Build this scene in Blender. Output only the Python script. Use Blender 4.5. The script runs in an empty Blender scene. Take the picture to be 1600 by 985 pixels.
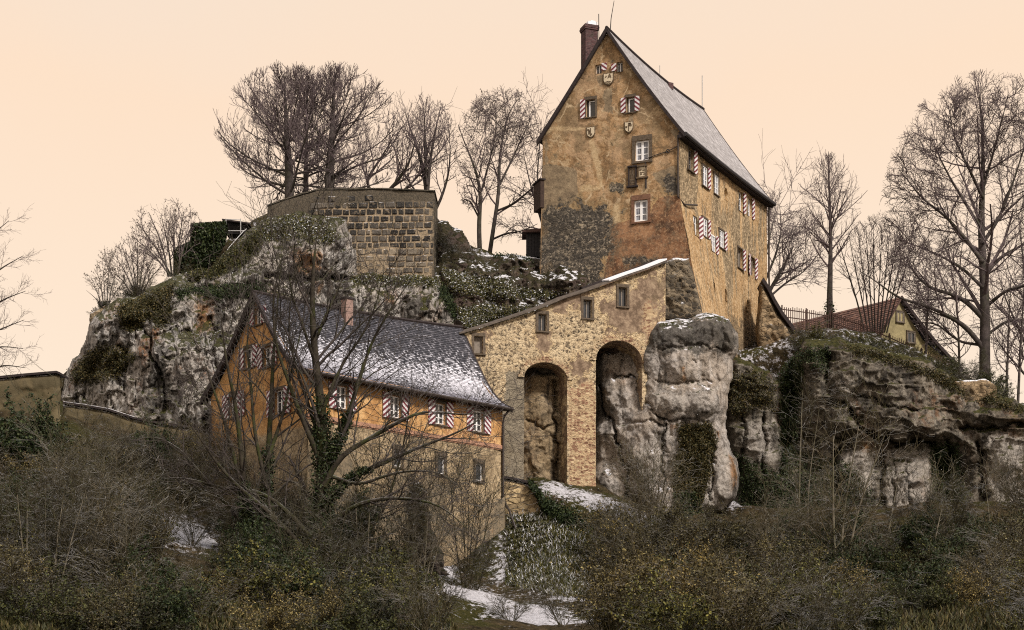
import bpy, bmesh, math, random
import numpy as np
from mathutils import Vector, geometry

R = math.radians
rng = np.random.default_rng(7)
random.seed(7)
scene = bpy.context.scene
col = scene.collection

# ------------------------------------------------------------------ camera, sky, sun
F = 2600.0          # focal length in photo pixels (photo is 1600 wide)
YH = 1145.0         # horizon row in photo pixels (level camera, shifted lens)
camd = bpy.data.cameras.new('camera')
camd.sensor_width = 36.0
camd.lens = 36.0 * F / 1600.0
camd.shift_y = (YH - 492.5) / 1600.0
camd.clip_start = 0.5
camd.clip_end = 3000.0
cam = bpy.data.objects.new('camera', camd)
cam.location = (0, 0, 0)
cam.rotation_euler = (R(90), 0, 0)
col.objects.link(cam)
scene.camera = cam

SUN_DIR = Vector((0.50, -0.58, 0.72)).normalized()     # towards the sun
world = bpy.data.worlds.new('World')
scene.world = world
world.use_nodes = True
wn = world.node_tree.nodes; wl = world.node_tree.links
wn.clear()
w_out = wn.new('ShaderNodeOutputWorld')
w_bg = wn.new('ShaderNodeBackground')
w_sky = wn.new('ShaderNodeTexSky')
w_sky.sky_type = 'NISHITA'
w_sky.sun_disc = False
w_sky.sun_elevation = math.asin(SUN_DIR.z)
w_sky.sun_rotation = math.atan2(SUN_DIR.x, SUN_DIR.y)
w_sky.air_density = 1.0; w_sky.dust_density = 3.0
w_tc = wn.new('ShaderNodeTexCoord')
w_sep = wn.new('ShaderNodeSeparateXYZ')
w_noise = wn.new('ShaderNodeTexNoise')
w_noise.inputs['Scale'].default_value = 4.0; w_noise.inputs['Detail'].default_value = 5.0
w_add = wn.new('ShaderNodeMath'); w_add.operation = 'MULTIPLY_ADD'
w_add.inputs[1].default_value = 0.17
w_ramp = wn.new('ShaderNodeValToRGB')
cr = w_ramp.color_ramp
# overcast veil: cream near the horizon, peach higher, white-grey overhead (units of 10 because of strength 0.1)
stops = [(0.0, (10.2, 8.8, 7.4)), (0.16, (10.6, 9.0, 7.35)), (0.30, (10.6, 8.55, 6.6)), (0.45, (10.6, 8.1, 6.0)),
         (0.6, (9.4, 8.2, 7.0)), (1.0, (9.0, 9.0, 9.2))]
while len(cr.elements) < len(stops):
    cr.elements.new(0.5)
for e, (p, c) in zip(cr.elements, stops):
    e.position = p; e.color = (*c, 1)
w_mix = wn.new('ShaderNodeMix'); w_mix.data_type = 'RGBA'
w_mix.inputs[0].default_value = 0.08
w_bg.inputs['Strength'].default_value = 0.1
wl.new(w_tc.outputs['Generated'], w_sep.inputs[0])
wl.new(w_tc.outputs['Generated'], w_noise.inputs['Vector'])
wl.new(w_noise.outputs[0], w_add.inputs[0])
wl.new(w_sep.outputs['Z'], w_add.inputs[2])
wl.new(w_add.outputs[0], w_ramp.inputs[0])
wl.new(w_ramp.outputs[0], w_mix.inputs[6])
wl.new(w_sky.outputs[0], w_mix.inputs[7])
wl.new(w_mix.outputs[2], w_bg.inputs['Color'])
wl.new(w_bg.outputs[0], w_out.inputs['Surface'])

sund = bpy.data.lights.new('sun', 'SUN')
sund.energy = 4.2
sund.angle = R(9)
sund.color = (1.0, 0.93, 0.84)
sun = bpy.data.objects.new('sun', sund)
sun.rotation_euler = SUN_DIR.to_track_quat('Z', 'Y').to_euler()
sun.location = (60, -60, 120)
col.objects.link(sun)

scene.view_settings.view_transform = 'Standard'
scene.view_settings.look = 'None'
scene.view_settings.exposure = 0.0
scene.view_settings.gamma = 1.0
scene.view_settings.use_curve_mapping = False
scene.render.engine = 'CYCLES'
scene.cycles.max_bounces = 4
scene.cycles.diffuse_bounces = 3
scene.cycles.glossy_bounces = 2
scene.cycles.transparent_max_bounces = 4
scene.cycles.use_denoising = False
scene.cycles.filter_width = 1.1
scene.cycles.sample_clamp_indirect = 4.0

# ------------------------------------------------------------------ helpers
def pt(px, py, Y):
    return Vector(((px - 800.0) / F * Y, Y, (YH - py) / F * Y))

WL = {}                                  # world origin of every thing and part
def tag(o, label=None, cat=None, group=None, kind=None):
    if label: o['label'] = label
    if cat: o['category'] = cat
    if group: o['group'] = group
    if kind: o['kind'] = kind
    return o

def thing(name, label, cat, loc=(0, 0, 0), group=None):
    o = bpy.data.objects.new(name, None)
    o.empty_display_size = 0.5
    col.objects.link(o)
    o.location = loc
    WL[o] = Vector(loc)
    return tag(o, label, cat, group)

def mesh_obj(name, V, Fc, mat, parent=None, smooth=False, cols=None, origin=None, midx=None):
    """V (n,3) array in world space, Fc list of index tuples or (m,k) array; ONE mesh object"""
    V = np.asarray(V, dtype=np.float32).reshape(-1, 3)
    if parent is not None:
        org = WL[parent]
    elif origin is not None:
        org = Vector(origin)
    else:
        org = Vector(((V[:, 0].min() + V[:, 0].max()) / 2, (V[:, 1].min() + V[:, 1].max()) / 2, V[:, 2].min()))
    me = bpy.data.meshes.new(name)
    W = V - np.array(org, dtype=np.float32)
    if isinstance(Fc, np.ndarray):
        m, k = Fc.shape
        me.vertices.add(len(W)); me.vertices.foreach_set('co', W.ravel())
        me.loops.add(m * k); me.loops.foreach_set('vertex_index', Fc.astype(np.int32).ravel())
        me.polygons.add(m)
        me.polygons.foreach_set('loop_start', (np.arange(m) * k).astype(np.int32))
        me.polygons.foreach_set('loop_total', np.full(m, k, dtype=np.int32))
        me.update(calc_edges=True)
    else:
        me.from_pydata(W.tolist(), [], [tuple(f) for f in Fc])
    mats = mat if isinstance(mat, (list, tuple)) else [mat]
    for m_ in mats: me.materials.append(m_)
    if midx is not None:
        me.polygons.foreach_set('material_index', np.asarray(midx, dtype=np.int32))
    if cols is not None:
        at = me.color_attributes.new('Col', 'FLOAT_COLOR', 'POINT')
        c = np.ones((len(W), 4), dtype=np.float32); cc = np.asarray(cols, dtype=np.float32)
        c[:, :cc.shape[1]] = cc
        at.data.foreach_set('color', c.ravel())
    if smooth:
        me.polygons.foreach_set('use_smooth', np.ones(len(me.polygons), dtype=bool))
    me.validate()
    o = bpy.data.objects.new(name, me)
    col.objects.link(o)
    WL[o] = org.copy()
    if parent is not None:
        o.parent = parent
    else:
        o.location = org
    return o

class MB:
    """collects boxes, polygons and tubes; build() links them as one mesh"""
    def __init__(s): s.v = []; s.f = []; s.c = []
    def add(s, vs, fs, cs=None):
        b = len(s.v); s.v += [tuple(v) for v in vs]
        s.f += [tuple(i + b for i in f) for f in fs]
        s.c += [tuple(c) for c in cs] if cs is not None else [(0, 0, 0)] * len(vs)
        return s
    def hexa(s, p8, cs=None):      # bottom 4 ccw, top 4 ccw
        return s.add(p8, [(3, 2, 1, 0), (4, 5, 6, 7), (0, 1, 5, 4), (1, 2, 6, 5), (2, 3, 7, 6), (3, 0, 4, 7)], cs)
    def box(s, c, d, rz=0.0, cs=None):
        ca, sa = math.cos(rz), math.sin(rz); out = []
        for z in (-.5, .5):
            for x, y in ((-.5, -.5), (.5, -.5), (.5, .5), (-.5, .5)):
                X, Y = x * d[0], y * d[1]
                out.append((c[0] + X * ca - Y * sa, c[1] + X * sa + Y * ca, c[2] + z * d[2]))
        return s.hexa(out, cs)
    def pbox(s, pl, u0, u1, v0, v1, o0, o1, lu=None):
        """box in wall-plane coordinates; o0<o1 offsets along the outward normal"""
        p = [pl.pt(u0, v0, o1), pl.pt(u1, v0, o1), pl.pt(u1, v0, o0), pl.pt(u0, v0, o0),
             pl.pt(u0, v1, o1), pl.pt(u1, v1, o1), pl.pt(u1, v1, o0), pl.pt(u0, v1, o0)]
        cs = None
        if lu:
            a, b = (0, u1 - u0) if lu > 0 else (u1 - u0, 0)
            h = v1 - v0
            cs = [(a, 0, 0), (b, 0, 0), (b, 0, 0), (a, 0, 0), (a, h, 0), (b, h, 0), (b, h, 0), (a, h, 0)]
        return s.hexa(p, cs)
    def tube(s, pts, rad, sides=6):
        pts = [Vector(p) for p in pts]; n = len(pts)
        rr = rad if isinstance(rad, (list, tuple)) else [rad] * n
        vs = []; fs = []
        for i, p in enumerate(pts):
            t = (pts[min(i + 1, n - 1)] - pts[max(i - 1, 0)]).normalized()
            ref = Vector((0, 0, 1)) if abs(t.z) < 0.9 else Vector((1, 0, 0))
            a = t.cross(ref).normalized(); b = t.cross(a)
            for k in range(sides):
                an = 2 * math.pi * k / sides
                vs.append(p + (a * math.cos(an) + b * math.sin(an)) * rr[i])
        for i in range(n - 1):
            for k in range(sides):
                k2 = (k + 1) % sides
                fs.append((i * sides + k, i * sides + k2, (i + 1) * sides + k2, (i + 1) * sides + k))
        fs.append(tuple(range(sides))[::-1]); fs.append(tuple((n - 1) * sides + k for k in range(sides)))
        return s.add(vs, fs)
    def build(s, name, mat, parent=None, smooth=False, cols=False, origin=None):
        return mesh_obj(name, s.v, s.f, mat, parent, smooth, s.c if cols else None, origin)

class Plane:
    """upright wall plane through A and B (xy); u runs A->B, v is world z, offset along the outward normal"""
    def __init__(s, A, B):
        s.A = Vector((A[0], A[1])); d = Vector((B[0], B[1])) - s.A
        s.L = d.length; s.u = d.normalized(); s.n = Vector((s.u.y, -s.u.x))
    def uv(s, px, py):
        dx = (px - 800.0) / F
        t = s.A.dot(s.n) / (dx * s.n.x + s.n.y)
        return (Vector((dx * t, t)) - s.A).dot(s.u), t * (YH - py) / F
    def pt(s, u, v, o=0.0):
        p = s.A + s.u * u + s.n * o
        return Vector((p.x, p.y, v))

# ------------------------------------------------------------------ numpy noise
def _h(ix, iy, iz, seed):
    n = (ix.astype(np.int64) * 374761393 + iy.astype(np.int64) * 668265263 + iz.astype(np.int64) * 2147483647 + seed * 144665) & 0xffffffff
    n = ((n ^ (n >> 13)) * 1274126177) & 0xffffffff
    n = (n ^ (n >> 16)) * 2246822519 & 0xffffffff
    return ((n ^ (n >> 15)) & 0xffffff).astype(np.float64) / 16777215.0
def vnoise(p, seed=0):
    i = np.floor(p).astype(np.int64); f = p - i
    f = f * f * f * (f * (f * 6 - 15) + 10)
    x, y, z = i[:, 0], i[:, 1], i[:, 2]; r = 0
    for a in (0, 1):
        wx = f[:, 0] if a else 1 - f[:, 0]
        for b in (0, 1):
            wy = f[:, 1] if b else 1 - f[:, 1]
            for c in (0, 1):
                wz = f[:, 2] if c else 1 - f[:, 2]
                r = r + wx * wy * wz * _h(x + a, y + b, z + c, seed)
    return r * 2 - 1
def fbm(p, octv=4, gain=0.5, seed=0):
    a = 1.0; r = 0; p = np.array(p, dtype=np.float64)
    for o in range(octv):
        r = r + a * vnoise(p, seed + o * 17); p = p * 2.03 + 11.7; a *= gain
    return r
def ridged(p, octv=4, gain=0.5, seed=0):
    a = 1.0; r = 0; p = np.array(p, dtype=np.float64)
    for o in range(octv):
        r = r + a * (1 - 2 * np.abs(vnoise(p, seed + o * 23))); p = p * 2.1 + 5.3; a *= gain
    return r
def smooth(x):
    x = np.clip(x, 0, 1); return x * x * (3 - 2 * x)
def cellnoise(p, seed=0):
    """2-d worley: distance to nearest and second-nearest, id of the nearest"""
    i = np.floor(p).astype(np.int64); d1 = np.full(len(p), 9.); d2 = d1.copy(); idn = np.zeros(len(p))
    z = np.zeros(len(p), dtype=np.int64)
    for a in (-1, 0, 1):
        for b in (-1, 0, 1):
            cx, cy = i[:, 0] + a, i[:, 1] + b
            ox = cx + _h(cx, cy, z, seed); oy = cy + _h(cx, cy, z + 1, seed)
            d = np.hypot(p[:, 0] - ox, p[:, 1] - oy)
            m = d < d1
            d2 = np.where(m, d1, np.minimum(d2, d)); idn = np.where(m, _h(cx, cy, z + 2, seed), idn); d1 = np.where(m, d, d1)
    return d1, d2, idn
def idw(px, py, ctrl, power=3.0):
    w = 0; s = 0
    for (a, b, c) in ctrl:
        k = 1.0 / (((px - a) ** 2 + (py - b) ** 2) + 150.0) ** (power / 2)
        w = w + k; s = s + k * c
    return s / w
def poly_inside(px, py, P):
    ins = np.zeros(px.shape, dtype=bool); n = len(P)
    for i in range(n):
        x1, y1 = P[i]; x2, y2 = P[(i + 1) % n]
        if y1 == y2: continue
        c = ((y1 > py) != (y2 > py)) & (px < (x2 - x1) * (py - y1) / (y2 - y1) + x1)
        ins ^= c
    return ins
def poly_dist(px, py, P, closed=True):
    best = np.full(px.shape, 1e9); bx = px.copy(); by = py.copy(); n = len(P)
    for i in range(n if closed else n - 1):
        x1, y1 = P[i]; x2, y2 = P[(i + 1) % n]
        dx, dy = x2 - x1, y2 - y1; L = dx * dx + dy * dy + 1e-9
        t = np.clip(((px - x1) * dx + (py - y1) * dy) / L, 0, 1)
        qx, qy = x1 + t * dx, y1 + t * dy
        d = np.hypot(px - qx, py - qy); m = d < best
        best = np.where(m, d, best); bx = np.where(m, qx, bx); by = np.where(m, qy, by)
    return best, bx, by
# ------------------------------------------------------------------ procedural materials
class M:
    def __init__(s, name, rough=0.9, spec=0.2):
        s.m = bpy.data.materials.new(name); s.m.use_nodes = True
        s.t = s.m.node_tree; s.n = s.t.nodes; s.l = s.t.links
        s.b = s.n['Principled BSDF']
        s.b.inputs['Roughness'].default_value = rough
        s.b.inputs['Specular IOR Level'].default_value = spec
        s.pos = None
    def new(s, t, **k):
        n = s.n.new(t)
        for a, v in k.items(): setattr(n, a, v)
        return n
    def put(s, sock, v):
        if v is None: return
        if hasattr(v, 'is_linked') or isinstance(v, bpy.types.NodeSocket): s.l.new(v, sock)
        else:
            if isinstance(v, (tuple, list)) and len(v) == 3 and sock.type == 'RGBA': v = (*v, 1)
            sock.default_value = v
    def P(s):
        if s.pos is None: s.pos = s.new('ShaderNodeNewGeometry')
        return s.pos.outputs['Position']
    def N(s):
        s.P(); return s.pos.outputs['Normal']
    def obj(s): return s.new('ShaderNodeTexCoord').outputs['Object']
    def scl(s, v, sc, off=(0, 0, 0)):
        n = s.new('ShaderNodeMapping'); s.put(n.inputs[0], v)
        n.inputs['Scale'].default_value = sc; n.inputs['Location'].default_value = off
        return n.outputs[0]
    def noise(s, scale, detail=4, rough=0.6, vec=None, dist=0.0):
        n = s.new('ShaderNodeTexNoise'); s.put(n.inputs['Vector'], vec if vec is not None else s.P())
        n.inputs['Scale'].default_value = scale; n.inputs['Detail'].default_value = detail
        n.inputs['Roughness'].default_value = rough; n.inputs['Distortion'].default_value = dist
        o = n.outputs[0]
        if detail >= 6: o = s.math('MULTIPLY_ADD', s.math('SUBTRACT', o, 0.5), 1.55, 0.5)
        return o
    def vor(s, scale, feature='F1', vec=None, out='Distance', rand=1.0):
        n = s.new('ShaderNodeTexVoronoi', feature=feature); s.put(n.inputs['Vector'], vec if vec is not None else s.P())
        n.inputs['Scale'].default_value = scale; n.inputs['Randomness'].default_value = rand
        return n.outputs[out]
    def ramp(s, f, stops, interp='LINEAR'):
        n = s.new('ShaderNodeValToRGB'); c = n.color_ramp; c.interpolation = interp
        while len(c.elements) < len(stops): c.elements.new(0.5)
        for e, (p, v) in zip(c.elements, stops):
            e.position = p; e.color = (*v, 1) if isinstance(v, tuple) else (v, v, v, 1)
        s.put(n.inputs[0], f); return n.outputs[0]
    def mix(s, f, a, b, mode='MIX'):
        n = s.new('ShaderNodeMix', data_type='RGBA', blend_type=mode)
        s.put(n.inputs[0], f); s.put(n.inputs[6], a); s.put(n.inputs[7], b); return n.outputs[2]
    def math(s, op, a, b=0.0, c=None):
        n = s.new('ShaderNodeMath', operation=op); s.put(n.inputs[0], a); s.put(n.inputs[1], b)
        if c is not None: s.put(n.inputs[2], c)
        return n.outputs[0]
    def step(s, f, a, b):
        """smooth 0..1 as f goes a..b"""
        n = s.new('ShaderNodeMapRange', interpolation_type='SMOOTHSTEP'); s.put(n.inputs[0], f)
        n.inputs[1].default_value = a; n.inputs[2].default_value = b; return n.outputs[0]
    def attr(s):
        n = s.new('ShaderNodeAttribute'); n.attribute_name = 'Col'
        x = s.new('ShaderNodeSeparateColor'); s.l.new(n.outputs['Color'], x.inputs[0])
        return x.outputs[0], x.outputs[1], x.outputs[2]
    def attr_v(s):
        n = s.new('ShaderNodeAttribute'); n.attribute_name = 'Col'; return n.outputs['Vector']
    def sep(s, v):
        n = s.new('ShaderNodeSeparateXYZ'); s.put(n.inputs[0], v); return n.outputs
    def rnd(s): return s.new('ShaderNodeObjectInfo').outputs['Random']
    def bump(s, h, strength=0.6, dist=0.05, prev=None):
        n = s.new('ShaderNodeBump'); s.put(n.inputs['Height'], h)
        n.inputs['Strength'].default_value = strength; n.inputs['Distance'].default_value = dist
        if prev is not None: s.l.new(prev, n.inputs['Normal'])
        return n.outputs[0]
    def done(s, color, nrm=None, rough=None):
        s.put(s.b.inputs['Base Color'], color)
        if nrm is not None: s.l.new(nrm, s.b.inputs['Normal'])
        if rough is not None: s.put(s.b.inputs['Roughness'], rough)
        return s.m

def flat(name, c, rough=0.8, spec=0.2, var=0.25, scale=6.0):
    m = M(name, rough, spec)
    n = m.noise(scale, 5, 0.65)
    return m.done(m.mix(m.ramp(n, [(0.3, 0.0), (0.7, 1.0)]), tuple(x * (1 - var) for x in c), tuple(min(1, x * (1 + var)) for x in c)),
                  m.bump(n, 0.3, 0.02))

# --- rubble colours used inside several wall materials
def rubble(m, scale, mortar, stops, zscale=1.6, rand=0.9):
    v = m.scl(m.P(), (1, 1, zscale))
    w = m.new('ShaderNodeVectorMath', operation='ADD')
    nz = m.new('ShaderNodeTexNoise'); m.put(nz.inputs['Vector'], m.P()); nz.inputs['Scale'].default_value = 1.3
    m.l.new(v, w.inputs[0])
    sc = m.new('ShaderNodeVectorMath', operation='SCALE'); m.l.new(nz.outputs['Color'], sc.inputs[0]); sc.inputs['Scale'].default_value = 0.35
    m.l.new(sc.outputs[0], w.inputs[1])
    d = m.vor(scale, 'DISTANCE_TO_EDGE', w.outputs[0], rand=rand)
    c = m.vor(scale, 'F1', w.outputs[0], 'Color', rand=rand)
    cx = m.new('ShaderNodeSeparateColor'); m.l.new(c, cx.inputs[0])
    stone = m.ramp(cx.outputs[0], stops)
    e = m.step(d, 0.03, 0.12)
    return m.mix(e, mortar, stone), e

# castle plaster: Col r = grey patch, g = dark rubble, b = red-brown render
def mk_castle():
    m = M('ochre castle plaster')
    r, g, b = m.attr()
    n1 = m.noise(0.7, 8, 0.75); n2 = m.noise(2.0, 8, 0.75); n3 = m.noise(6, 6, 0.75); n4 = m.noise(0.28, 6, 0.65)
    base = m.ramp(n1, [(0.25, (.15, .092, .048)), (0.42, (.29, .178, .09)), (0.55, (.385, .24, .125)), (0.75, (.50, .345, .20))])
    base = m.mix(m.ramp(n2, [(0.50, 0.0), (0.60, 0.75)]), base, (.16, .095, .045))
    base = m.mix(m.ramp(n3, [(0.60, 0.0), (0.74, 0.55)]), base, (.54, .38, .215))
    base = m.mix(m.ramp(n3, [(0.24, 0.6), (0.36, 0.0)]), base, (.085, .055, .03))
    base = m.mix(m.ramp(m.noise(0.45, 7, 0.7, m.scl(m.P(), (1, 1, 1), (17, 3, 8))), [(0.54, 0.0), (0.60, 0.55)]), base, (.50, .345, .215))
    base = m.mix(m.ramp(n4, [(0.53, 0.0), (0.62, 0.6)]), base, (.20, .145, .085))
    pe = m.noise(0.85, 9, 0.72, m.scl(m.P(), (1, 1, 1.2), (5, 9, 2)))
    base = m.mix(m.ramp(pe, [(0.60, 0.0), (0.625, 0.6)]), base, m.ramp(n3, [(0.3, (.40, .28, .16)), (0.7, (.56, .42, .26))]))
    base = m.mix(m.ramp(pe, [(0.375, 0.7), (0.40, 0.0)]), base, m.ramp(n3, [(0.3, (.10, .068, .04)), (0.7, (.22, .145, .08))]))
    wv = m.new('ShaderNodeVectorMath', operation='ADD'); ns = m.new('ShaderNodeTexNoise'); m.put(ns.inputs['Vector'], m.P()); ns.inputs['Scale'].default_value = 0.9; ns.inputs['Detail'].default_value = 5
    m.l.new(m.P(), wv.inputs[0]); m.l.new(ns.outputs['Color'], wv.inputs[1])
    cw = m.vor(0.30, 'DISTANCE_TO_EDGE', wv.outputs[0])
    base = m.mix(m.math('MULTIPLY', m.math('SUBTRACT', 1.0, m.step(cw, 0.006, 0.02)), m.ramp(n2, [(0.45, 0.0), (0.55, 0.7)])), base, (.56, .43, .28))
    # streaks run down from openings and the roof
    st = m.noise(1.5, 5, 0.65, m.scl(m.P(), (1.4, 1.4, 0.12)))
    base = m.mix(m.ramp(st, [(0.55, 0.0), (0.68, 0.55)]), base, (.16, .11, .065))
    warp = m.math('MULTIPLY', m.math('SUBTRACT', m.noise(0.9, 6, 0.7), 0.5), 1.5)
    warp2 = m.math('MULTIPLY', m.math('SUBTRACT', m.noise(1.3, 8, 0.75), 0.5), 1.9)
    grey = m.ramp(n2, [(0.3, (.16, .12, .08)), (0.6, (.28, .21, .135)), (0.8, (.36, .29, .19))])
    rub, e = rubble(m, 3.4, (.10, .085, .066), [(0.0, (.022, .02, .018)), (0.5, (.055, .048, .041)), (0.8, (.13, .11, .085)), (1.0, (.34, .28, .2))])
    rub = m.mix(m.ramp(n3, [(0.56, 0.0), (0.63, 0.85)]), rub, (.42, .35, .27))
    rub = m.mix(m.ramp(n1, [(0.45, 0.6), (0.6, 0.0)]), rub, (.06, .052, .045))
    red = m.ramp(n1, [(0.34, (.075, .04, .024)), (0.5, (.21, .105, .055)), (0.66, (.31, .17, .092))])
    red = m.mix(m.ramp(n3, [(0.52, 0.0), (0.64, 0.65)]), red, (.40, .26, .155))
    red = m.mix(m.ramp(n2, [(0.54, 0.0), (0.62, 0.6)]), red, (.13, .085, .06))
    fr = m.step(m.math('ADD', r, m.math('MULTIPLY', warp, 0.35)), 0.44, 0.52)
    fg = m.step(m.math('ADD', g, warp2), 0.42, 0.58)
    fb = m.step(m.math('ADD', b, m.math('MULTIPLY', warp, 0.6)), 0.46, 0.56)
    edge = m.math('MULTIPLY', m.step(m.math('ADD', m.math('MAXIMUM', g, m.math('MULTIPLY', b, 0.9)), warp2), 0.22, 0.36), 0.75)
    c = m.mix(edge, base, m.ramp(n2, [(0.3, (.38, .24, .11)), (0.6, (.52, .36, .19)), (0.8, (.58, .44, .27))]))
    c = m.mix(fr, c, grey); c = m.mix(fb, c, red)
    c = m.mix(m.math('MULTIPLY', m.step(m.math('ADD', g, m.math('MULTIPLY', warp2, 1.2)), 0.05, 0.55), 0.6), c, m.ramp(n2, [(0.35, (.055, .047, .036)), (0.65, (.19, .145, .09))]))
    fg = m.math('MULTIPLY', fg, m.ramp(n4, [(0.30, 0.35), (0.45, 1.0)])); c = m.mix(fg, c, rub)
    al = m.new('ShaderNodeAttribute'); al.attribute_name = 'Col'
    c = m.mix(m.math('MULTIPLY', m.step(m.math('ADD', m.math('SUBTRACT', 1.0, al.outputs['Alpha']), m.math('MULTIPLY', warp2, 0.35)), 0.35, 0.75), 0.8), c, m.ramp(n3, [(0.3, (.44, .31, .17)), (0.7, (.62, .48, .30))]))
    nb = m.bump(m.math('ADD', m.math('MULTIPLY', n3, .5), m.math('MULTIPLY', n2, 1.5)), 0.4, 0.10)
    nb = m.bump(m.math('MULTIPLY', e, fg), 0.5, 0.12, nb)
    return m.done(c, nb)
MAT_CASTLE = mk_castle()

# castle long side: Col r = grey streak zone, g = coarse stone zone
def mk_side():
    m = M('weathered side wall plaster')
    r, g, b = m.attr()
    n2 = m.noise(1.8, 8, 0.75); n3 = m.noise(5.5, 6, 0.78)
    st = m.noise(1.0, 6, 0.65, m.scl(m.P(), (1.0, 1.0, 0.10)))
    st2 = m.noise(2.6, 5, 0.7, m.scl(m.P(), (1.0, 1.0, 0.16), (7, 3, 0)))
    base = m.ramp(m.noise(0.5, 5, 0.65), [(0.3, (.29, .17, .075)), (0.5, (.42, .265, .13)), (0.7, (.56, .39, .22))])
    grey = m.ramp(n2, [(0.3, (.15, .11, .065)), (0.6, (.27, .20, .125)), (0.85, (.40, .32, .21))])
    f = m.step(m.math('ADD', r, m.math('MULTIPLY', m.math('SUBTRACT', st, 0.5), 3.4)), 0.42, 0.66)
    c = m.mix(f, base, grey)
    c = m.mix(m.ramp(st2, [(0.55, 0.0), (0.66, 0.85)]), c, (.13, .10, .065))
    c = m.mix(m.ramp(st2, [(0.33, 0.8), (0.42, 0.0)]), c, (.62, .47, .29))
    c = m.mix(m.ramp(n3, [(0.54, 0.0), (0.63, 0.85)]), c, (.62, .47, .30))
    c = m.mix(m.ramp(n3, [(0.32, 0.85), (0.42, 0.0)]), c, (.10, .075, .045))
    rub, e = rubble(m, 2.2, (.25, .18, .11), [(0.0, (.10, .075, .05)), (0.5, (.24, .17, .10)), (1.0, (.42, .31, .19))])
    fg = m.step(m.math('ADD', g, m.math('MULTIPLY', m.math('SUBTRACT', n2, 0.5), 1.6)), 0.45, 0.6)
    c = m.mix(fg, c, rub)
    nb = m.bump(m.math('ADD', n3, m.math('MULTIPLY', n2, 1.5)), 0.6, 0.10)
    nb = m.bump(m.math('MULTIPLY', e, fg), 0.6, 0.10, nb)
    return m.done(c, nb)
MAT_SIDE = mk_side()

# arcade: Col r = plaster cover (else rubble), g = dressed grey quoins, b = reddish pier
def mk_arcade():
    m = M('patchy plaster over rubble stone')
    r, g, b = m.attr()
    n1 = m.noise(0.8, 8, 0.74); n2 = m.noise(2.2, 8, 0.76); n3 = m.noise(6, 6, 0.76)
    rub, e = rubble(m, 3.8, (.50, .395, .26), [(0.0, (.05, .038, .028)), (0.3, (.14, .10, .066)), (0.55, (.36, .265, .16)), (1.0, (.58, .46, .30))], 1.5)
    rub = m.mix(m.ramp(n3, [(0.52, 0.0), (0.60, 0.75)]), rub, (.60, .48, .32)); rub = m.mix(m.ramp(n3, [(0.33, 0.8), (0.42, 0.0)]), rub, (.07, .05, .034))
    pl = m.ramp(n2, [(0.34, (.12, .082, .055)), (0.5, (.215, .15, .105)), (0.66, (.33, .245, .17))])
    fp = m.step(m.math('ADD', r, m.math('MULTIPLY', m.math('SUBTRACT', n1, 0.5), 2.2)), 0.52, 0.60)
    rim = m.step(m.math('ADD', r, m.math('MULTIPLY', m.math('SUBTRACT', n1, 0.5), 2.2)), 0.30, 0.46)
    c = m.mix(m.math('MULTIPLY', rim, 0.6), rub, m.ramp(n2, [(0.3, (.52, .37, .2)), (0.7, (.68, .52, .32))]))
    c = m.mix(fp, c, pl)
    c = m.mix(m.step(m.math('ADD', g, m.math('MULTIPLY', m.math('SUBTRACT', n2, 0.5), 0.8)), 0.5, 0.56), c,
              m.ramp(n2, [(0.3, (.15, .125, .095)), (0.7, (.27, .23, .17))]))
    redst, e2 = rubble(m, 3.6, (.42, .31, .19), [(0.0, (.16, .08, .05)), (0.4, (.30, .17, .11)), (0.7, (.45, .32, .19)), (1.0, (.58, .44, .28))], 1.8)
    c = m.mix(m.step(m.math('ADD', b, m.math('MULTIPLY', m.math('SUBTRACT', n1, 0.5), 0.9)), 0.4, 0.6), c, redst)
    c = m.mix(m.ramp(m.noise(0.5, 5, 0.6), [(0.56, 0.0), (0.68, 0.45)]), c, (.17, .13, .075))
    nb = m.bump(m.math('MULTIPLY', e, m.math('SUBTRACT', 1.0, fp)), 0.6, 0.10)
    nb = m.bump(n3, 0.5, 0.06, nb)
    return m.done(c, nb)
MAT_ARCADE = mk_arcade()

# gate house: Col r = lower grey-beige storey, g = dark grey-brown patches
def mk_house():
    m = M('orange lime plaster')
    r, g, b = m.attr()
    n1 = m.noise(0.8, 8, 0.74); n2 = m.noise(2.4, 8, 0.75); n3 = m.noise(7, 6, 0.75)
    up = m.ramp(n1, [(0.32, (.33, .17, .066)), (0.5, (.50, .275, .11)), (0.68, (.63, .40, .19))])
    up = m.mix(m.ramp(n2, [(0.55, 0.0), (0.68, 0.5)]), up, (.38, .19, .07))
    lo = m.ramp(n1, [(0.32, (.17, .125, .078)), (0.5, (.33, .25, .155)), (0.68, (.50, .385, .245))])
    lo = m.mix(m.ramp(n2, [(0.52, 0.0), (0.62, 0.65)]), lo, (.15, .108, .065))
    lo = m.mix(m.ramp(n3, [(0.58, 0.0), (0.68, 0.6)]), lo, (.58, .46, .30))
    c = m.mix(r, up, lo)
    fg = m.step(m.math('ADD', g, m.math('MULTIPLY', m.math('SUBTRACT', n1, 0.5), 1.5)), 0.42, 0.62)
    c = m.mix(fg, c, m.ramp(n2, [(0.3, (.13, .11, .08)), (0.7, (.30, .23, .15))]))
    fb = m.step(m.math('ADD', b, m.math('MULTIPLY', m.math('SUBTRACT', n2, 0.5), 2.0)), 0.45, 0.6)
    c = m.mix(fb, c, m.ramp(n3, [(0.35, (.25, .10, .03)), (0.65, (.62, .40, .22))]))
    c = m.mix(m.ramp(n3, [(0.32, 0.5), (0.40, 0.0)]), c, (.15, .10, .06))
    return m.done(c, m.bump(m.math('ADD', n3, m.math('MULTIPLY', n2, 1.5)), 0.4, 0.06))
MAT_HOUSE = mk_house()

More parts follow.
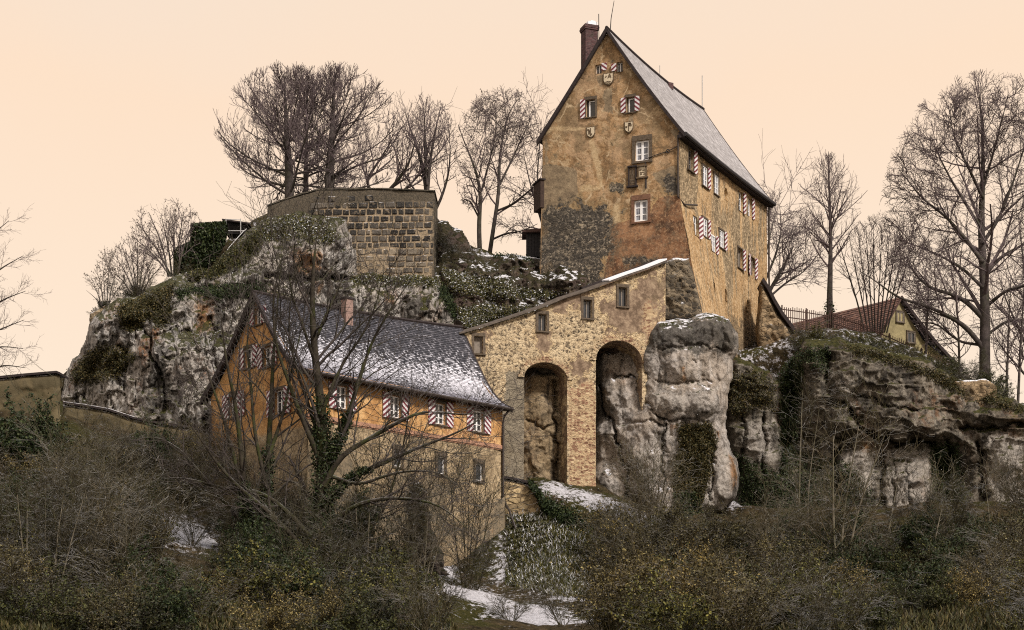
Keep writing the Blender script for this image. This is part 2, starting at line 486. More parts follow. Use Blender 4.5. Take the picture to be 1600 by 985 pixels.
# slate tiles: Col r = random per tile, g = snow amount, b = moss
def mk_slate(name, stops, snow=(.74, .74, .82)):
    m = M(name, 0.6, 0.3)
    r, g, b = m.attr()
    n = m.noise(0.8, 6, 0.7); n3 = m.noise(5, 5, 0.8)
    c = m.ramp(r, stops)
    lvl = m.math('ADD', m.math('ADD', g, m.math('MULTIPLY', m.math('SUBTRACT', n, 0.5), 0.3)), m.math('MULTIPLY', m.math('SUBTRACT', n3, 0.5), 0.9))
    f = m.step(m.math('ADD', lvl, m.math('MULTIPLY', m.math('SUBTRACT', r, 0.5), 0.45)), 0.30, 0.82)
    c = m.mix(f, c, snow)
    return m.done(c, m.bump(n3, 0.3, 0.03))
MAT_SLATE = mk_slate('dark slate with snow', [(0, (.028, .028, .036)), (0.6, (.055, .053, .064)), (1, (.10, .095, .11))], (.66, .65, .72))
MAT_SLATE_GREY = mk_slate('frosted grey slate', [(0, (.25, .232, .235)), (0.6, (.30, .28, .283)), (1, (.35, .325, .33))], (.47, .445, .455))
MAT_REDTILE = mk_slate('weathered red tile', [(0, (.085, .045, .035)), (0.6, (.15, .072, .05)), (1, (.23, .12, .085))])

def mk_rock(name, cols, moss=0.5, snow=0.5, orange=0.0, streak=0.5, speck=1.0, *, mossc=((.018, .022, .007), (.065, .06, .014)), crack=0.6):
    m = M(name, 0.95, 0.1)
    n1 = m.noise(0.35, 6, 0.65); n2 = m.noise(1.3, 9, 0.76); n3 = m.noise(4.5, 7, 0.78)
    c = m.ramp(n2, [(0.34, cols[0]), (0.5, cols[1]), (0.66, cols[2])])
    c = m.mix(m.ramp(n1, [(0.42, 0.0), (0.62, 0.6)]), c, cols[3])
    st = m.noise(0.9, 6, 0.7, m.scl(m.P(), (1.1, 1.1, 0.10)))
    c = m.mix(m.ramp(st, [(0.52, 0.0), (0.64, streak)]), c, (.045, .04, .036))
    c = m.mix(m.ramp(st, [(0.30, streak * 0.7), (0.40, 0.0)]), c, tuple(min(1, x * 1.25) for x in cols[2]))
    cr = m.vor(0.9, 'DISTANCE_TO_EDGE', m.scl(m.P(), (1, 1, 0.7)))
    wv = m.math('ADD', cr, m.math('MULTIPLY', m.math('SUBTRACT', n3, 0.5), 0.25))
    ck = m.step(wv, 0.0, 0.05)
    c = m.mix(m.math('MULTIPLY', m.math('SUBTRACT', 1.0, ck), crack), c, (.035, .03, .027))
    c = m.mix(m.ramp(n3, [(0.30, 0.75 * speck), (0.42, 0.0)]), c, (.05, .045, .04))
    c = m.mix(m.ramp(n3, [(0.60, 0.0), (0.72, 0.5 * speck)]), c, tuple(min(1, x * 1.35) for x in cols[2]))
    if orange:
        no = m.noise(0.42, 5, 0.6, m.scl(m.P(), (1, 1, 0.7), (31, 5, 9)))
        nf = m.noise(3.0, 5, 0.7)
        c = m.mix(m.math('MULTIPLY', m.ramp(no, [(0.56, 0.0), (0.68, 1.0)]), m.ramp(nf, [(0.42, 0.0), (0.6, orange)])), c, (.36, .135, .03))
    # painted zone from the builder: Col r = orange lichen, g = dark patches (stains, and shade painted inside the arches), b = bright
    r, g, b = m.attr()
    wob = m.math('MULTIPLY', m.math('SUBTRACT', n2, 0.5), 1.6)
    c = m.mix(m.math('MULTIPLY', m.step(m.math('ADD', r, wob), 0.55, 1.0), 0.75), c, m.ramp(n3, [(0.35, (.13, .065, .025)), (0.65, (.34, .155, .045))]))
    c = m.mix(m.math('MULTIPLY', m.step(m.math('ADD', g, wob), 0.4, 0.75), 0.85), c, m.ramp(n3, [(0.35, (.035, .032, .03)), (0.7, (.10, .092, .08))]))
    c = m.mix(m.math('MULTIPLY', m.step(m.math('ADD', b, wob), 0.4, 0.75), 0.7), c, m.ramp(n3, [(0.35, (.33, .295, .265)), (0.65, (.47, .43, .39))]))
    nz = m.sep(m.N())[2]
    up = m.math('ADD', nz, m.math('MULTIPLY', m.math('SUBTRACT', n2, 0.5), 0.9))
    mossn = m.ramp(n3, [(0.35, mossc[0]), (0.65, mossc[1])])
    c = m.mix(m.math('MULTIPLY', m.step(up, 0.75 - moss * 0.6, 0.95 - moss * 0.6), 0.92), c, mossn)
    sn = m.math('ADD', m.math('MULTIPLY', nz, 1.0), m.math('MULTIPLY', m.math('SUBTRACT', m.noise(2.3, 5, 0.7), 0.5), 2.0))
    c = m.mix(m.step(sn, 1.30 - snow * 0.65, 1.42 - snow * 0.65), c, (.72, .71, .76))
    nb = m.bump(m.math('ADD', n2, m.math('MULTIPLY', n3, 0.5)), 0.75, 0.25)
    nb = m.bump(ck, 0.35, 0.15, nb)
    return m.done(c, nb)
GREY = ((.16, .15, .142), (.36, .338, .32), (.56, .525, .495), (.38, .33, .285))
WARM = ((.10, .075, .052), (.22, .165, .115), (.36, .275, .195), (.24, .165, .105))
DARKW = ((.045, .039, .033), (.13, .113, .094), (.26, .23, .19), (.16, .13, .098))
MAT_CRAG = mk_rock('grey craggy limestone', GREY, 0.38, 0.42, 0.5, 0.75, 0.65)
MAT_BULGE = mk_rock('smooth grey limestone', ((.22, .195, .175), (.36, .325, .30), (.50, .455, .42), (.37, .30, .235)), 0.2, 0.8, 0.2, 0.7, 0.45, crack=0.12)
MAT_CLIFF = mk_rock('dark brown limestone', DARKW, 0.35, 0.3, 0.25, 0.8, 0.8, crack=0.3)
MAT_BANK = mk_rock('mossy snow dusted rock', ((.035, .032, .025), (.085, .07, .055), (.17, .135, .105), (.10, .066, .06)), 0.75, 0.74, 0.1, 0.2, mossc=((.012, .015, .006), (.055, .045, .022)), crack=0.2)
MAT_NICHE = mk_rock('warm limestone in arches', ((.12, .092, .062), (.25, .19, .125), (.38, .30, .2), (.30, .22, .13)), 0.2, 0.1, 0.1, 0.6, crack=0.3)

def mk_ground():
    m = M('hillside earth with snow and moss', 0.97, 0.05)
    n1 = m.noise(0.22, 6, 0.65); n2 = m.noise(1.4, 6, 0.72); n3 = m.noise(7, 5, 0.75)
    c = m.ramp(n2, [(0.3, (.016, .013, .008)), (0.5, (.045, .034, .019)), (0.7, (.085, .062, .034))])
    c = m.mix(m.ramp(n1, [(0.48, 0.0), (0.6, 0.8)]), c, m.ramp(n3, [(0.3, (.015, .02, .006)), (0.7, (.06, .055, .014))]))
    c = m.mix(m.ramp(n3, [(0.55, 0.0), (0.7, 0.6)]), c, (.16, .12, .065))
    r, g, b = m.attr()
    f = m.math('ADD', r, m.math('MULTIPLY', m.math('SUBTRACT', m.noise(2.6, 8, 0.78), 0.5), 1.9))
    c = m.mix(m.step(f, 0.42, 0.66), c, m.ramp(n3, [(0.3, (.38, .36, .385)), (0.65, (.66, .65, .70))]))
    return m.done(c, m.bump(m.math('ADD', n2, n3), 0.8, 0.25))
MAT_GROUND = mk_ground()

def mk_bark(name, a, b, moss=0.0, frost=0.0, tint=False):
    m = M(name, 0.95, 0.1)
    v = m.obj()
    n = m.noise(3.0, 5, 0.7, v)
    c = m.mix(m.ramp(n, [(0.35, 0.0), (0.65, 1.0)]), a, b)
    if tint: c = m.mix(1.0, c, m.ramp(m.rnd(), [(0, (.45, .45, .42)), (.5, (.95, .95, .9)), (1, (1.6, 1.55, 1.45))]), 'MULTIPLY')
    if moss:
        c = m.mix(m.ramp(m.noise(1.2, 5, 0.7, m.scl(v, (1, 1, 0.5), (3, 1, 4))), [(0.48, 0.0), (0.6, moss)]), c, (.045, .055, .013))
    if frost:
        nz = m.sep(m.N())[2]
        f = m.math('ADD', nz, m.math('MULTIPLY', m.math('SUBTRACT', m.noise(1.6, 4, 0.7, v), 0.5), 1.6))
        c = m.mix(m.math('MULTIPLY', m.step(f, 0.55, 0.9), frost), c, (.62, .61, .64))
    return m.done(c)
MAT_BARK = mk_bark('dark grey bark', (.04, .033, .033), (.10, .083, .078), 0.3)
MAT_TWIG = mk_bark('purple brown twigs', (.10, .076, .08), (.17, .134, .138))
MAT_TWIG_PALE = mk_bark('pale frosted twigs', (.13, .105, .09), (.24, .20, .175), 0, 0.5)
MAT_BARK_MOSS = mk_bark('mossy bark', (.022, .018, .014), (.06, .05, .038), 0.6, 0.25)
MAT_BRUSH = mk_bark('brown brushwood', (.028, .023, .015), (.105, .086, .055), 0.3, 0.45, True)
MAT_BRUSH_DARK = mk_bark('dark brushwood', (.022, .019, .013), (.075, .064, .043), 0.35, 0.3, True)
MAT_SAPLING = mk_bark('pale sapling bark', (.10, .085, .06), (.20, .175, .135), 0.4, 0.2)

MAT_WHIP = mk_bark('grey brown sapling bark', (.05, .043, .03), (.15, .128, .095), 0.3, 0.3, True)
def mk_leaf(name, stops, snow=0.0, rough=0.6, tint=False):
    m = M(name, rough, 0.25)
    r, g, b = m.attr()
    c = m.ramp(r, stops)
    if tint: c = m.mix(1.0, c, m.ramp(m.rnd(), [(0, (.4, .42, .4)), (.5, (.9, .95, .85)), (.8, (1.3, 1.25, 1.0)), (1, (1.8, 1.65, 1.2))]), 'MULTIPLY')
    if snow:
        nz = m.sep(m.N())[2]
        f = m.math('ADD', m.math('ABSOLUTE', nz), m.math('MULTIPLY', m.math('SUBTRACT', g, 0.5), 1.2))
        c = m.mix(m.step(f, 1.15 - snow, 1.3 - snow), c, (.66, .66, .69))
    return m.done(c)
MAT_IVY = mk_leaf('dark ivy leaves', [(0, (.008, .014, .005)), (0.6, (.022, .036, .011)), (1, (.06, .075, .025))])
MAT_IVY_BROWN = mk_leaf('olive brown creeper', [(0, (.018, .018, .006)), (0.6, (.05, .045, .015)), (1, (.13, .095, .035))])
MAT_LEAF_DRY = mk_leaf('dry yellow brown leaves', [(0, (.022, .018, .008)), (0.55, (.085, .066, .026)), (0.85, (.17, .138, .062)), (1, (.25, .205, .10))], tint=True)
MAT_LEAF_OLIVE = mk_leaf('olive hillside leaves', [(0, (.014, .016, .005)), (0.6, (.045, .05, .015)), (1, (.12, .115, .035))], tint=True)
MAT_LITTER = mk_leaf('dry grass and litter', [(0, (.014, .012, .006)), (0.6, (.05, .039, .018)), (1, (.15, .115, .05))])
MAT_GRASS = mk_leaf('grass', [(0, (.014, .017, .005)), (0.6, (.045, .046, .013)), (1, (.12, .10, .035))])
MAT_GRASS_SNOW = mk_leaf('snow dusted grass', [(0, (.02, .024, .006)), (0.5, (.06, .06, .016)), (1, (.14, .12, .04))], 0.37)
MAT_GRASS_FROST = mk_leaf('frosted bank grass', [(0, (.02, .024, .006)), (0.5, (.06, .06, .016)), (1, (.14, .12, .04))], 0.54)
MAT_FROST = mk_leaf('pale buds', [(0, (.13, .11, .09)), (1, (.34, .29, .25))])

def mk_shutter():
    m = M('red and white striped shutter', 0.6, 0.3)
    x, y, z = m.sep(m.attr_v())
    f = m.math('FRACT', m.math('MULTIPLY', m.math('SUBTRACT', y, m.math('MULTIPLY', x, 0.8)), 3.0))
    s = m.step(f, 0.47, 0.5)
    s2 = m.math('MULTIPLY', s, m.math('SUBTRACT', 1.0, m.step(f, 0.97, 1.0)))
    n = m.noise(6, 4, 0.7)
    c = m.mix(s2, m.ramp(n, [(0.3, (.11, .017, .03)), (0.7, (.20, .04, .052))]), m.ramp(n, [(0.3, (.50, .46, .47)), (0.6, (.72, .69, .71))]))
    return m.done(c)
MAT_SHUTTER = mk_shutter()

def mk_block():
    m = M('weathered ashlar blocks', 0.95, 0.1)
    r, g, b = m.attr()
    n2 = m.noise(2.5, 6, 0.7); n3 = m.noise(10, 4, 0.7)
    st = m.ramp(r, [(0, (.02, .02, .021)), (0.40, (.052, .049, .047)), (0.62, (.12, .106, .092)), (1, (.30, .25, .19))])
    st = m.mix(m.ramp(n3, [(0.52, 0.0), (0.7, 0.6)]), st, (.20, .165, .125))
    st = m.mix(m.ramp(n2, [(0.55, 0.0), (0.72, 0.5)]), st, (.30, .235, .165))
    mo = m.ramp(n2, [(0.3, (.22, .17, .115)), (0.7, (.40, .315, .22))])
    c = m.mix(g, mo, st)
    c = m.mix(m.step(m.math('ADD', b, m.math('MULTIPLY', m.math('SUBTRACT', n2, 0.5), 1.4)), 0.4, 0.7), c,
              m.ramp(n3, [(0.35, (.05, .045, .038)), (0.65, (.14, .115, .085))]))
    nz = m.sep(m.N())[2]
    c = m.mix(m.step(m.math('ADD', nz, m.math('MULTIPLY', m.math('SUBTRACT', n2, 0.5), 1.2)), 0.6, 0.85), c, (.62, .61, .64))
    return m.done(c, m.bump(m.math('ADD', n2, n3), 0.6, 0.08))
MAT_BLOCK = mk_block()

def mk_rubblewall(name, mortar, stops, scale=2.4, bump=0.8, snow=True, zs=1.6, stain=(.06, .052, .042)):
    m = M(name, 0.95, 0.1)
    c, e = rubble(m, scale, mortar, stops, zs)
    n2 = m.noise(1.2, 6, 0.7); n3 = m.noise(11, 4, 0.7)
    c = m.mix(m.ramp(n2, [(0.52, 0.0), (0.66, 0.7)]), c, stain)
    c = m.mix(m.ramp(n3, [(0.58, 0.0), (0.7, 0.6)]), c, tuple(min(1, x * 1.5) for x in mortar))
    if snow:
        nz = m.sep(m.N())[2]
        c = m.mix(m.step(m.math('ADD', nz, m.math('MULTIPLY', m.math('SUBTRACT', n2, 0.5), 1.2)), 0.6, 0.85), c, (.68, .67, .70))
    nb = m.bump(e, bump, 0.14); nb = m.bump(n3, 0.5, 0.06, nb)
    return m.done(c, nb)
MAT_PIER = mk_rubblewall('dark rubble masonry', (.19, .15, .105), [(0, (.035, .031, .027)), (0.5, (.09, .075, .058)), (1, (.24, .19, .13))])
MAT_BUTTRESS = mk_rubblewall('brown rubble masonry', (.23, .165, .10), [(0, (.08, .058, .036)), (0.5, (.19, .135, .082)), (1, (.34, .25, .155))])
MAT_OLDWALL = mk_rubblewall('pale rubble masonry', (.36, .275, .18), [(0, (.12, .09, .06)), (0.5, (.26, .20, .13)), (1, (.48, .38, .25))])
MAT_ASHLAR = mk_rubblewall('pale squared stones', (.30, .22, .13), [(0, (.20, .145, .085)), (0.5, (.40, .30, .17)), (1, (.62, .47, .27))], 1.7, 0.7, True, 1.9, (.17, .125, .07))
MAT_DRYWALL = mk_rubblewall('mossy dark rubble', (.10, .085, .065), [(0, (.02, .019, .016)), (0.5, (.06, .054, .044)), (1, (.17, .14, .105))])
MAT_ROUGHCAST = mk_rubblewall('olive stained plaster wall', (.12, .095, .055), [(0, (.085, .07, .042)), (0.5, (.115, .092, .055)), (1, (.15, .12, .07))], 0.7, 0.1, True, 1.0, (.075, .065, .035))
MAT_BRICK = mk_rubblewall('dark red chimney brick', (.10, .07, .07), [(0, (.055, .03, .033)), (1, (.13, .07, .07))], 4.0, 0.4, True, 2.2)
MAT_SURROUND = flat('grey brown stone surround', (.105, .08, .058), var=0.45)
MAT_SURROUND_RED = flat('red brown stone surround', (.16, .085, .055), var=0.4)
MAT_WHITE = flat('white window paint', (.80, .79, .80), 0.5, 0.3, 0.06)
MAT_GREYPAINT = flat('weathered grey timber', (.20, .17, .145), var=0.3)
MAT_DARKWOOD = flat('dark timber', (.045, .028, .022), var=0.4)
MAT_SHED = flat('charcoal boarding', (.03, .028, .03), var=0.4)
MAT_VERGE = flat('dark verge boards', (.032, .024, .024), var=0.4)
MAT_IRON = flat('dark iron', (.03, .026, .028), 0.6, 0.3)
MAT_ZINC = flat('grey zinc rail', (.38, .37, .37), 0.5, 0.4)
MAT_PIPE = flat('dark brown downpipe', (.035, .025, .022), 0.5, 0.4)
MAT_SNOW = flat('old snow', (.74, .73, .77), 0.9, 0.1, 0.08, 4)
MAT_BAND = flat('faded red string course', (.36, .20, .135), var=0.35)
MAT_YELLOW = flat('pale yellow plaster', (.30, .25, .135), var=0.3, scale=2)
MAT_TIMBER = flat('brown fence wood', (.085, .05, .042), var=0.35)
MAT_CREAM = flat('cream carved stone', (.58, .49, .36), var=0.25, scale=10)
MAT_CARVE = flat('dark carved stone', (.12, .085, .055), var=0.4, scale=10)
def mk_glass():
    m = M('dark window glass', 0.08, 0.6)
    return m.done(m.mix(m.noise(1.5, 2, 0.5), (.016, .018, .022), (.05, .055, .065)))
MAT_GLASS = mk_glass()
def mk_curtain():
    m = M('curtained window glass', 0.1, 0.5)
    return m.done(m.mix(m.ramp(m.noise(5, 3, 0.6, m.scl(m.P(), (1, 1, .3))), [(0.4, 0.0), (0.6, 1.0)]), (.09, .095, .12), (.30, .31, .35)))
MAT_CURTAIN = mk_curtain()
# ------------------------------------------------------------------ the land
def W3(px, py, Y): return ((px - 800) / F * Y, Y, (YH - py) / F * Y)
LOW = [W3(*p) for p in [(-300, 1010, 66), (0, 1010, 66), (200, 1005, 68), (600, 1008, 70), (1000, 1008, 72), (1400, 1005, 70), (1900, 1000, 68),
    (-150, 900, 80), (0, 905, 80), (150, 890, 84), (300, 900, 86), (450, 925, 86), (600, 935, 86), (740, 945, 93), (850, 990, 90), (1000, 965, 90), (1100, 955, 88), (1300, 960, 86), (1600, 950, 82), (1750, 950, 82),
    (0, 770, 92), (150, 730, 98), (285, 840, 95), (330, 860, 92), (450, 850, 98), (560, 850, 100), (640, 875, 102), (700, 900, 105), (757, 908, 106), (830, 945, 98), (930, 950, 97),
    (920, 905, 103), (860, 920, 101), (990, 880, 106), (1100, 885, 106), (1150, 865, 109), (1230, 905, 106), (1300, 930, 100), (1200, 870, 110), (1400, 850, 108), (1600, 840, 106), (1800, 830, 106),
    (0, 660, 100), (80, 655, 102), (200, 668, 107), (300, 695, 108), (400, 760, 104), (520, 780, 103),
    (800, 800, 109), (845, 800, 109.5), (845, 762, 112), (900, 778, 112.5), (960, 800, 111), (1030, 825, 111), (1000, 800, 113), (1100, 830, 112), (1150, 815, 115), (1300, 800, 118), (1500, 790, 120), (1700, 780, 118),
    (0, 600, 125), (-200, 600, 125)]]
LOW += [(0, 0, -1.7), (-70, 0, -1.7), (70, 0, -1.7), (0, 32, -1.2), (-60, 32, -1.2), (60, 32, -1.2), (-75, 75, 5), (75, 75, 5), (-70, 110, 16), (80, 118, 15), (0, 50, 0.2), (-40, 52, 0.4), (40, 52, 0.4)]
UP = [W3(*p) for p in [(135, 570, 123), (190, 485, 124), (250, 445, 124), (300, 425, 124), (360, 380, 126), (420, 335, 126), (520, 310, 126), (660, 310, 126), (700, 400, 127), (760, 404, 127), (830, 408, 127),
    (900, 440, 127), (1000, 480, 127), (1160, 560, 127), (1235, 520, 128), (1300, 516, 131), (1365, 522, 131), (1440, 572, 131), (1540, 610, 129), (1600, 632, 128), (1750, 640, 128)]]
UP += [W3(*p) for p in [(60, 640, 121), (-40, 645, 119), (20, 650, 124), (95, 640, 126), (-150, 650, 120)]]
UP += [(x, y + 45, z) for (x, y, z) in UP]
def rbf_fit(P):
    P = np.array(P, dtype=float); n = len(P)
    d = np.hypot(P[:, None, 0] - P[None, :, 0], P[:, None, 1] - P[None, :, 1])
    A = np.zeros((n + 3, n + 3)); A[:n, :n] = d + np.eye(n) * -0.3
    A[:n, n] = A[n, :n] = 1; A[:n, n + 1] = A[n + 1, :n] = P[:, 0]; A[:n, n + 2] = A[n + 2, :n] = P[:, 1]
    w = np.linalg.solve(A, np.concatenate([P[:, 2], np.zeros(3)]))
    def f(x, y):
        r = w[n] + w[n + 1] * x + w[n + 2] * y
        for i in range(n): r = r + w[i] * np.hypot(x - P[i, 0], y - P[i, 1])
        return r
    return f
f_low, f_up = rbf_fit(LOW), rbf_fit(UP)
CLX = [-80, -36.5, -30, -18, -12.5, -5.5, 2, 12, 17, 23, 37, 80]
CLY = [121, 119, 119, 122, 123.3, 123.5, 124.5, 126, 125, 125, 126, 126]
def ground_z(x, y):
    x = np.asarray(x, float); y = np.asarray(y, float)
    yc = np.interp(x, CLX, CLY)
    t = smooth((y - yc) / 1.6)
    far = smooth((y - 190) / 200)
    up = f_up(x, np.clip(y, 116, 172)) * (1 - far) + 10 * far
    lo = f_low(np.clip(x, -70, 70), np.clip(y, 0, 126))
    return lo + (up - lo) * t
gx = np.concatenate([[-900, -400, -200, -120, -80], np.arange(-60, 60.01, 0.55), [80, 120, 200, 400, 900]])
gy = np.concatenate([[-300, -100, -30, 0, 20, 40, 50], np.arange(56, 136, 0.55), np.arange(137, 176, 3), [190, 240, 320, 500, 1200]])
GX, GY = np.meshgrid(gx, gy)
x, y = GX.ravel(), GY.ravel()
z = ground_z(x, y)
near = (np.abs(x) < 62) & (y > 52) & (y < 178)
z = z + np.where(near, fbm(np.c_[x * .35, y * .35, z * 0], 5, .55, 3) * 0.35, 0)
# snow: patches that lie in the open
def blob(x, y, pxy, Yc, rx, ry):
    cx, cy, _ = W3(pxy[0], pxy[1], Yc)
    return np.exp(-(((x - cx) / rx) ** 2 + ((y - cy) / ry) ** 2))
snow = np.zeros(len(x))
for (p, Yc, rx, ry, a) in [((285, 850), 94, 1.9, 3.0, 1.0), ((640, 880), 101, 2.2, 4, .75), ((740, 935), 97, 2.4, 4.5, 1.0), ((820, 965), 93, 2.6, 4.0, 1.0), ((870, 985), 90, 2.6, 3, .8), ((900, 948), 99, 2.2, 1.2, .7),
                           ((870, 778), 112.4, 1.5, 1.9, .62), ((930, 795), 112, 2.1, 1.7, .75), ((1000, 812), 112, 1.9, 1.7, .68), ((785, 850), 106, .8, 3.0, .5), ((850, 880), 104, 1.8, 5, .42), ((920, 900), 103, 1.6, 3, .4), ((690, 800), 104, 1.2, 3, .7), ((1130, 600), 120, 2, 2, .8),
                           ((1225, 905), 106, 1.4, 2, .6), ((1060, 850), 109, 1.2, 1.2, .5), ((570, 890), 90, 1, 2, .5), ((1400, 970), 84, 2, 2, .4), ((250, 950), 80, 1, 2, .5)]:
    snow = np.maximum(snow, a * blob(x, y, p, Yc, rx, ry))
snow = snow + np.where(y > 123, 0.25, 0.0) + 0.12
nx_, ny_ = len(gx), len(gy)
ii = np.arange(nx_ * ny_).reshape(ny_, nx_)
Fq = np.stack([ii[:-1, :-1].ravel(), ii[:-1, 1:].ravel(), ii[1:, 1:].ravel(), ii[1:, :-1].ravel()], 1)
tag(mesh_obj('ground', np.c_[x, y, z], Fq, MAT_GROUND, None, True, np.c_[snow, snow * 0, snow * 0], origin=(0, 0, 0)), kind='structure')

# ------------------------------------------------------------------ rock solids
ROCKPTS = {}
def rock(name, poly, Y0, bulge, edge, mat, step=2.0, ctrl=None, seed=0, namp=0.7, nscale=(0.35, 0.22), ramp_=0.35, cracks=(), bumps=(), thick=3.0,
         zones=(), jitter=3.5, label=None, cat=None, group=None, kind=None, facet=0.0, strata=0.0):
    # natural wavy outline
    dens = []
    for i in range(len(poly)):
        a, b = poly[i], poly[(i + 1) % len(poly)]
        m = max(1, int(math.hypot(b[0] - a[0], b[1] - a[1]) / 5))
        for k in range(m): dens.append((a[0] + (b[0] - a[0]) * k / m, a[1] + (b[1] - a[1]) * k / m))
    d = np.array(dens); q = np.c_[d * 0.055, np.full(len(d), seed * 1.7)]
    d = d + np.c_[fbm(q, 4, .6, seed), fbm(q + 40, 4, .6, seed + 1)] * jitter
    P = [tuple(v) for v in d]
    x0, x1 = d[:, 0].min() - step, d[:, 0].max() + step; y0, y1 = d[:, 1].min() - step, d[:, 1].max() + step
    ax = np.arange(x0, x1 + step, step); ay = np.arange(y0, y1 + step, step)
    PX, PY = np.meshgrid(ax, ay); px, py = PX.ravel(), PY.ravel()
    ins = poly_inside(px, py, P)
    dist, bx, by = poly_dist(px, py, P)
    s = Y0 / F
    wx, wz = (px - 800) * s, (YH - py) * s
    ok = ins | (dist < step * 0.72)
    snap = (~ins) & ok
    px = np.where(snap, bx, px); py = np.where(snap, by, py)
    dist = np.where(snap, 0, dist)
    dm = dist * s
    e = np.clip(dm / edge, 0, 1)
    D = bulge * np.sqrt(np.clip(1 - (1 - e) ** 2, 0, 1))
    if ctrl: D = D + idw(px, py, ctrl)
    pn = np.c_[wx * nscale[0], wz * nscale[1], np.full(len(wx), seed * 3.1)]
    wrp = fbm(pn * 2.0 + 9, 3, .5, seed + 50)[:, None] * 0.35
    fade = 0.25 + 0.75 * smooth(dm / 0.8)
    D = D + fade * namp * (fbm(pn + wrp, 5, .52, seed) + ramp_ * ridged(pn * 2.6 + wrp, 4, .55, seed + 5))
    if facet:
        d1, d2, idn = cellnoise(np.c_[wx * 0.75 + wrp[:, 0] * 2, wz * 0.55 + wrp[:, 0]], seed)
        D = D + fade * facet * ((idn - 0.5) * 0.9 - 0.5 * smooth(1 - (d2 - d1) / 0.16))
        d1, d2, idn = cellnoise(np.c_[wx * 2.0 + wrp[:, 0] * 3, wz * 1.5], seed + 9)
        D = D + fade * facet * 0.4 * ((idn - 0.5) - 0.4 * smooth(1 - (d2 - d1) / 0.2))
    if strata:
        ph = wz * 0.85 + wrp[:, 0] * 1.6 + 0.1 * wx
        fr = ph - np.floor(ph)
        D = D + fade * strata * (fr ** 3 - 0.3) * smooth((720 - py) / 40)
    for (pts, w, dep) in cracks:
        jx = px + 5 * fbm(np.c_[px * .06, py * .06, px * 0 + seed], 3, .6, seed + 7)
        jy = py + 5 * fbm(np.c_[px * .06, py * .06, px * 0 + seed + 8], 3, .6, seed + 8)
        cd, _, _ = poly_dist(jx, jy, pts, False)
        D = D - dep * np.exp(-(cd / (w * .62)) ** 1.4)
    for (cx, cy, rx, ry, hgt) in bumps:
        r2 = ((px - cx) / rx) ** 2 + ((py - cy) / ry) ** 2
        D = D + .75 * hgt * np.clip(1 - r2, 0, 1) ** .8
    C = np.zeros((len(px), 3))
    for (ch, P2, soft) in zones:
        i2 = poly_inside(px, py, P2); dd, _, _ = poly_dist(px, py, P2)
        C[:, ch] = np.maximum(C[:, ch], np.clip(0.5 + np.where(i2, dd, -dd) / (2 * soft), 0, 1))
    Y = Y0 - D
    V = np.c_[(px - 800) / F * Y, Y, (YH - py) / F * Y]
    VB = np.c_[(px - 800) / F * Y0, Y0 + thick * np.clip(dm / 1.5, 0, 1) + 0.02, (YH - py) / F * Y0]
    n0, n1 = len(ay), len(ax)
    idx = np.arange(n0 * n1).reshape(n0, n1); okg = ok.reshape(n0, n1)
    q = okg[:-1, :-1] & okg[:-1, 1:] & okg[1:, 1:] & okg[1:, :-1]
    # never a cell that only hangs on snapped points
    insg = ins.reshape(n0, n1)
    q &= (insg[:-1, :-1] | insg[:-1, 1:] | insg[1:, 1:] | insg[1:, :-1])
    Fq = np.stack([idx[:-1, :-1][q], idx[1:, :-1][q], idx[1:, 1:][q], idx[:-1, 1:][q]], 1)
    used = np.unique(Fq); remap = -np.ones(len(px), dtype=np.int64); remap[used] = np.arange(len(used))
    Ff = remap[Fq]; V = V[used]; VB = VB[used]; C = C[used]; n = len(used)
    ed = np.concatenate([Ff[:, [0, 1]], Ff[:, [1, 2]], Ff[:, [2, 3]], Ff[:, [3, 0]]])
    key = np.sort(ed, 1); k2 = key[:, 0] * n + key[:, 1]
    u, inv, cnt = np.unique(k2, return_inverse=True, return_counts=True)
    be = ed[cnt[inv] == 1]
    side = np.stack([be[:, 1], be[:, 0], be[:, 0] + n, be[:, 1] + n], 1)
    Fall = np.concatenate([Ff, Ff[:, ::-1] + n, side])
    o = mesh_obj(name, np.concatenate([V, VB]), Fall, mat, None, True, np.concatenate([C, C]))
    tag(o, label, cat, group, kind)
    ROCKPTS[name] = (V, px[used], py[used], Ff)
    return o

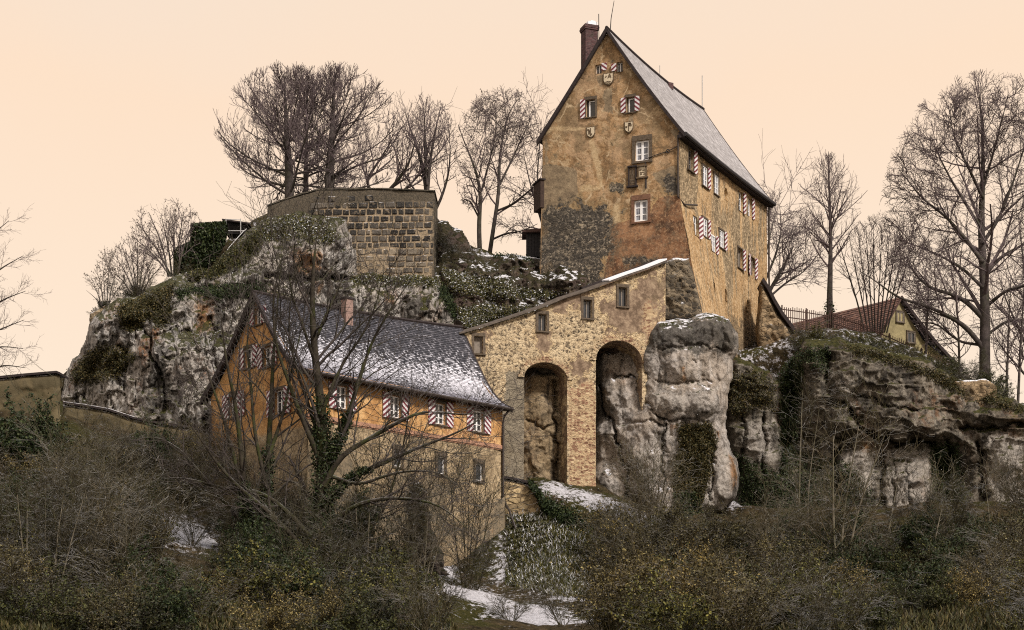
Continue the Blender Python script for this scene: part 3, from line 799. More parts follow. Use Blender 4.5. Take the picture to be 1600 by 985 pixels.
# great crag on the left with its mossy ledges (terrain)
rock('crag', [(92, 690), (97, 612), (106, 575), (126, 552), (138, 520), (142, 492), (186, 466), (225, 456), (270, 430), (300, 424), (332, 420), (350, 395), (385, 362), (420, 342), (465, 328), (545, 345), (560, 428), (690, 432), (706, 470), (724, 520),
     (735, 600), (640, 640), (560, 700), (420, 745), (300, 720), (200, 700)], 121, 2.2, 2.0, MAT_CRAG, 1.8,
     ctrl=[(130, 600, 4), (180, 600, 7), (250, 560, 9), (320, 560, 9.5), (250, 650, 10), (330, 650, 11), (280, 480, 6.5), (340, 470, 6.5), (420, 480, 4.5), (430, 440, 4.0), (320, 440, 4.2), (400, 400, 2.4), (420, 360, 1.0), (470, 345, .4),
           (480, 400, 2.6), (480, 450, 3.2), (540, 470, 2.8), (600, 450, 1.4), (600, 480, 2.8), (680, 450, .7), (690, 490, 2.4), (600, 560, 4.0), (700, 560, 3.2), (500, 600, 6)],
     seed=3, namp=0.75, nscale=(.42, .26), facet=0.55, thick=4,
     cracks=[([(230, 520), (250, 580), (262, 640)], 5, 1.0), ([(330, 500), (335, 560), (345, 610)], 5, .8), ([(190, 540), (195, 610)], 4, .7), ([(280, 430), (330, 452), (400, 440)], 5, .8), ([(420, 430), (500, 435), (560, 440)], 5, 1.2)],
     bumps=[(300, 600, 45, 70, .8), (380, 590, 30, 60, .6)],
     zones=[(0, [(300, 468), (335, 470), (340, 520), (300, 530)], 14), (0, [(448, 380), (500, 388), (520, 425), (480, 440), (450, 425)], 14), (0, [(488, 436), (508, 436), (508, 464), (488, 464)], 8), (0, [(590, 455), (625, 455), (620, 480), (595, 480)], 12),
            (1, [(332, 470), (350, 470), (350, 540), (334, 540)], 8), (1, [(500, 450), (535, 455), (535, 480), (505, 480)], 12), (1, [(635, 460), (675, 462), (675, 500), (640, 500)], 14), (1, [(235, 560), (290, 620), (260, 660), (225, 640)], 20),
            (2, [(275, 560), (330, 560), (330, 640), (290, 650)], 25), (2, [(150, 600), (220, 600), (220, 640), (150, 640)], 20)], kind='structure')

# slope with snowy boulders between the block wall and the castle
rock('castle_slope', [(676, 432), (690, 396), (712, 392), (760, 398), (840, 404), (905, 425), (960, 432), (1010, 425), (1040, 440), (1040, 560), (880, 560), (730, 560), (700, 500)], 122.5, .6, 1.0, MAT_BANK, 2.0,
     ctrl=[(700, 405, 0), (760, 405, -.3), (840, 410, -.3), (950, 435, .5), (700, 440, 2.2), (760, 440, 1.6), (820, 450, 1.5), (740, 470, 3.2), (800, 470, 3.2), (880, 460, 2.6), (730, 520, 5.0), (850, 520, 4.8), (1000, 480, 3.0), (1000, 550, 4)],
     seed=11, namp=0.6, nscale=(.5, .5), ramp_=.5, facet=.25, bumps=[(722, 448, 22, 16, 1.5), (785, 446, 24, 18, 1.7), (755, 425, 20, 12, .9), (770, 487, 40, 16, .9), (830, 484, 30, 12, .7), (715, 475, 18, 22, .9), (860, 440, 30, 10, .7)], kind='structure')

# the bulging rock that carries the corner of the castle
rock('castle_rock', [(1008, 515), (1026, 500), (1078, 497), (1105, 488), (1140, 498), (1151, 515), (1153, 548), (1146, 575), (1138, 610), (1136, 650), (1138, 690), (1148, 712), (1156, 745), (1152, 775), (1128, 800), (1098, 812), (1095, 850), (1060, 850), (1000, 835), (925, 815),
     (925, 545), (985, 530), (1000, 535)], 119, 1.7, 1.1, MAT_BULGE, 1.6,
     ctrl=[(935, 560, -1.3), (960, 555, -1.2), (940, 640, -1.3), (945, 710, -1.0), (965, 620, -.5), (990, 560, -.6), (965, 780, .6), (988, 620, .3), (992, 700, 1.1), (1015, 560, 1.2), (1040, 530, 1.7), (1110, 530, 2.0), (1070, 575, 2.3), (1130, 560, 1.2), (1040, 630, 2.5), (1100, 630, 2.5), (1020, 665, 1.9), (1080, 668, 1.8), (1120, 668, 1.4), (1020, 720, 1.9), (1080, 720, 1.9), (1040, 790, 2.6), (1095, 780, 2.2), (1140, 745, 1.5)],
     seed=21, namp=.3, nscale=(.36, .26), ramp_=.4, facet=.10, jitter=3.2,
     cracks=[([(1028, 597), (1060, 602), (1090, 598), (1112, 600)], 2.2, .3), ([(998, 590), (1004, 620), (1022, 648), (1050, 656), (1105, 660)], 2.4, .5), ([(935, 600), (945, 640), (962, 662), (968, 700), (978, 740), (980, 790)], 3.0, 1.3), ([(1042, 660), (1038, 700), (1034, 770)], 2.6, .6),
             ([(962, 590), (992, 592)], 2.5, .7), ([(968, 662), (1000, 660), (1040, 662)], 2.2, .3), ([(1000, 545), (995, 580), (1002, 600)], 2.4, .4), ([(1112, 690), (1118, 740), (1106, 780)], 3, .7), ([(1030, 545), (1080, 540), (1140, 548)], 2.5, .25)],
     bumps=[(1078, 628, 50, 30, .5), (1075, 560, 75, 60, .3), (1135, 748, 22, 38, 1.2), (962, 625, 24, 36, .9), (1005, 720, 30, 55, .6), (952, 730, 20, 60, .5), (1080, 820, 24, 26, 1)],
     zones=[(0, [(1062, 572), (1072, 570), (1074, 598), (1064, 600)], 6), (0, [(1044, 660), (1062, 660), (1060, 672), (1046, 672)], 6), (0, [(1136, 706), (1150, 715), (1154, 750), (1144, 780), (1140, 745)], 5), (0, [(1118, 672), (1126, 672), (1128, 690), (1120, 690)], 5),
            (1, [(1005, 498), (1155, 488), (1155, 540), (1128, 560), (1112, 540), (1090, 556), (1060, 540), (1040, 562), (1024, 545), (1005, 556)], 15), (1, [(928, 540), (944, 560), (945, 650), (930, 680)], 9), (1, [(925, 780), (990, 780), (1000, 830), (925, 830)], 20),  # dark top is staining; strip by the arch's left jamb is painted shadow
            (2, [(1005, 608), (1060, 610), (1120, 606), (1115, 640), (1060, 645), (1010, 625)], 18), (2, [(1000, 680), (1030, 680), (1030, 760), (1000, 750)], 20), (2, [(1112, 700), (1136, 700), (1140, 780), (1105, 790)], 12)], kind='structure')

# cliffs on the right
rock('right_cliff', [(1128, 575), (1150, 556), (1185, 572), (1215, 590), (1240, 560), (1258, 532), (1300, 528), (1380, 545), (1440, 560), (1500, 592), (1550, 612), (1600, 632), (1720, 640), (1720, 860), (1500, 860), (1300, 870), (1180, 880), (1120, 850), (1150, 760), (1128, 660)], 124, 1.5, 1.4, MAT_CLIFF, 2.0,
     ctrl=[(1150, 600, 1), (1190, 620, 1.8), (1170, 700, 2.4), (1200, 760, 3), (1240, 620, .2), (1260, 700, .5), (1280, 560, 2.2), (1290, 620, 2.6), (1330, 600, 3.2), (1400, 620, 3.8), (1450, 670, 3.8), (1400, 685, 3.6), (1330, 655, 3.0), (1310, 700, 1.2), (1400, 702, 1.1), (1450, 705, 1.0), (1420, 760, 2.0), (1330, 760, 2.2), (1520, 600, 1.5), (1520, 660, 2.2), (1580, 690, 2.8), (1560, 740, 2.8), (1620, 720, 2.6), (1500, 830, 3.8), (1300, 830, 3.6), (1650, 830, 3.5), (1480, 740, .8), (1220, 850, 4)],
     seed=31, namp=.42, nscale=(.26, .30), ramp_=.4, facet=.18, strata=.45,
     cracks=[([(1298, 632), (1325, 638), (1345, 662), (1372, 688), (1410, 692), (1455, 690)], 5, 1.6), ([(1316, 606), (1380, 630), (1440, 640)], 2.2, .6), ([(1232, 560), (1236, 620), (1228, 700)], 7, 1.6), ([(1293, 545), (1292, 600)], 4, 1.1), ([(1478, 690), (1482, 760), (1476, 830)], 8, 1.2), ([(1500, 668), (1560, 668), (1600, 662)], 4, 1.0), ([(1220, 640), (1222, 740)], 6, 1.2),
             ([(1395, 700), (1398, 790)], 3, .5), ([(1308, 705), (1304, 830)], 5, 1.3), ([(1376, 706), (1380, 830)], 4, 1.0), ([(1462, 700), (1468, 830)], 4, 1.2), ([(1532, 690), (1536, 830)], 5, 1.2), ([(1194, 640), (1190, 760)], 4, .9), ([(1160, 650), (1158, 740)], 3, .7), ([(1420, 720), (1424, 820)], 2.5, .5)],
     bumps=[(1325, 668, 30, 18, 1.0), (1400, 660, 75, 34, 1.1), (1335, 580, 40, 40, .6), (1545, 655, 50, 18, .8), (1580, 720, 35, 48, .8), (1420, 745, 40, 50, .6), (1270, 585, 20, 45, .8), (1185, 680, 30, 70, .8), (1340, 740, 35, 50, .6)],
     zones=[(1, [(1335, 608), (1372, 625), (1370, 650), (1345, 640)], 9), (1, [(1225, 560), (1255, 560), (1250, 720), (1220, 720)], 14), (1, [(1455, 700), (1500, 700), (1500, 800), (1460, 800)], 16), (2, [(1300, 590), (1330, 595), (1340, 640), (1310, 640)], 12), (2, [(1383, 702), (1455, 700), (1455, 790), (1388, 800)], 10), (2, [(1542, 682), (1600, 680), (1600, 790), (1548, 790)], 10), (2, [(1312, 702), (1370, 706), (1366, 780), (1315, 770)], 10), (2, [(1160, 660), (1210, 660), (1210, 720), (1165, 730)], 14),
            (0, [(1430, 740), (1450, 740), (1455, 800), (1440, 800)], 10), (0, [(1585, 730), (1600, 730), (1600, 790), (1588, 790)], 9), (0, [(1340, 690), (1362, 690), (1362, 712), (1345, 712)], 8)], kind='structure')
# rounded dark rock beside the block wall
rock('boulder', [(674, 405), (676, 352), (700, 345), (722, 362), (733, 385), (734, 405)], 124, 1.6, 1.2, MAT_BANK, 2.0, seed=41, namp=.35, nscale=(.7, .7), label='rounded dark mossy boulder behind the right end of the block wall', cat='boulder')
# ------------------------------------------------------------------ walls, windows, roofs
def wall(name, pl, outer, holes, mat, parent, step=0.3, zone=None, off=None, shift=None, disp=0.03, seed=0, depth=0.35, back=0.25, smooth_=True):
    """flat wall polygon in (u,v) with holes; sliced into a fine grid so that it can bulge and carry zones; hole = (loop, depth)"""
    loops = [[Vector((a, b, 0)) for a, b in outer]] + [[Vector((a, b, 0)) for a, b in h[0]] for h in holes]
    tris = geometry.tessellate_polygon(loops)
    flat_ = [p for l in loops for p in l]
    bm = bmesh.new()
    vs = [bm.verts.new(p) for p in flat_]
    for t in tris:
        try: bm.faces.new([vs[i] for i in t])
        except ValueError: pass
    bmesh.ops.recalc_face_normals(bm, faces=bm.faces)
    us = [p.x for p in flat_]; vv = [p.y for p in flat_]
    for (lo, hi, ax) in ((min(us), max(us), 0), (min(vv), max(vv), 1)):
        k = lo + step
        while k < hi - 1e-3:
            co = (k, 0, 0) if ax == 0 else (0, k, 0); no = (1, 0, 0) if ax == 0 else (0, 1, 0)
            bmesh.ops.bisect_plane(bm, geom=bm.verts[:] + bm.edges[:] + bm.faces[:], plane_co=co, plane_no=no)
            k += step
    bm.verts.index_update()
    uv = np.array([(v.co.x, v.co.y) for v in bm.verts])
    faces = [[v.index for v in f.verts] for f in bm.faces]
    # orientation: make normals point outward
    if faces:
        f = faces[0]; a, b, c = uv[f[0]], uv[f[1]], uv[f[2]]
    flip = sum(1 for f in bm.faces if f.normal.z < 0) > len(bm.faces) / 2
    if flip: faces = [f[::-1] for f in faces]
    bm.free()
    u, v = uv[:, 0], uv[:, 1]
    o = disp * fbm(np.c_[u * .7, v * .7, np.full(len(u), seed * 2.3)], 4, .55, seed)
    if off is not None: o = o + off(u, v)
    sh = shift(u, v) if shift is not None else np.zeros(len(u))
    V = np.stack([pl.A.x + pl.u.x * (u + sh) + pl.n.x * o, pl.A.y + pl.u.y * (u + sh) + pl.n.y * o, v], 1)
    C = zone(u, v) if zone is not None else np.zeros((len(u), 3))
    V = V.tolist(); C = C.tolist(); F_ = faces
    for (lp, dep) in holes:
        a = np.array(lp); n = len(a)
        oo = off(a[:, 0], a[:, 1]) if off is not None else np.zeros(n)
        s2 = shift(a[:, 0], a[:, 1]) if shift is not None else np.zeros(n)
        cz = zone(a[:, 0], a[:, 1]) if zone is not None else np.zeros((n, 3))
        b = len(V)
        for k in range(n): V.append(list(pl.pt(a[k, 0] + s2[k], a[k, 1], oo[k] + disp * 0.6)))
        for k in range(n): V.append(list(pl.pt(a[k, 0] + s2[k], a[k, 1], oo[k] - dep)))
        C += cz.tolist() * 2
        area = sum(a[k, 0] * a[(k + 1) % n, 1] - a[(k + 1) % n, 0] * a[k, 1] for k in range(n))
        for k in range(n):
            k2 = (k + 1) % n
            q = (b + k, b + k2, b + n + k2, b + n + k)
            F_.append(q if area < 0 else q[::-1])
    return mesh_obj(name, V, F_, mat, parent, smooth_, C)

def rect(u, v, w, h): return [(u - w / 2, v - h / 2), (u + w / 2, v - h / 2), (u + w / 2, v + h / 2), (u - w / 2, v + h / 2)]

def window(pl, u, v, w, h, parent, depth=0.28, o=0.0, frame=0.07, nv=1, nh=0, fmat=None, gmat=None, surround=None, sw=0.16, lintel=0.0, smat=None,
           shut=(), shw=None, shy=0.0, shh=None, label=None, ang=0.0, bar=None):
    fmat = fmat or MAT_WHITE; gmat = gmat or MAT_GLASS; smat = smat or MAT_SURROUND
    m = MB(); a, b, c, d = u - w / 2, u + w / 2, v - h / 2, v + h / 2
    f0, f1 = o - depth + 0.03, o - depth + 0.11
    m.pbox(pl, a, a + frame, c, d, f0, f1); m.pbox(pl, b - frame, b, c, d, f0, f1)
    m.pbox(pl, a + frame, b - frame, c, c + frame, f0, f1); m.pbox(pl, a + frame, b - frame, d - frame, d, f0, f1)
    for k in range(nv):
        x = a + (b - a) * (k + 1) / (nv + 1); t = frame * (0.62 if k or nv > 1 else 0.75)
        m.pbox(pl, x - t, x + t, c + frame, d - frame, f0 + .005, f1 - .012)
    for k in range(nh):
        y = c + (d - c) * (k + 1) / (nh + 1)
        m.pbox(pl, a + frame, b - frame, y - frame * .3, y + frame * .3, f0 + .01, f1 - .03)
    wo = m.build('window', fmat, parent)
    if bar is not None:
        k = MB(); x = u + bar; k.pbox(pl, x - .05, x + .05, c + .05, d - .05, f0 + .03, f1 + .03); k.pbox(pl, x + .051, b - .06, d - .13, d - .05, f0 + .03, f1 + .03); k.build('casement', MAT_WHITE, wo)
    if label: wo['label'] = label
    p = MB(); p.pbox(pl, a - .05, b + .05, c - .05, d + .05, o - depth - .02, o - depth + .05)
    p.build('pane', gmat, wo)
    if surround:
        s = MB(); s0, s1 = o - 0.1, o + 0.055; e = 0.004
        s.pbox(pl, a - sw, a - e, c - sw * .2, d + e, s0, s1); s.pbox(pl, b + e, b + sw, c - sw * .2, d + e, s0, s1)
        s.pbox(pl, a - sw, b + sw, d + e + .002, d + sw + lintel, s0, s1 + .012)
        s.pbox(pl, a - sw * 1.1, b + sw * 1.1, c - sw * .75, c - sw * .2 - .003, s0, s1 + .07)
        s.build('surround', smat, wo)
    for side in shut:
        W = shw or w * .62; H = shh or h * 1.08
        g = sw * 0.55 if surround else 0.03
        sm = MB(); y0, y1 = v - H / 2 + shy, v + H / 2 + shy
        if ang == 0:
            if side < 0: sm.pbox(pl, a - g - W, a - g, y0, y1, o + .075, o + .12, 1)
            else: sm.pbox(pl, b + g, b + g + W, y0, y1, o + .075, o + .12, -1)
        else:      # leaf standing out from the wall
            ca, sa = math.cos(ang), math.sin(ang)
            x0 = (a - g) if side < 0 else (b + g); dirn = side
            pts = []
            for zz in (y0, y1):
                for (q, t) in ((0, .04), (W, .04), (W, 0), (0, 0)):
                    uu = x0 + dirn * (q * ca - t * sa * 0); oo = o + .075 + q * sa + t
                    pts.append(pl.pt(uu, zz, oo))
            H_ = y1 - y0
            cs = [(0, 0, 0), (W, 0, 0), (W, 0, 0), (0, 0, 0), (0, H_, 0), (W, H_, 0), (W, H_, 0), (0, H_, 0)]
            sm.hexa(pts, cs)
        sm.build('shutter', MAT_SHUTTER, wo, cols=True)
    return wo

def tiles(name, Pf, rows, cols_, mat, parent, snowf=None, lift=0.045, seed=0, gap=0.0):
    """roof slope laid with overlapping tile courses; Pf(s,t): s along the ridge 0..1, t ridge->eave 0..1, returns world point"""
    r = np.random.default_rng(seed); V = []; Fc = []; C = []
    nrm = (Pf(1, 0.5) - Pf(0, 0.5)).cross(Pf(0.5, 1) - Pf(0.5, 0)).normalized()
    if nrm.z < 0: nrm = -nrm
    for i in range(rows):
        t0, t1 = i / rows, (i + 1) / rows
        off = (i % 2) * 0.5
        xs = np.clip((np.arange(cols_ + 2) - off) / cols_, 0, 1)
        for j in range(cols_ + 1):
            a, b = xs[j], xs[j + 1]
            if b - a < 1e-4: continue
            dl = lift * (0.75 + 0.5 * r.random()); dl2 = dl + lift * 0.25 * (r.random() - .5)
            rv = r.random(); jt = (r.random() - .5) * 0.12 / rows
            p = [Pf(a, t0) + nrm * .004, Pf(b, t0) + nrm * .004, Pf(b, t1 + jt) + nrm * dl2, Pf(a, t1 + jt) + nrm * dl,
                 Pf(b, t1 + jt) - nrm * .01, Pf(a, t1 + jt) - nrm * .01]
            k = len(V); V += [tuple(q) for q in p]
            Fc += [(k, k + 3, k + 2, k + 1), (k + 3, k + 5, k + 4, k + 2)]
            sn = [snowf((a, b, b, a)[q], (t0, t0, t1, t1)[q]) if snowf else 0 for q in range(4)]
            C += [(rv, sn[0], 0), (rv, sn[1], 0), (rv, sn[2], 0), (rv, sn[3], 0), (rv * .3, 0, 0), (rv * .3, 0, 0)]
    return mesh_obj(name, V, Fc, mat, parent, False, C)

def lerp(a, b, t): return a + (b - a) * t

# ------------------------------------------------------------------ the castle
C0 = Vector((11.89, 118.0)); C1 = Vector((20.39, 133.2)); L0 = Vector((2.243, 121.5))
PG = Plane(L0, C0); PS = Plane(C0, C1)
ZE, ZEL, ZA = 42.75, 43.5, 50.45
castle = thing('castle', 'tall ochre castle hall with steep snowy roof standing on the rock', 'castle', (11.5, 125, 28))
uA = (Vector((6.92, 119.8)) - L0).dot(PG.u)
def px_uv(pl, pts): return [pl.uv(a, b) for a, b in pts]
def gbat(v):                       # the corner leans out towards its foot
    z0 = PG.uv(1062, 305)[1]; z1 = PG.uv(1098, 490)[1]
    t = np.clip((z0 - v) / (z0 - z1), 0, 1.4)
    return 1.65 * t ** 1.15
def gz(u, v):
    n = len(u); C = np.zeros((n, 4))
    def z(ch, pxs, soft, a=1.0):
        P = px_uv(PG, pxs); i2 = poly_inside(u, v, P); dd, _, _ = poly_dist(u, v, P)
        C[:, ch] = np.maximum(C[:, ch], a * np.clip(.5 + np.where(i2, dd, -dd) / (2 * soft), 0, 1))
    z(0, [(840, 262), (868, 258), (900, 264), (904, 300), (895, 318), (870, 325), (840, 332)], .12)
    z(1, [(835, 345), (870, 315), (900, 320), (935, 322), (958, 330), (962, 350), (955, 380), (945, 420), (940, 470), (835, 470)], .9)
    z(1, [(975, 400), (1030, 408), (1030, 412), (975, 412)], .4)
    z(1, [(955, 286), (975, 286), (972, 300), (955, 300)], .35); z(1, [(1035, 280), (1060, 276), (1062, 300), (1040, 305)], .5)
    z(2, [(958, 348), (985, 345), (1015, 348), (1020, 320), (1035, 308), (1064, 306), (1085, 330), (1100, 480), (940, 480), (945, 420)], .25)
    for q in ([(928, 116), (946, 116), (944, 142), (930, 138)], [(962, 114), (976, 114), (976, 140), (964, 136)], [(914, 184), (932, 184), (930, 204), (918, 200)], [(976, 177), (994, 177), (992, 200), (980, 205)], [(996, 252), (1014, 252), (1014, 262), (998, 262)], [(940, 135), (958, 135), (960, 180), (938, 178)], [(850, 214), (858, 214), (862, 262), (846, 262)], [(1040, 196), (1062, 200), (1062, 226), (1050, 222)]): z(0, q, .35, .62)
    z(0, [(1018, 272), (1052, 262), (1060, 290), (1030, 292)], .5)
    z(3, [(918, 214), (926, 214), (934, 240), (940, 262), (942, 294), (935, 294), (930, 262), (924, 240)], .22)
    z(3, [(850, 196), (916, 198), (918, 206), (868, 206), (850, 212)], .2, .8); z(3, [(905, 288), (940, 290), (942, 298), (905, 300)], .25, .9); z(3, [(955, 318), (968, 315), (970, 348), (958, 352)], .25, .9)
    C[:, 3] = 1 - C[:, 3]
    return C
zs_small = PG.uv(938, 115)[1]
def gwin(px0, py0, px1, py1):
    a, b = PG.uv(px0, py0), PG.uv(px1, py1)
    return (a[0] + b[0]) / 2, (a[1] + b[1]) / 2, abs(b[0] - a[0]), abs(a[1] - b[1])
GW = dict(a=gwin(931, 102, 940, 115), b=gwin(964, 98, 973, 112), c=gwin(916, 157, 930, 182), d=gwin(979, 153, 991, 175), e=gwin(993, 221, 1014, 250), f=gwin(991, 314, 1012, 345))
zb = 30.0
ob = gbat(np.array([zb]))[0]
outer = [(-.3, zb), (-.2, 36.5), (0, 39), (0, ZEL), (uA, ZA), (PG.L, ZE)]
zz = ZE
for k in range(1, 13):
    zz = ZE + (zb - ZE) * k / 12; outer.append((PG.L + gbat(np.array([zz]))[0], zz))
wall('gable_wall', PG, outer, [(rect(*GW[k]), .32) for k in GW], MAT_CASTLE, castle, .28, gz, None, None, .05, 5)
# long side
LS = PS.L
def sshift_off(u, v): return gbat(v) * np.clip(1 - u / 13, 0, 1)
gu = PG.u
def soff(u, v): return sshift_off(u, v) * gu.dot(PS.n)
def sshift(u, v): return sshift_off(u, v) * gu.dot(PS.u)
def sz(u, v):
    C = np.zeros((len(u), 3))
    def z(ch, pxs, soft):
        P = px_uv(PS, pxs); i2 = poly_inside(u, v, P); dd, _, _ = poly_dist(u, v, P)
        C[:, ch] = np.maximum(C[:, ch], np.clip(.5 + np.where(i2, dd, -dd) / (2 * soft), 0, 1))
    z(0, [(1062, 200), (1085, 225), (1085, 330), (1062, 320)], .5)
    z(0, [(1115, 300), (1160, 330), (1185, 360), (1188, 410), (1160, 400), (1120, 370), (1100, 330)], 1.5)
    z(0, [(1125, 380), (1145, 390), (1145, 470), (1125, 450)], .8)
    z(1, [(1130, 500), (1170, 500), (1180, 580), (1140, 580)], 1.5)
    C[:, 0] = np.maximum(C[:, 0], .28)
    return C
SW = [  # px, py, width m, height m, style
    (1079, 250, .85, 1.55, 'a'), (1101, 276, .85, 1.45, 'b'), (1119, 289, .85, 1.45, 'c'), (1157, 315, .85, 1.5, 'd'), (1171, 324, .8, 1.5, 'e'),
    (1087, 354, .8, 1.5, 'f'), (1101, 356, .85, 1.3, 'g'), (1114, 381, .8, 1.25, 'h'), (1127, 374, .85, 1.3, 'i'), (1156, 404, .95, 1.5, 'j'), (1175, 417, .95, 1.5, 'k')]
def side_uv(px, py):
    u, v = PS.uv(px, py)
    for _ in range(3):       # account for the lean of the wall foot
        k = sshift_off(np.array([u]), np.array([v]))[0]
        q = PS.pt(u, v, 0); w = Vector((q.x + gu.x * k, q.y + gu.y * k, q.z))
        dpx = 800 + w.x / w.y * F - px; dpy = YH - w.z / w.y * F - py
        du = PS.uv(px + dpx, py)[0] - PS.uv(px, py)[0]; u -= du; v += dpy * w.y / F
    return u, v
sw_uv = []
holes = []
for (a, b, w_, h_, st) in SW:
    u, v = side_uv(a, b); sw_uv.append((u, v, w_, h_, st)); holes.append((rect(u, v, w_, h_), .3))
un, vn = side_uv(1134, 304)
holes.append(([(un - .35, vn - .45), (un + .35, vn - .45), (un + .35, vn + .15), (un + .2, vn + .4), (un, vn + .5), (un - .2, vn + .4), (un - .35, vn + .15)], .25))
slits = [side_uv(1116, 452), side_uv(1134, 462), side_uv(1168, 478)]
for (u, v) in slits: holes.append((rect(u, v, .35, .9), .4))
wall('side_wall', PS, [(0, 26), (LS, 26), (LS, ZE), (0, ZE)], holes, MAT_SIDE, castle, .32, sz, soff, sshift, .05, 9)
# back and left walls close the body
mb = MB()
D = C1 + (L0 - C0)
for (p, q, z0, z1) in ((D, L0, ZEL, ZEL),):
    mb.add([(p.x, p.y, 28), (q.x - .25, q.y, 28), (q.x, q.y, z1), (p.x, p.y, z0)], [(0, 1, 2, 3)])
mA1 = Vector((6.92, 119.8)) + (C1 - C0)
mb.add([(C1.x, C1.y, 28), (D.x, D.y, 28), (D.x, D.y, ZEL), (mA1.x, mA1.y, ZA), (C1.x, C1.y, ZE)], [(0, 1, 2, 3, 4)])
mb.build('rear_wall', MAT_CASTLE, castle, cols=True)
# slit and niche backs
mb = MB()
for (u, v) in slits: 
    k = float(sshift_off(np.array([u]), np.array([v]))[0])
    mb.pbox(PS, u + k * gu.dot(PS.u) - .3, u + k * gu.dot(PS.u) + .3, v - .6, v + .6, k * gu.dot(PS.n) - .5, k * gu.dot(PS.n) - .36)
mb.build('slit', MAT_IRON, castle)
k = float(sshift_off(np.array([un]), np.array([vn]))[0])
MB().pbox(PS, un - .5, un + .5, vn - .6, vn + .6, k - .35, k - .23).build('niche', MAT_CREAM, castle)
# gable windows
u, v, w_, h_ = GW['a']; window(PG, u, v, w_, h_, castle, nv=1, frame=.045, surround=False, shut=(1,), shw=.38, shh=h_ * .8, shy=.1)
u, v, w_, h_ = GW['b']; window(PG, u, v, w_, h_, castle, nv=1, frame=.045, shut=(-1,), shw=.36, shh=h_ * .75, shy=.0)
u, v, w_, h_ = GW['c']; window(PG, u, v, w_, h_, castle, nv=0, frame=.03, bar=-.12, surround=True, sw=.13, lintel=.1, shut=(-1,), shw=.36, fmat=MAT_SURROUND)
u, v, w_, h_ = GW['d']; window(PG, u, v, w_, h_, castle, nv=0, frame=.03, bar=-.12, surround=True, sw=.12, lintel=.08, shut=(-1, 1), shw=.34, shh=h_ * .98, fmat=MAT_SURROUND)
u, v, w_, h_ = GW['e']; window(PG, u, v, w_, h_, castle, nv=1, nh=2, frame=.115, gmat=MAT_CURTAIN, surround=True, sw=.24, lintel=.12, depth=.2)
u, v, w_, h_ = GW['f']; window(PG, u, v, w_, h_, castle, nv=1, nh=2, frame=.115, gmat=MAT_CURTAIN, surround=True, sw=.2, lintel=.16, smat=MAT_SURROUND_RED, depth=.2)
# side windows
for (u, v, w_, h_, st) in sw_uv:
    k = float(sshift_off(np.array([u]), np.array([v]))[0]); uu = u + k * gu.dot(PS.u); o = k * gu.dot(PS.n)
    kw = dict(o=o, depth=.26, frame=.08, surround=st in 'abcgij', sw=.12, smat=MAT_SURROUND)
    if st in 'jk': window(PS, uu, v, w_, h_, castle, gmat=MAT_GREYPAINT, fmat=MAT_GREYPAINT, nv=0, shut=(1,) if st == 'j' else (-1, 1), shw=.4, ang=.08, **kw)
    elif st == 'c': window(PS, uu, v, w_, h_, castle, gmat=MAT_CURTAIN, nv=1, nh=2, **dict(kw, depth=.12))
    elif st == 'd': window(PS, uu, v, w_, h_, castle, nv=1, nh=2, shut=(1,), shw=.4, ang=.1, **kw)
    elif st == 'e': window(PS, uu, v, w_, h_, castle, nv=1, nh=2, gmat=MAT_CURTAIN, shut=(1,), shw=.4, ang=.08, **kw)
    elif st == 'f': window(PS, uu, v, w_, h_, castle, nv=1, nh=2, shut=(1,), shw=.32, ang=.7, **kw)
    elif st == 'a': window(PS, uu, v, w_, h_, castle, nv=1, nh=2, fmat=MAT_GREYPAINT, shut=(1,), shw=.4, ang=.15, **kw)
    else: window(PS, uu, v, w_, h_, castle, nv=1, nh=2, gmat=MAT_CURTAIN, shut=(1,), shw=.4, ang=.06, **dict(kw, depth=.1))
# roof: two slopes of grey slate, sagging a little
dS = Vector((PS.u.x, PS.u.y, 0)); nS = Vector((PS.n.x, PS.n.y, 0)); gu3 = Vector((gu.x, gu.y, 0))
A3 = Vector((6.92, 119.8, ZA + .18)); E3 = Vector((C0.x, C0.y, ZE + .02)); EL3 = Vector((L0.x, L0.y, ZEL + .05))
OV = .3
def roofR(s, t):
    r0 = A3 + dS * lerp(-OV, LS + OV, s); e0 = E3 + gu3 * .45 + Vector((0, 0, -.38)) + dS * lerp(-OV, LS + OV, s)
    p = r0.lerp(e0, t); sag = 4 * s * (1 - s) * .32 * (1 - .6 * t) + 4 * t * (1 - t) * .22
    return p - Vector((0, 0, sag))
def roofL(s, t):
    r0 = A3 + dS * lerp(-OV, LS + OV, s); e0 = EL3 - gu3 * .3 + Vector((0, 0, -.42)) + dS * lerp(-OV, LS + OV, s)
    p = r0.lerp(e0, t); sag = 4 * s * (1 - s) * .32 * (1 - .6 * t) + 4 * t * (1 - t) * .1
    return p - Vector((0, 0, sag))
rf = tiles('roof', roofR, 34, 70, MAT_SLATE_GREY, castle, lambda s, t: .30 + .10 * t, .012, 1)
tiles('roof', roofL, 30, 30, MAT_SLATE, castle, lambda s, t: .2, .03, 2)
def strip(pts, w0, w1, dep, mat, name, parent):
    """a board following a line: pts list of world points, thickness dep downward, width vector w0..w1"""
    m = MB(); n = len(pts)
    for i in range(n - 1):
        a, b = pts[i], pts[i + 1]; d0 = Vector((0, 0, -dep))
        m.hexa([a + w0 + d0, b + w0 + d0, b + w1 + d0, a + w1 + d0, a + w0, b + w0, b + w1, a + w1])
    return m.build(name, mat, parent)
T = [i / 14 for i in range(15)]
strip([roofR(0, t) + Vector((0, 0, .08)) for t in T], dS * -.06, dS * .1, .34, MAT_VERGE, 'verge_board', castle)
strip([roofL(0, t) + Vector((0, 0, .08)) for t in T], dS * -.06, dS * .1, .42, MAT_VERGE, 'verge_board', castle)
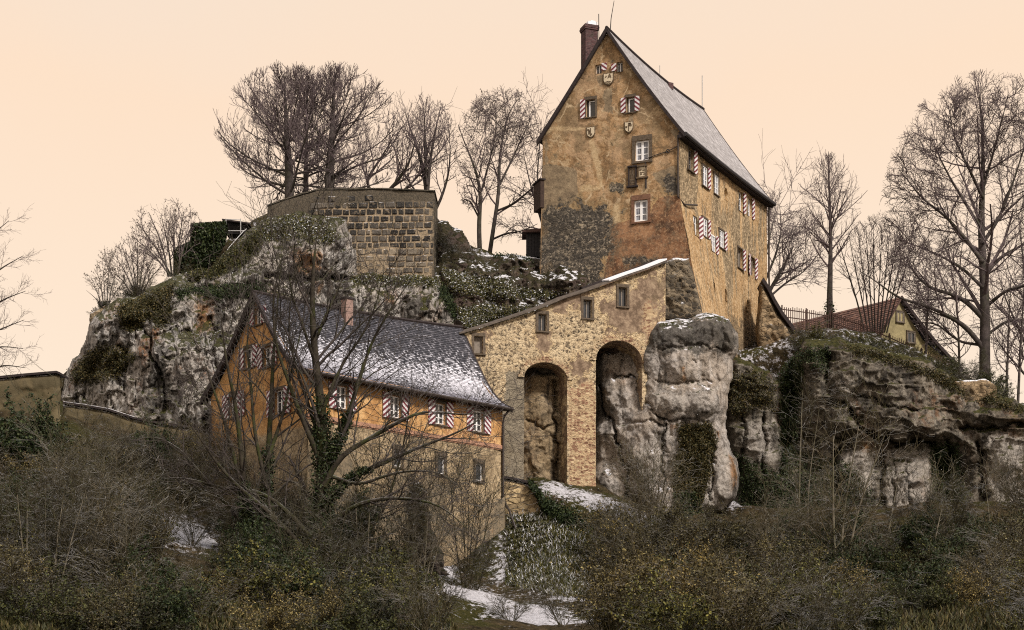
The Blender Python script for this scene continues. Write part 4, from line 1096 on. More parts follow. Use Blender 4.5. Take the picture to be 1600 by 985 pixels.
strip([roofR(1, t) + Vector((0, 0, .06)) for t in T], dS * -.1, dS * .06, .28, MAT_VERGE, 'verge_board', castle)
m = MB(); m.tube([roofR(s, 1) + gu3 * .08 + Vector((0, 0, -.08)) for s in T], .16, 8); m.build('gutter', MAT_IRON, castle)
m = MB()      # boarded soffit under the eave
for i in range(14):
    a, b = roofR(T[i], 1), roofR(T[i + 1], 1); x = -gu3 * .42; d0 = Vector((0, 0, -.3))
    m.hexa([a + d0, b + d0, b + x + d0, a + x + d0, a - Vector((0, 0, .03)), b - Vector((0, 0, .03)), b + x + Vector((0, 0, .1)), a + x + Vector((0, 0, .1))])
m.build('soffit', MAT_VERGE, castle)
m = MB(); m.tube([roofR(s, 0) + Vector((0, 0, .05)) for s in T], .12, 6); m.build('ridge', MAT_VERGE, castle)
# chimney behind the left slope
ch = MB(); p = pt(921, 100, 123); w = .98
ch.box((p.x, p.y, (p.z - 4 + pt(921, 50, 123).z) / 2), (w, .9, pt(921, 50, 123).z - p.z + 4), .35)
zt = pt(921, 50, 123).z
for k in range(3): ch.box((p.x, p.y, zt + .06 + k * .12), (w + .12 + .06 * (k == 1), 1.02 + .06 * (k == 1), .116), .35)
cho = ch.build('chimney', MAT_BRICK, castle)
cp = MB(); cp.box((p.x + .12, p.y, zt + .5), (.75, .7, .25), .35); cp.box((p.x + .2, p.y, zt + .66), (.4, .5, .14), .35); cp.build('chimney_cap', MAT_SNOW, cho)
m = MB(); m.tube([pt(936, 70, 122.6), pt(935.5, 22, 122.6)], .03, 4); m.build('lightning_rod', MAT_IRON, castle)
a = A3 + dS * .35; m = MB(); m.tube([a, a + Vector((.06, 0, .9)), a + Vector((.28, 0, 2.2))], [.035, .03, .02], 4); m.build('lightning_rod', MAT_IRON, castle)
a = roofR(.985, 0); m = MB(); m.tube([a, a + Vector((0, 0, 2.7))], .035, 4); m.build('lightning_rod', MAT_ZINC, castle)
a = roofR(.60, .03); m = MB(); m.box((a.x, a.y, a.z + .0), (.45, .4, .5), .5); m.build('chimney', MAT_BRICK, castle)
m = MB(); m.tube([roofR(.52, 0), roofR(.52, 0) + Vector((0, 0, .9))], .025, 4); m.build('lightning_rod', MAT_ZINC, castle)
# carved shields, plaques
def shield(pl, px, py, w, h, mat, rim):
    u, v = pl.uv(px, py)
    prof = [(-.5, .5), (-.2, .46), (0, .5), (.2, .46), (.5, .5), (.5, -.1), (.38, -.32), (.15, -.46), (0, -.5), (-.15, -.46), (-.38, -.32), (-.5, -.1)]
    def slab(sc, o0, o1):
        m = MB(); n = len(prof)
        vs = [pl.pt(u + x * w * sc, v + y * h * sc, o0) for x, y in prof] + [pl.pt(u + x * w * sc, v + y * h * sc, o1) for x, y in prof]
        m.add(vs, [tuple(range(n, 2 * n))] + [(i, (i + 1) % n, n + (i + 1) % n, n + i) for i in range(n)]); return m
    o = slab(1.0, 0, .09).build('shield', rim, castle)
    slab(.84, .06, .125).build('shield_field', mat, o)
    return u, v, o
u, v, so = shield(PG, 951, 124.5, .78, .92, MAT_CREAM, MAT_CARVE)
m = MB()
for (x, y, w_, h_, r_) in ((-.17, .17, .14, .06, .5), (.05, .2, .06, .28, -.35), (.17, .2, .06, .28, .35), (.11, .14, .14, .05, 0), (-.1, -.2, .22, .05, .2), (.12, -.2, .16, .05, -.1), (0, -.3, .25, .04, 0)):
    c, s_ = math.cos(r_), math.sin(r_); q = []
    for oo in (.1, .15):
        for (dx, dy) in ((-1, -1), (1, -1), (1, 1), (-1, 1)):
            X, Y_ = dx * w_ / 2, dy * h_ / 2; q.append(PG.pt(u + x + X * c - Y_ * s_, v + y + X * s_ + Y_ * c, oo))
    m.hexa(q)
m.build('shield_charge', MAT_CARVE, so)
for (a, b, seed_) in ((923.5, 207.5, 3), (983, 199.5, 5)):
    u, v, so = shield(PG, a, b, .66, .84, MAT_CREAM, MAT_CARVE); rr = random.Random(seed_); m = MB()
    for k in range(5):
        x, y = rr.uniform(-.18, .18), rr.uniform(-.2, .25); m.pbox(PG, u + x - .07, u + x + .07, v + y - .05, v + y + .06, .1, .15)
    m.pbox(PG, u - .04, u + .03, v - .3, v + .3, .1, .14); m.build('shield_charge', MAT_CARVE, so)
def plaque(x0, y0, x1, y1, field, rim, cut):
    u, v, w_, h_ = gwin(x0, y0, x1, y1); m = MB(); e = .09
    m.pbox(PG, u - w_ / 2, u - w_ / 2 + e, v - h_ / 2, v + h_ / 2, 0, .12); m.pbox(PG, u + w_ / 2 - e, u + w_ / 2, v - h_ / 2, v + h_ / 2, 0, .12)
    m.pbox(PG, u - w_ / 2 - .04, u + w_ / 2 + .04, v + h_ / 2 + .002, v + h_ / 2 + .11, 0, .17); m.pbox(PG, u - w_ / 2 - .1, u + w_ / 2 + .1, v - h_ / 2 - .12, v - h_ / 2 - .002, 0, .17)
    o = m.build('plaque', rim, castle)
    f = MB(); f.pbox(PG, u - w_ / 2 + e, u + w_ / 2 - e, v - h_ / 2, v + h_ / 2, 0, .06); fo = f.build('relief', field, o)
    c = MB(); rr = random.Random(int(x0))
    for (x, y, a, b) in cut: c.pbox(PG, u + x * w_ - a * w_ / 2, u + x * w_ + a * w_ / 2, v + y * h_ - b * h_ / 2, v + y * h_ + b * h_ / 2, .05, .085)
    c.build('relief_figure', MAT_CARVE if field is MAT_CREAM else MAT_SURROUND, o)
plaque(982, 263, 995, 290, MAT_CARVE, MAT_VERGE, [(0, .22, .16, .24), (0, .34, .1, .1), (-.14, .02, .1, .2), (.14, .02, .1, .2), (0, -.2, .42, .06), (-.2, -.28, .08, .2), (.2, -.28, .08, .2), (0, -.36, .4, .06)])
plaque(997, 262, 1011, 276, MAT_CREAM, MAT_CARVE, [(-.2, .2, .2, .12), (.15, .15, .25, .1), (0, -.05, .5, .06), (-.15, -.22, .2, .12), (.2, -.25, .16, .1)])
# pipes, cable and tie anchor on the near corner
m = MB(); q = [PG.pt(PG.L - .1, PG.uv(1060, y_)[1], .1) for y_ in (212, 260, 308)]; q2 = [PS.pt(.5, PG.uv(1062, 314)[1] - .15, .15), PS.pt(2.6, PS.uv(1085, 322)[1], .25)]
m.tube(q + q2, .06, 6); m.build('drainpipe', MAT_PIPE, castle)
m = MB(); m.tube([PG.pt(*PG.uv(1006, 251), .12), PG.pt(*PG.uv(1025, 243), .06), PG.pt(*PG.uv(1044, 237), .06), PG.pt(*PG.uv(1060, 229), .1)], .03, 5)
c = PG.uv(1044, 237); m.tube([PG.pt(c[0] + .13 * math.cos(t * .785), c[1] + .13 * math.sin(t * .785), .08) for t in range(9)], .03, 5)
m.tube([PG.pt(*PG.uv(1009, 252), .08), PG.pt(*PG.uv(1009, 263), .08)], .04, 5); m.tube([PG.pt(*PG.uv(1009.5, 276), .05), PG.pt(*PG.uv(1009.5, 295), .05)], .06, 5)
m.build('cable', MAT_IRON, castle)
m = MB(); q = PS.pt(LS - .05, ZE - .3, .1); m.tube([roofR(1, 1) + Vector((-.1, 0, -.3)), q + Vector((.1, 0, -.4)), q + Vector((.1, 0, -6)), q + Vector((.15, 0, -7.5))], .08, 6); m.build('drainpipe', MAT_PIPE, castle)
# wooden oriel on the left side
o = thing('castle_balcony', 'brown boarded timber box hanging on the left castle wall', 'balcony', pt(843, 330, 122))
m = MB(); p = pt(845, 308, 122.2); m.box((p.x + .1, p.y, p.z), (.8, 1.4, 2.0), .35); m.build('boarding', MAT_DARKWOOD, o)
m = MB(); m.box((p.x + .08, p.y, p.z + 1.05), (.95, 1.6, .1), .35); m.build('roof', MAT_VERGE, o)
# ------------------------------------------------------------------ arcade wall with its two tall arches
xa, ya = W3(716, 0, 112.4)[:2]; xb, yb = W3(1040, 0, 116.9)[:2]
PA = Plane((xa, ya), (xb, yb))
def A_(px, py): return PA.uv(px, py)
top_px = [(1040, 411), (1010, 423), (980, 433), (950, 444), (920, 455), (880, 468), (850, 481), (800, 498), (760, 511), (716, 524)]
outer = [A_(716, 800), A_(819, 800)]
def arch(px0, px1, py_spring, py_top, bottom):
    """points of an arched opening going up the left side, over and down the right"""
    u0, u1 = A_(px0, py_spring)[0], A_(px1, py_spring)[0]; vs = A_((px0 + px1) / 2, py_spring)[1]; vt = A_((px0 + px1) / 2, py_top)[1]
    c, r = (u0 + u1) / 2, (u1 - u0) / 2; pts = [(u0, bottom)]
    for k in range(13):
        a = math.pi * (1 - k / 12); pts.append((c + r * math.cos(a), vs + (vt - vs) * math.sin(a)))
    pts.append((u1, bottom)); return pts
zbot = A_(819, 800)[1]; zbot2 = A_(935, 830)[1]
arch1 = arch(819, 886, 592, 567, zbot); arch2 = arch(931, 1003, 566, 533, zbot2)
outer = [A_(716, 800)] + arch1 + [(arch1[-1][0] + .001, zbot2)] + arch2 + [(A_(1008, 700)[0], zbot2), A_(1040, 560)] + [A_(*p) for p in top_px]
AW = [(747.5, 539, .62, 1.15), (847.5, 504, .6, 1.15), (918, 483, .62, 1.25), (973, 464, .62, 1.3)]
holes = []
for (a, b, w_, h_) in AW:
    u, v = A_(a, b); holes.append((rect(u, v, w_, h_), .35))
def az(u, v):
    C = np.zeros((len(u), 3))
    def z(ch, pxs, soft, a=1.0):
        P = px_uv(PA, pxs); i2 = poly_inside(u, v, P); dd, _, _ = poly_dist(u, v, P)
        C[:, ch] = np.maximum(C[:, ch], a * np.clip(.5 + np.where(i2, dd, -dd) / (2 * soft), 0, 1))
    z(0, [(940, 470), (1040, 420), (1040, 560), (1000, 530), (950, 520)], .8); z(0, [(850, 470), (960, 430), (965, 470), (900, 490), (860, 490)], .6, .8); z(0, [(835, 515), (860, 515), (855, 550), (838, 550)], .5)
    z(0, [(890, 560), (925, 560), (925, 620), (890, 600)], .6, .8); z(0, [(740, 500), (770, 495), (765, 560), (740, 560)], .4, .7)
    z(1, [(790, 580), (822, 580), (822, 800), (785, 800)], .4); z(1, [(775, 640), (819, 640), (819, 800), (775, 800)], .6, .8)
    z(2, [(888, 610), (930, 590), (930, 830), (888, 830)], .5); z(2, [(990, 470), (1040, 460), (1040, 560), (1000, 540)], .8, .6)
    return C
arcade = thing('arcade_wall', 'pale rubble link wall with two tall arches and a stepped snowy coping', 'wall', (2, 114.5, 14))
wall('wall', PA, outer, holes, MAT_ARCADE, arcade, .3, az, None, None, .06, 15)
# jambs and vaults of the arches
for ar, nm in ((arch1, 1), (arch2, 2)):
    m = MB(); n = len(ar)
    dep = 2.6 if nm == 1 else 2.2
    for k in range(n - 1):
        (a0, b0), (a1, b1) = ar[k], ar[k + 1]
        seg = max(1, int(math.hypot(a1 - a0, b1 - b0) / .5))
        for s_ in range(seg):
            p0 = (lerp(a0, a1, s_ / seg), lerp(b0, b1, s_ / seg)); p1 = (lerp(a0, a1, (s_ + 1) / seg), lerp(b0, b1, (s_ + 1) / seg))
            m.add([PA.pt(*p0, .0), PA.pt(*p1, .0), PA.pt(*p1, -dep), PA.pt(*p0, -dep)], [(0, 1, 2, 3)], [(.6, .25, .3)] * 4)
    m.build('arch_reveal', MAT_ARCADE, arcade, cols=True)
    m = MB()     # voussoirs slightly proud of the wall
    for k in range(1, 13):
        c = ((ar[1][0] + ar[13][0]) / 2, ar[1][1])
        for q in range(2):
            t0, t1 = k - 1 + q * .5, k - 1 + q * .5 + .46
            f0, f1 = math.pi * (1 - t0 / 12), math.pi * (1 - t1 / 12)
            r = (ar[13][0] - ar[1][0]) / 2; hh = max(b for _, b in ar) - ar[1][1]
            def P_(f, k_): return (c[0] + (r + k_) * math.cos(f), c[1] + (hh + k_) * math.sin(f))
            g = .015; t = .34 + .05 * ((k * 2 + q) % 3)
            a_, b_, c_, d_ = P_(f0, g), P_(f1, g), P_(f1, t), P_(f0, t)
            m.hexa([PA.pt(*d_, -.05), PA.pt(*c_, -.05), PA.pt(*b_, -.05), PA.pt(*a_, -.05), PA.pt(*d_, .085), PA.pt(*c_, .085), PA.pt(*b_, .085), PA.pt(*a_, .085)], [(.2, .0, .5)] * 8)
    m.build('arch_ring', MAT_ARCADE, arcade, cols=True)
for i, (a, b, w_, h_) in enumerate(AW):
    u, v = A_(a, b)
    gm = MAT_GREYPAINT if i == 0 else MAT_GLASS
    window(PA, u, v, w_, h_, arcade, depth=.3, frame=.05, nv=0 if i == 0 else 1, fmat=MAT_GREYPAINT, gmat=gm, surround=True, sw=.17, smat=MAT_SURROUND, lintel=.05)
# stepped coping: overhanging tile course with snow
cop = [A_(*p) for p in top_px][::-1]
def coping(lst, name, o0, o1, t, mat, lift=0.0):
    m = MB()
    for i in range(len(lst) - 1):
        (a0, b0), (a1, b1) = lst[i], lst[i + 1]
        b0 += lift; b1 += lift
        m.hexa([PA.pt(a0, b0, o1), PA.pt(a1, b1, o1), PA.pt(a1, b1 + .35, o0), PA.pt(a0, b0 + .35, o0), PA.pt(a0, b0 + t, o1), PA.pt(a1, b1 + t, o1), PA.pt(a1, b1 + t + .35, o0), PA.pt(a0, b0 + t + .35, o0)])
    return m.build(name, mat, arcade)
coping(cop, 'coping', -1.3, .3, .11, flat('weathered coping slabs', (.10, .08, .066), var=.5, scale=3), .0)
coping(cop[-4:], 'coping_snow', -1.25, .26, .10, MAT_SNOW, .145)
m = MB(); (a0, b0), (a1, b1) = cop[-5], cop[-1]
m.hexa([PA.pt(a0, b0 + .45, -1.3), PA.pt(a1, b1 + .45, -1.3), PA.pt(a1, b1 + .45, -1.5), PA.pt(a0, b0 + .45, -1.5), PA.pt(a0, b0 + .62, -1.3), PA.pt(a1, b1 + .66, -1.3), PA.pt(a1, b1 + .66, -1.5), PA.pt(a0, b0 + .62, -1.5)])
m.build('ridge_board', MAT_VERGE, arcade)
# rock that fills the arches
rock('niche_rock', [(806, 560), (900, 560), (905, 620), (900, 800), (812, 800), (806, 640)], 117, .5, .8, MAT_NICHE, 1.8,
     ctrl=[(845, 640, .9), (840, 590, .4), (870, 620, .2), (835, 730, 1.2), (865, 730, .5), (850, 690, .9)], seed=51, namp=.3, nscale=(.5, .35), facet=.12,
     cracks=[([(832, 585), (870, 582)], 2.5, .5), ([(868, 600), (868, 680), (872, 760)], 4, .9), ([(826, 660), (850, 672), (868, 664)], 2.5, .4)], bumps=[(848, 630, 24, 46, .3), (842, 715, 26, 46, .3)],
     zones=[(1, [(815, 560), (890, 560), (890, 585), (815, 590)], 8)], kind='structure')  # dark band under the arch crown: shade painted into the rock colour

# ------------------------------------------------------------------ masonry built straight on the rock
MASON = dict(edge=.35, jitter=1.2, ramp_=.15)
rock('corner_pier', [(1034, 412), (1052, 404), (1076, 403), (1084, 425), (1094, 470), (1099, 492), (1090, 500), (1012, 500), (1010, 488), (1022, 470), (1034, 440)], 117.6, .5, seed=61, mat=MAT_PIER, step=1.6, namp=.16, nscale=(1.1, 1.1), thick=1.2,
     label='dark rubble pier between the arcade wall coping and the castle corner', cat='pier', **MASON)
rock('castle_buttress', [(1187, 440), (1195, 446), (1205, 468), (1218, 490), (1234, 512), (1244, 530), (1226, 548), (1222, 575), (1186, 580), (1180, 520)], 128.5, 1.4, seed=62, mat=MAT_BUTTRESS, step=1.8, namp=.16, nscale=(.9, .9), thick=4.5,
     label='brown rubble buttress sloping down from the far right castle corner', cat='buttress', **MASON)
m = MB(); q = [(1190, 438), (1199, 452), (1209, 472), (1221, 492), (1236, 512), (1245, 528)]
q3 = [pt(a, b, 127.0) for a, b in q]
for i in range(len(q3) - 1):
    a, b = q3[i], q3[i + 1]; e = Vector((.15, 0, .22)); y2 = Vector((0, 2.4, 0))
    m.hexa([a, b, b + y2, a + y2, a + e, b + e, b + e + y2, a + e + y2])
tag(m.build('buttress_coping', MAT_VERGE), 'dark coping running down the castle buttress', 'coping')
rock('rampart_wall', [(696, 396), (760, 400), (800, 399), (846, 404), (880, 420), (905, 440), (900, 455), (870, 448), (830, 446), (790, 440), (760, 430), (730, 424), (700, 414)], 122.6, .4, seed=63, mat=MAT_DRYWALL, step=2.0, namp=.25, nscale=(.9, .9), thick=1.2,
     label='low dark rubble wall with snow along its top below the timber shed', cat='wall', **MASON)
rock('parapet_wall', [(141, 490), (160, 480), (184, 468), (186, 500), (178, 525), (160, 536), (138, 545), (138, 515)], 117.0, .3, seed=64, mat=MAT_OLDWALL, step=1.8, namp=.14, nscale=(1, 1), thick=1.5,
     label='short pale rubble wall at the left shoulder of the crag', cat='wall', **MASON)
rock('boundary_wall', [(-60, 600), (0, 592), (40, 588), (84, 584), (92, 586), (95, 600), (94, 690), (-60, 700)], 103, .3, seed=65, mat=MAT_ROUGHCAST, step=2.5, namp=.08, nscale=(.6, .6), thick=1.2,
     label='olive stained plaster wall with dark coping at the left edge', cat='wall', **MASON)
m = MB(); q3 = [pt(a, b, 102.6) for a, b in ((-60, 598), (0, 591), (40, 587), (88, 583), (93, 585))]
for i in range(len(q3) - 1):
    a, b = q3[i], q3[i + 1]; y2 = Vector((0, 1.9, .1)); e = Vector((0, 0, .14))
    m.hexa([a, b, b + y2, a + y2, a + e, b + e, b + e + y2, a + e + y2])
tag(m.build('wall_coping', MAT_VERGE), 'dark tile coping on the plaster wall at the left edge', 'coping')
# path parapet running down to the house
rock('path_wall', [(98, 632), (130, 636), (170, 643), (210, 656), (250, 664), (300, 670), (322, 676), (330, 760), (300, 820), (200, 800), (98, 740)], 106.2, .3, seed=66, mat=MAT_ROUGHCAST, step=2.5, namp=.15, nscale=(.6, .6), thick=1.0,
     label='plastered retaining wall below the crag, left of the orange house', cat='wall', **MASON)
m = MB(); q3 = [pt(a, b, 105.8) for a, b in ((98, 631), (130, 635), (170, 642), (210, 655), (250, 663), (300, 669), (324, 675))]
for i in range(len(q3) - 1):
    a, b = q3[i], q3[i + 1]; y2 = Vector((0, 1.3, .05)); e = Vector((0, 0, .13))
    m.hexa([a, b, b + y2, a + y2, a + e, b + e, b + e + y2, a + e + y2])
tag(m.build('wall_coping', MAT_VERGE), 'dark sloping coping on the retaining wall under the crag', 'coping')
m = MB(); q3 = [v + Vector((0, .15, .135)) for v in q3[:4]]
for i in range(len(q3) - 1):
    a, b = q3[i], q3[i + 1]; y2 = Vector((0, .9, .05)); e = Vector((0, 0, .04))
    m.hexa([a, b, b + y2, a + y2, a + e, b + e, b + e + y2, a + e + y2])
tag(m.build('snow_strip', MAT_SNOW), 'thin line of snow on the coping under the crag', 'snow')
# terrace wall below the left arch
rock('terrace_wall', [(780, 748), (800, 750), (826, 757), (838, 772), (848, 790), (852, 812), (820, 815), (786, 812)], 109.6, .3, seed=67, mat=MAT_ASHLAR, step=1.6, namp=.07, nscale=(1, 1), thick=2.0,
     label='low wall of pale squared stones beside the house downpipe', cat='wall', **MASON)
m = MB(); q3 = [pt(a, b, 109.2) for a, b in ((780, 747), (800, 749), (829, 756))]
for i in range(2):
    a, b = q3[i], q3[i + 1]; y2 = Vector((0, 2.2, .0)); e = Vector((0, 0, .15))
    m.hexa([a, b, b + y2, a + y2, a + e, b + e, b + e + y2, a + e + y2])
tag(m.build('wall_coping', MAT_VERGE), 'dark slab coping on the squared stone wall under the left arch', 'coping')
rock('cliff_wall', [(1492, 596), (1540, 592), (1558, 604), (1560, 648), (1520, 652), (1495, 630)], 121.0, .3, seed=68, mat=MAT_BUTTRESS, step=2, namp=.15, nscale=(1, 1), thick=3,
     label='crumbling pale stone wall under the big tree on the right cliff', cat='wall', **MASON)

# ------------------------------------------------------------------ block wall (bastion) of weathered ashlar
YB = 119.6
PB = Plane(pt(405, 0, YB + .4).xy, pt(678, 0, YB).xy)
def B_(px, py): return PB.uv(px, py)
bast = thing('block_wall', 'bastion of dark weathered square blocks with pale joints on the crag', 'wall', pt(600, 430, YB))
outer = [B_(*p) for p in [(415, 440), (678, 440), (679, 300), (600, 297), (500, 298), (470, 306), (440, 316), (418, 324)]]
def bz(u, v):
    C = np.zeros((len(u), 3))
    def z(ch, pxs, soft, a=1.0):
        P = px_uv(PB, pxs); i2 = poly_inside(u, v, P); dd, _, _ = poly_dist(u, v, P)
        C[:, ch] = np.maximum(C[:, ch], a * np.clip(.5 + np.where(i2, dd, -dd) / (2 * soft), 0, 1))
    z(2, [(405, 285), (690, 285), (690, 318), (500, 326), (500, 360), (470, 380), (405, 440)], .4, 1.0); z(2, [(672, 285), (690, 285), (690, 440), (672, 440)], .25, .7)
    return C
wall('core', PB, outer, [], MAT_BLOCK, bast, .35, bz, None, None, .07, 25)
mb = MB(); (u0, _), (u1, vt) = B_(418, 324), B_(678.5, 300); vb = B_(678, 440)[1]
mb.pbox(PB, u1 - 1.2, u1 - .003, vb, vt - .05, -3.2, -.04); mb.build('end_wall', MAT_DRYWALL, bast)
rr = random.Random(4); m = MB(); Pp = px_uv(PB, [(500, 308), (676, 312), (677, 426), (620, 432), (575, 430), (535, 405), (530, 350), (470, 335), (490, 312)])
v = B_(600, 428)[1]; vtop = B_(600, 303)[1]
while v < vtop - .2:
    h_ = rr.choice((.40, .45, .48, .5)); u = B_(440, 400)[0] + rr.uniform(0, .5)
    while u < u1 - .1:
        w_ = min(rr.uniform(.38, .78), u1 - .03 - u)
        if w_ < .25: break
        c = np.array([u + w_ / 2]); d = np.array([v + h_ / 2])
        dd, _, _ = poly_dist(c, d, Pp); ins_ = poly_inside(c, d, Pp)[0]
        if ins_ and (dd[0] > .2 or rr.random() < .6):
            low = (v - B_(600, 425)[1]) / 4.5
            shade = rr.random() * .66
            if low < .3: shade = .5 + .5 * rr.random()
            g = rr.uniform(.03, .065); e = rr.uniform(.035, .06); p_ = rr.uniform(.03, .085)
            j = lambda: rr.uniform(-.03, .03)
            a0, a1, b0, b1 = u + g, u + w_ - g, v + g, v + h_ - g
            base = [(a0 + j(), b0 + j()), (a1 + j(), b0 + j()), (a1 + j(), b1 + j()), (a0 + j(), b1 + j())]
            cx_, cy_ = (a0 + a1) / 2, (b0 + b1) / 2
            def sh_(q, s_): return (q[0] + s_ * (1 if q[0] < cx_ else -1), q[1] + s_ * (1 if q[1] < cy_ else -1))
            vs = [PB.pt(*q, -.05) for q in base] + [PB.pt(*sh_(q, e * .35), p_ * .75) for q in base] + [PB.pt(*sh_(q, e), p_ + rr.uniform(-.02, .02)) for q in base]
            fs = [(8, 9, 10, 11)] + [(i, (i + 1) % 4, 4 + (i + 1) % 4, 4 + i) for i in range(4)] + [(4 + i, 4 + (i + 1) % 4, 8 + (i + 1) % 4, 8 + i) for i in range(4)]
            m.add(vs, fs, [(shade, 1, 0)] * 12)
        u += w_
    v += h_
m.build('stone_blocks', MAT_BLOCK, bast, cols=True)
m = MB(); q = [(418, 322), (440, 314), (470, 304), (500, 296.5), (600, 295.5), (680, 299)]
qq = [B_(*p) for p in q]
for i in range(len(qq) - 1):
    (a0, b0), (a1, b1) = qq[i], qq[i + 1]
    m.hexa([PB.pt(a0, b0 - .03, .08), PB.pt(a1, b1 - .03, .08), PB.pt(a1, b1 - .04, -2.8), PB.pt(a0, b0 - .04, -2.8), PB.pt(a0, b0 + .07, .05), PB.pt(a1, b1 + .07, .05), PB.pt(a1, b1 + .07, -2.8), PB.pt(a0, b0 + .07, -2.8)])
m.build('coping', MAT_DRYWALL, bast)

# ------------------------------------------------------------------ orange gate house
H0 = Vector((-12.06, 98.0)); H1 = Vector((-.62, 109.0)); HL = Vector((-19.05, 105.4))
PF = Plane(H0, H1); PH = Plane(HL, H0)
house = thing('gate_house', 'orange plastered gate house with striped shutters and snowy slate roof', 'house', (-9, 104, 10))
ZH = 21.25
zband = PF.uv(740, 692)[1]
HWIN = [(534, 621, .78, 1.35), (617.5, 636, .8, 1.35), (687.5, 647, .8, 1.3), (747, 658, .8, 1.35)]
HLOW = [(621.5, 716, .62, 1.05), (689, 727, .62, 1.1), (748.5, 738, .62, 1.12)]
def hz(u, v):
    C = np.zeros((len(u), 3)); C[:, 0] = np.clip(.5 + (zband - v) / .06, 0, 1)
    def z(ch, pxs, soft, a=1.0):
        P = px_uv(PF, pxs); i2 = poly_inside(u, v, P); dd, _, _ = poly_dist(u, v, P)
        C[:, ch] = np.maximum(C[:, ch], a * np.clip(.5 + np.where(i2, dd, -dd) / (2 * soft), 0, 1))
    z(2, [(690, 665), (730, 668), (775, 675), (778, 694), (740, 690), (690, 682)], .5, .8)
    z(1, [(735, 672), (768, 674), (762, 688), (735, 684)], .35)
    z(1, [(640, 730), (700, 760), (690, 900), (600, 900), (560, 800)], 1.2); z(1, [(672, 760), (700, 762), (700, 790), (675, 790)], .6); z(1, [(660, 818), (760, 822), (762, 850), (660, 835)], .5, .9); z(1, [(480, 690), (560, 700), (560, 900), (480, 900)], 1.2)
    return C
holes = []
for (a, b, w_, h_) in HWIN + HLOW:
    u, v = PF.uv(a, b); holes.append((rect(u, v, w_, h_), .3))
Lf = PF.L; zbs = PF.uv(757, 800)[1]; zlow = 9.0
ur = PF.uv(781, 800)[0]; ur2 = PF.uv(757, 850)[0]
wall('front_wall', PF, [(0, zlow), (ur2, zlow), (ur2 + .05, zbs + .2), (Lf - .15, zbs + .9), (Lf, ZH + .2), (0, ZH + .2)], holes, MAT_HOUSE, house, .3, hz, None, None, .05, 31)
uH = PH.L / 2
HG = [(404, 494, .62, .95), (389.5, 559, .8, 1.2), (419, 557, .8, 1.2), (366, 634, .85, 1.4), (437, 628, .85, 1.45)]
holes = []
for (a, b, w_, h_) in HG:
    u, v = PH.uv(a, b); holes.append((rect(u, v, w_, h_), .3))
ZHA = 26.55
def hz2(u, v):
    C = np.zeros((len(u), 3)); C[:, 0] = np.clip(.5 + (zband - .6 - v) / .1, 0, 1); return C
wall('gable_wall', PH, [(0, zlow), (PH.L, zlow), (PH.L, ZH), (PH.L - 1.2, ZH + .75), (uH, ZHA), (1.0, ZH + .8), (0, ZH)], holes, MAT_HOUSE, house, .32, hz2, None, None, .04, 32)
HB = H1 + (HL - H0)
m = MB(); dF = Vector((PF.u.x, PF.u.y, 0)); dG = Vector((PH.u.x, PH.u.y, 0))
m.add([(H1.x, H1.y, zlow), (HB.x, HB.y, zlow), (HB.x, HB.y, ZH), ((H1.x + HB.x) / 2, (H1.y + HB.y) / 2, ZHA), (H1.x, H1.y, ZH)], [(0, 1, 2, 3, 4)], [(.3, .3, 0)] * 5)
m.add([(HB.x, HB.y, zlow), (HL.x, HL.y, zlow), (HL.x, HL.y, ZH), (HB.x, HB.y, ZH)], [(0, 1, 2, 3)])
q0 = PF.pt(ur2, zlow); m.add([(q0.x, q0.y, zlow), (q0.x + 1.6, q0.y + .9, zlow), (q0.x + 1.3, q0.y + .9, zbs + 1.1), (q0.x + .05, q0.y, zbs + .25)], [(0, 1, 2, 3)], [(1, .8, 0)] * 4)
m.build('side_wall', MAT_HOUSE, house, cols=True)
for i, (a, b, w_, h_) in enumerate(HWIN):
    u, v = PF.uv(a, b); window(PF, u, v, w_, h_, house, depth=.24, frame=.08, nv=1, nh=2, surround=True, sw=.16, lintel=.05, shut=(-1, 1), shw=.56, shh=1.56, shy=.02, smat=MAT_SURROUND)
for (a, b, w_, h_) in HLOW:
    u, v = PF.uv(a, b); window(PF, u, v, w_, h_, house, depth=.22, frame=.075, nv=0, surround=True, sw=.16, lintel=.12, smat=MAT_SURROUND)
for i, (a, b, w_, h_) in enumerate(HG):
    u, v = PH.uv(a, b); window(PH, u, v, w_, h_, house, depth=.24, frame=.07, nv=1, nh=1, surround=True, sw=.18, shut=(-1, 1), shw=.5 if i < 3 else .68, shh=h_ * 1.1)
m = MB(); m.pbox(PF, -.02, Lf - .05, zband - .12, zband + .12, -.05, .1); m.pbox(PF, -.02, Lf - .05, zband - .2, zband - .123, -.05, .05); m.build('string_course', MAT_BAND, house)
# roof with flared eaves
R0 = Vector(((H0.x + HL.x) / 2, (H0.y + HL.y) / 2, ZHA + .3))
R1 = Vector((pt(722, 513, 112.9).x, 112.9, pt(722, 513, 112.9).z))
ridge_a = R0 - dF * .35; ridge_b = R1
nF = Vector((PF.n.x, PF.n.y, 0))
def eaveF(s): return Vector((H0.x, H0.y, ZH + .05)) + dF * lerp(-.4, Lf + .3, s) + nF * .62 - Vector((0, 0, .12))
def hroofF(s, t):
    p = ridge_a.lerp(ridge_b, s).lerp(eaveF(s), t)
    return p - Vector((0, 0, 1)) * (1.15 * math.sin(math.pi * t ** 1.25) * .85) - Vector((0, 0, .18 * 4 * s * (1 - s) * (1 - t)))
def eaveB(s): return Vector((HL.x, HL.y, ZH)) + dF * lerp(-.4, Lf + .3, s) - nF * .55 - Vector((0, 0, .12))
def hroofB(s, t):
    p = ridge_a.lerp(ridge_b, s).lerp(eaveB(s), t)
    return p - Vector((0, 0, 1)) * (.35 * math.sin(math.pi * t ** 1.2))
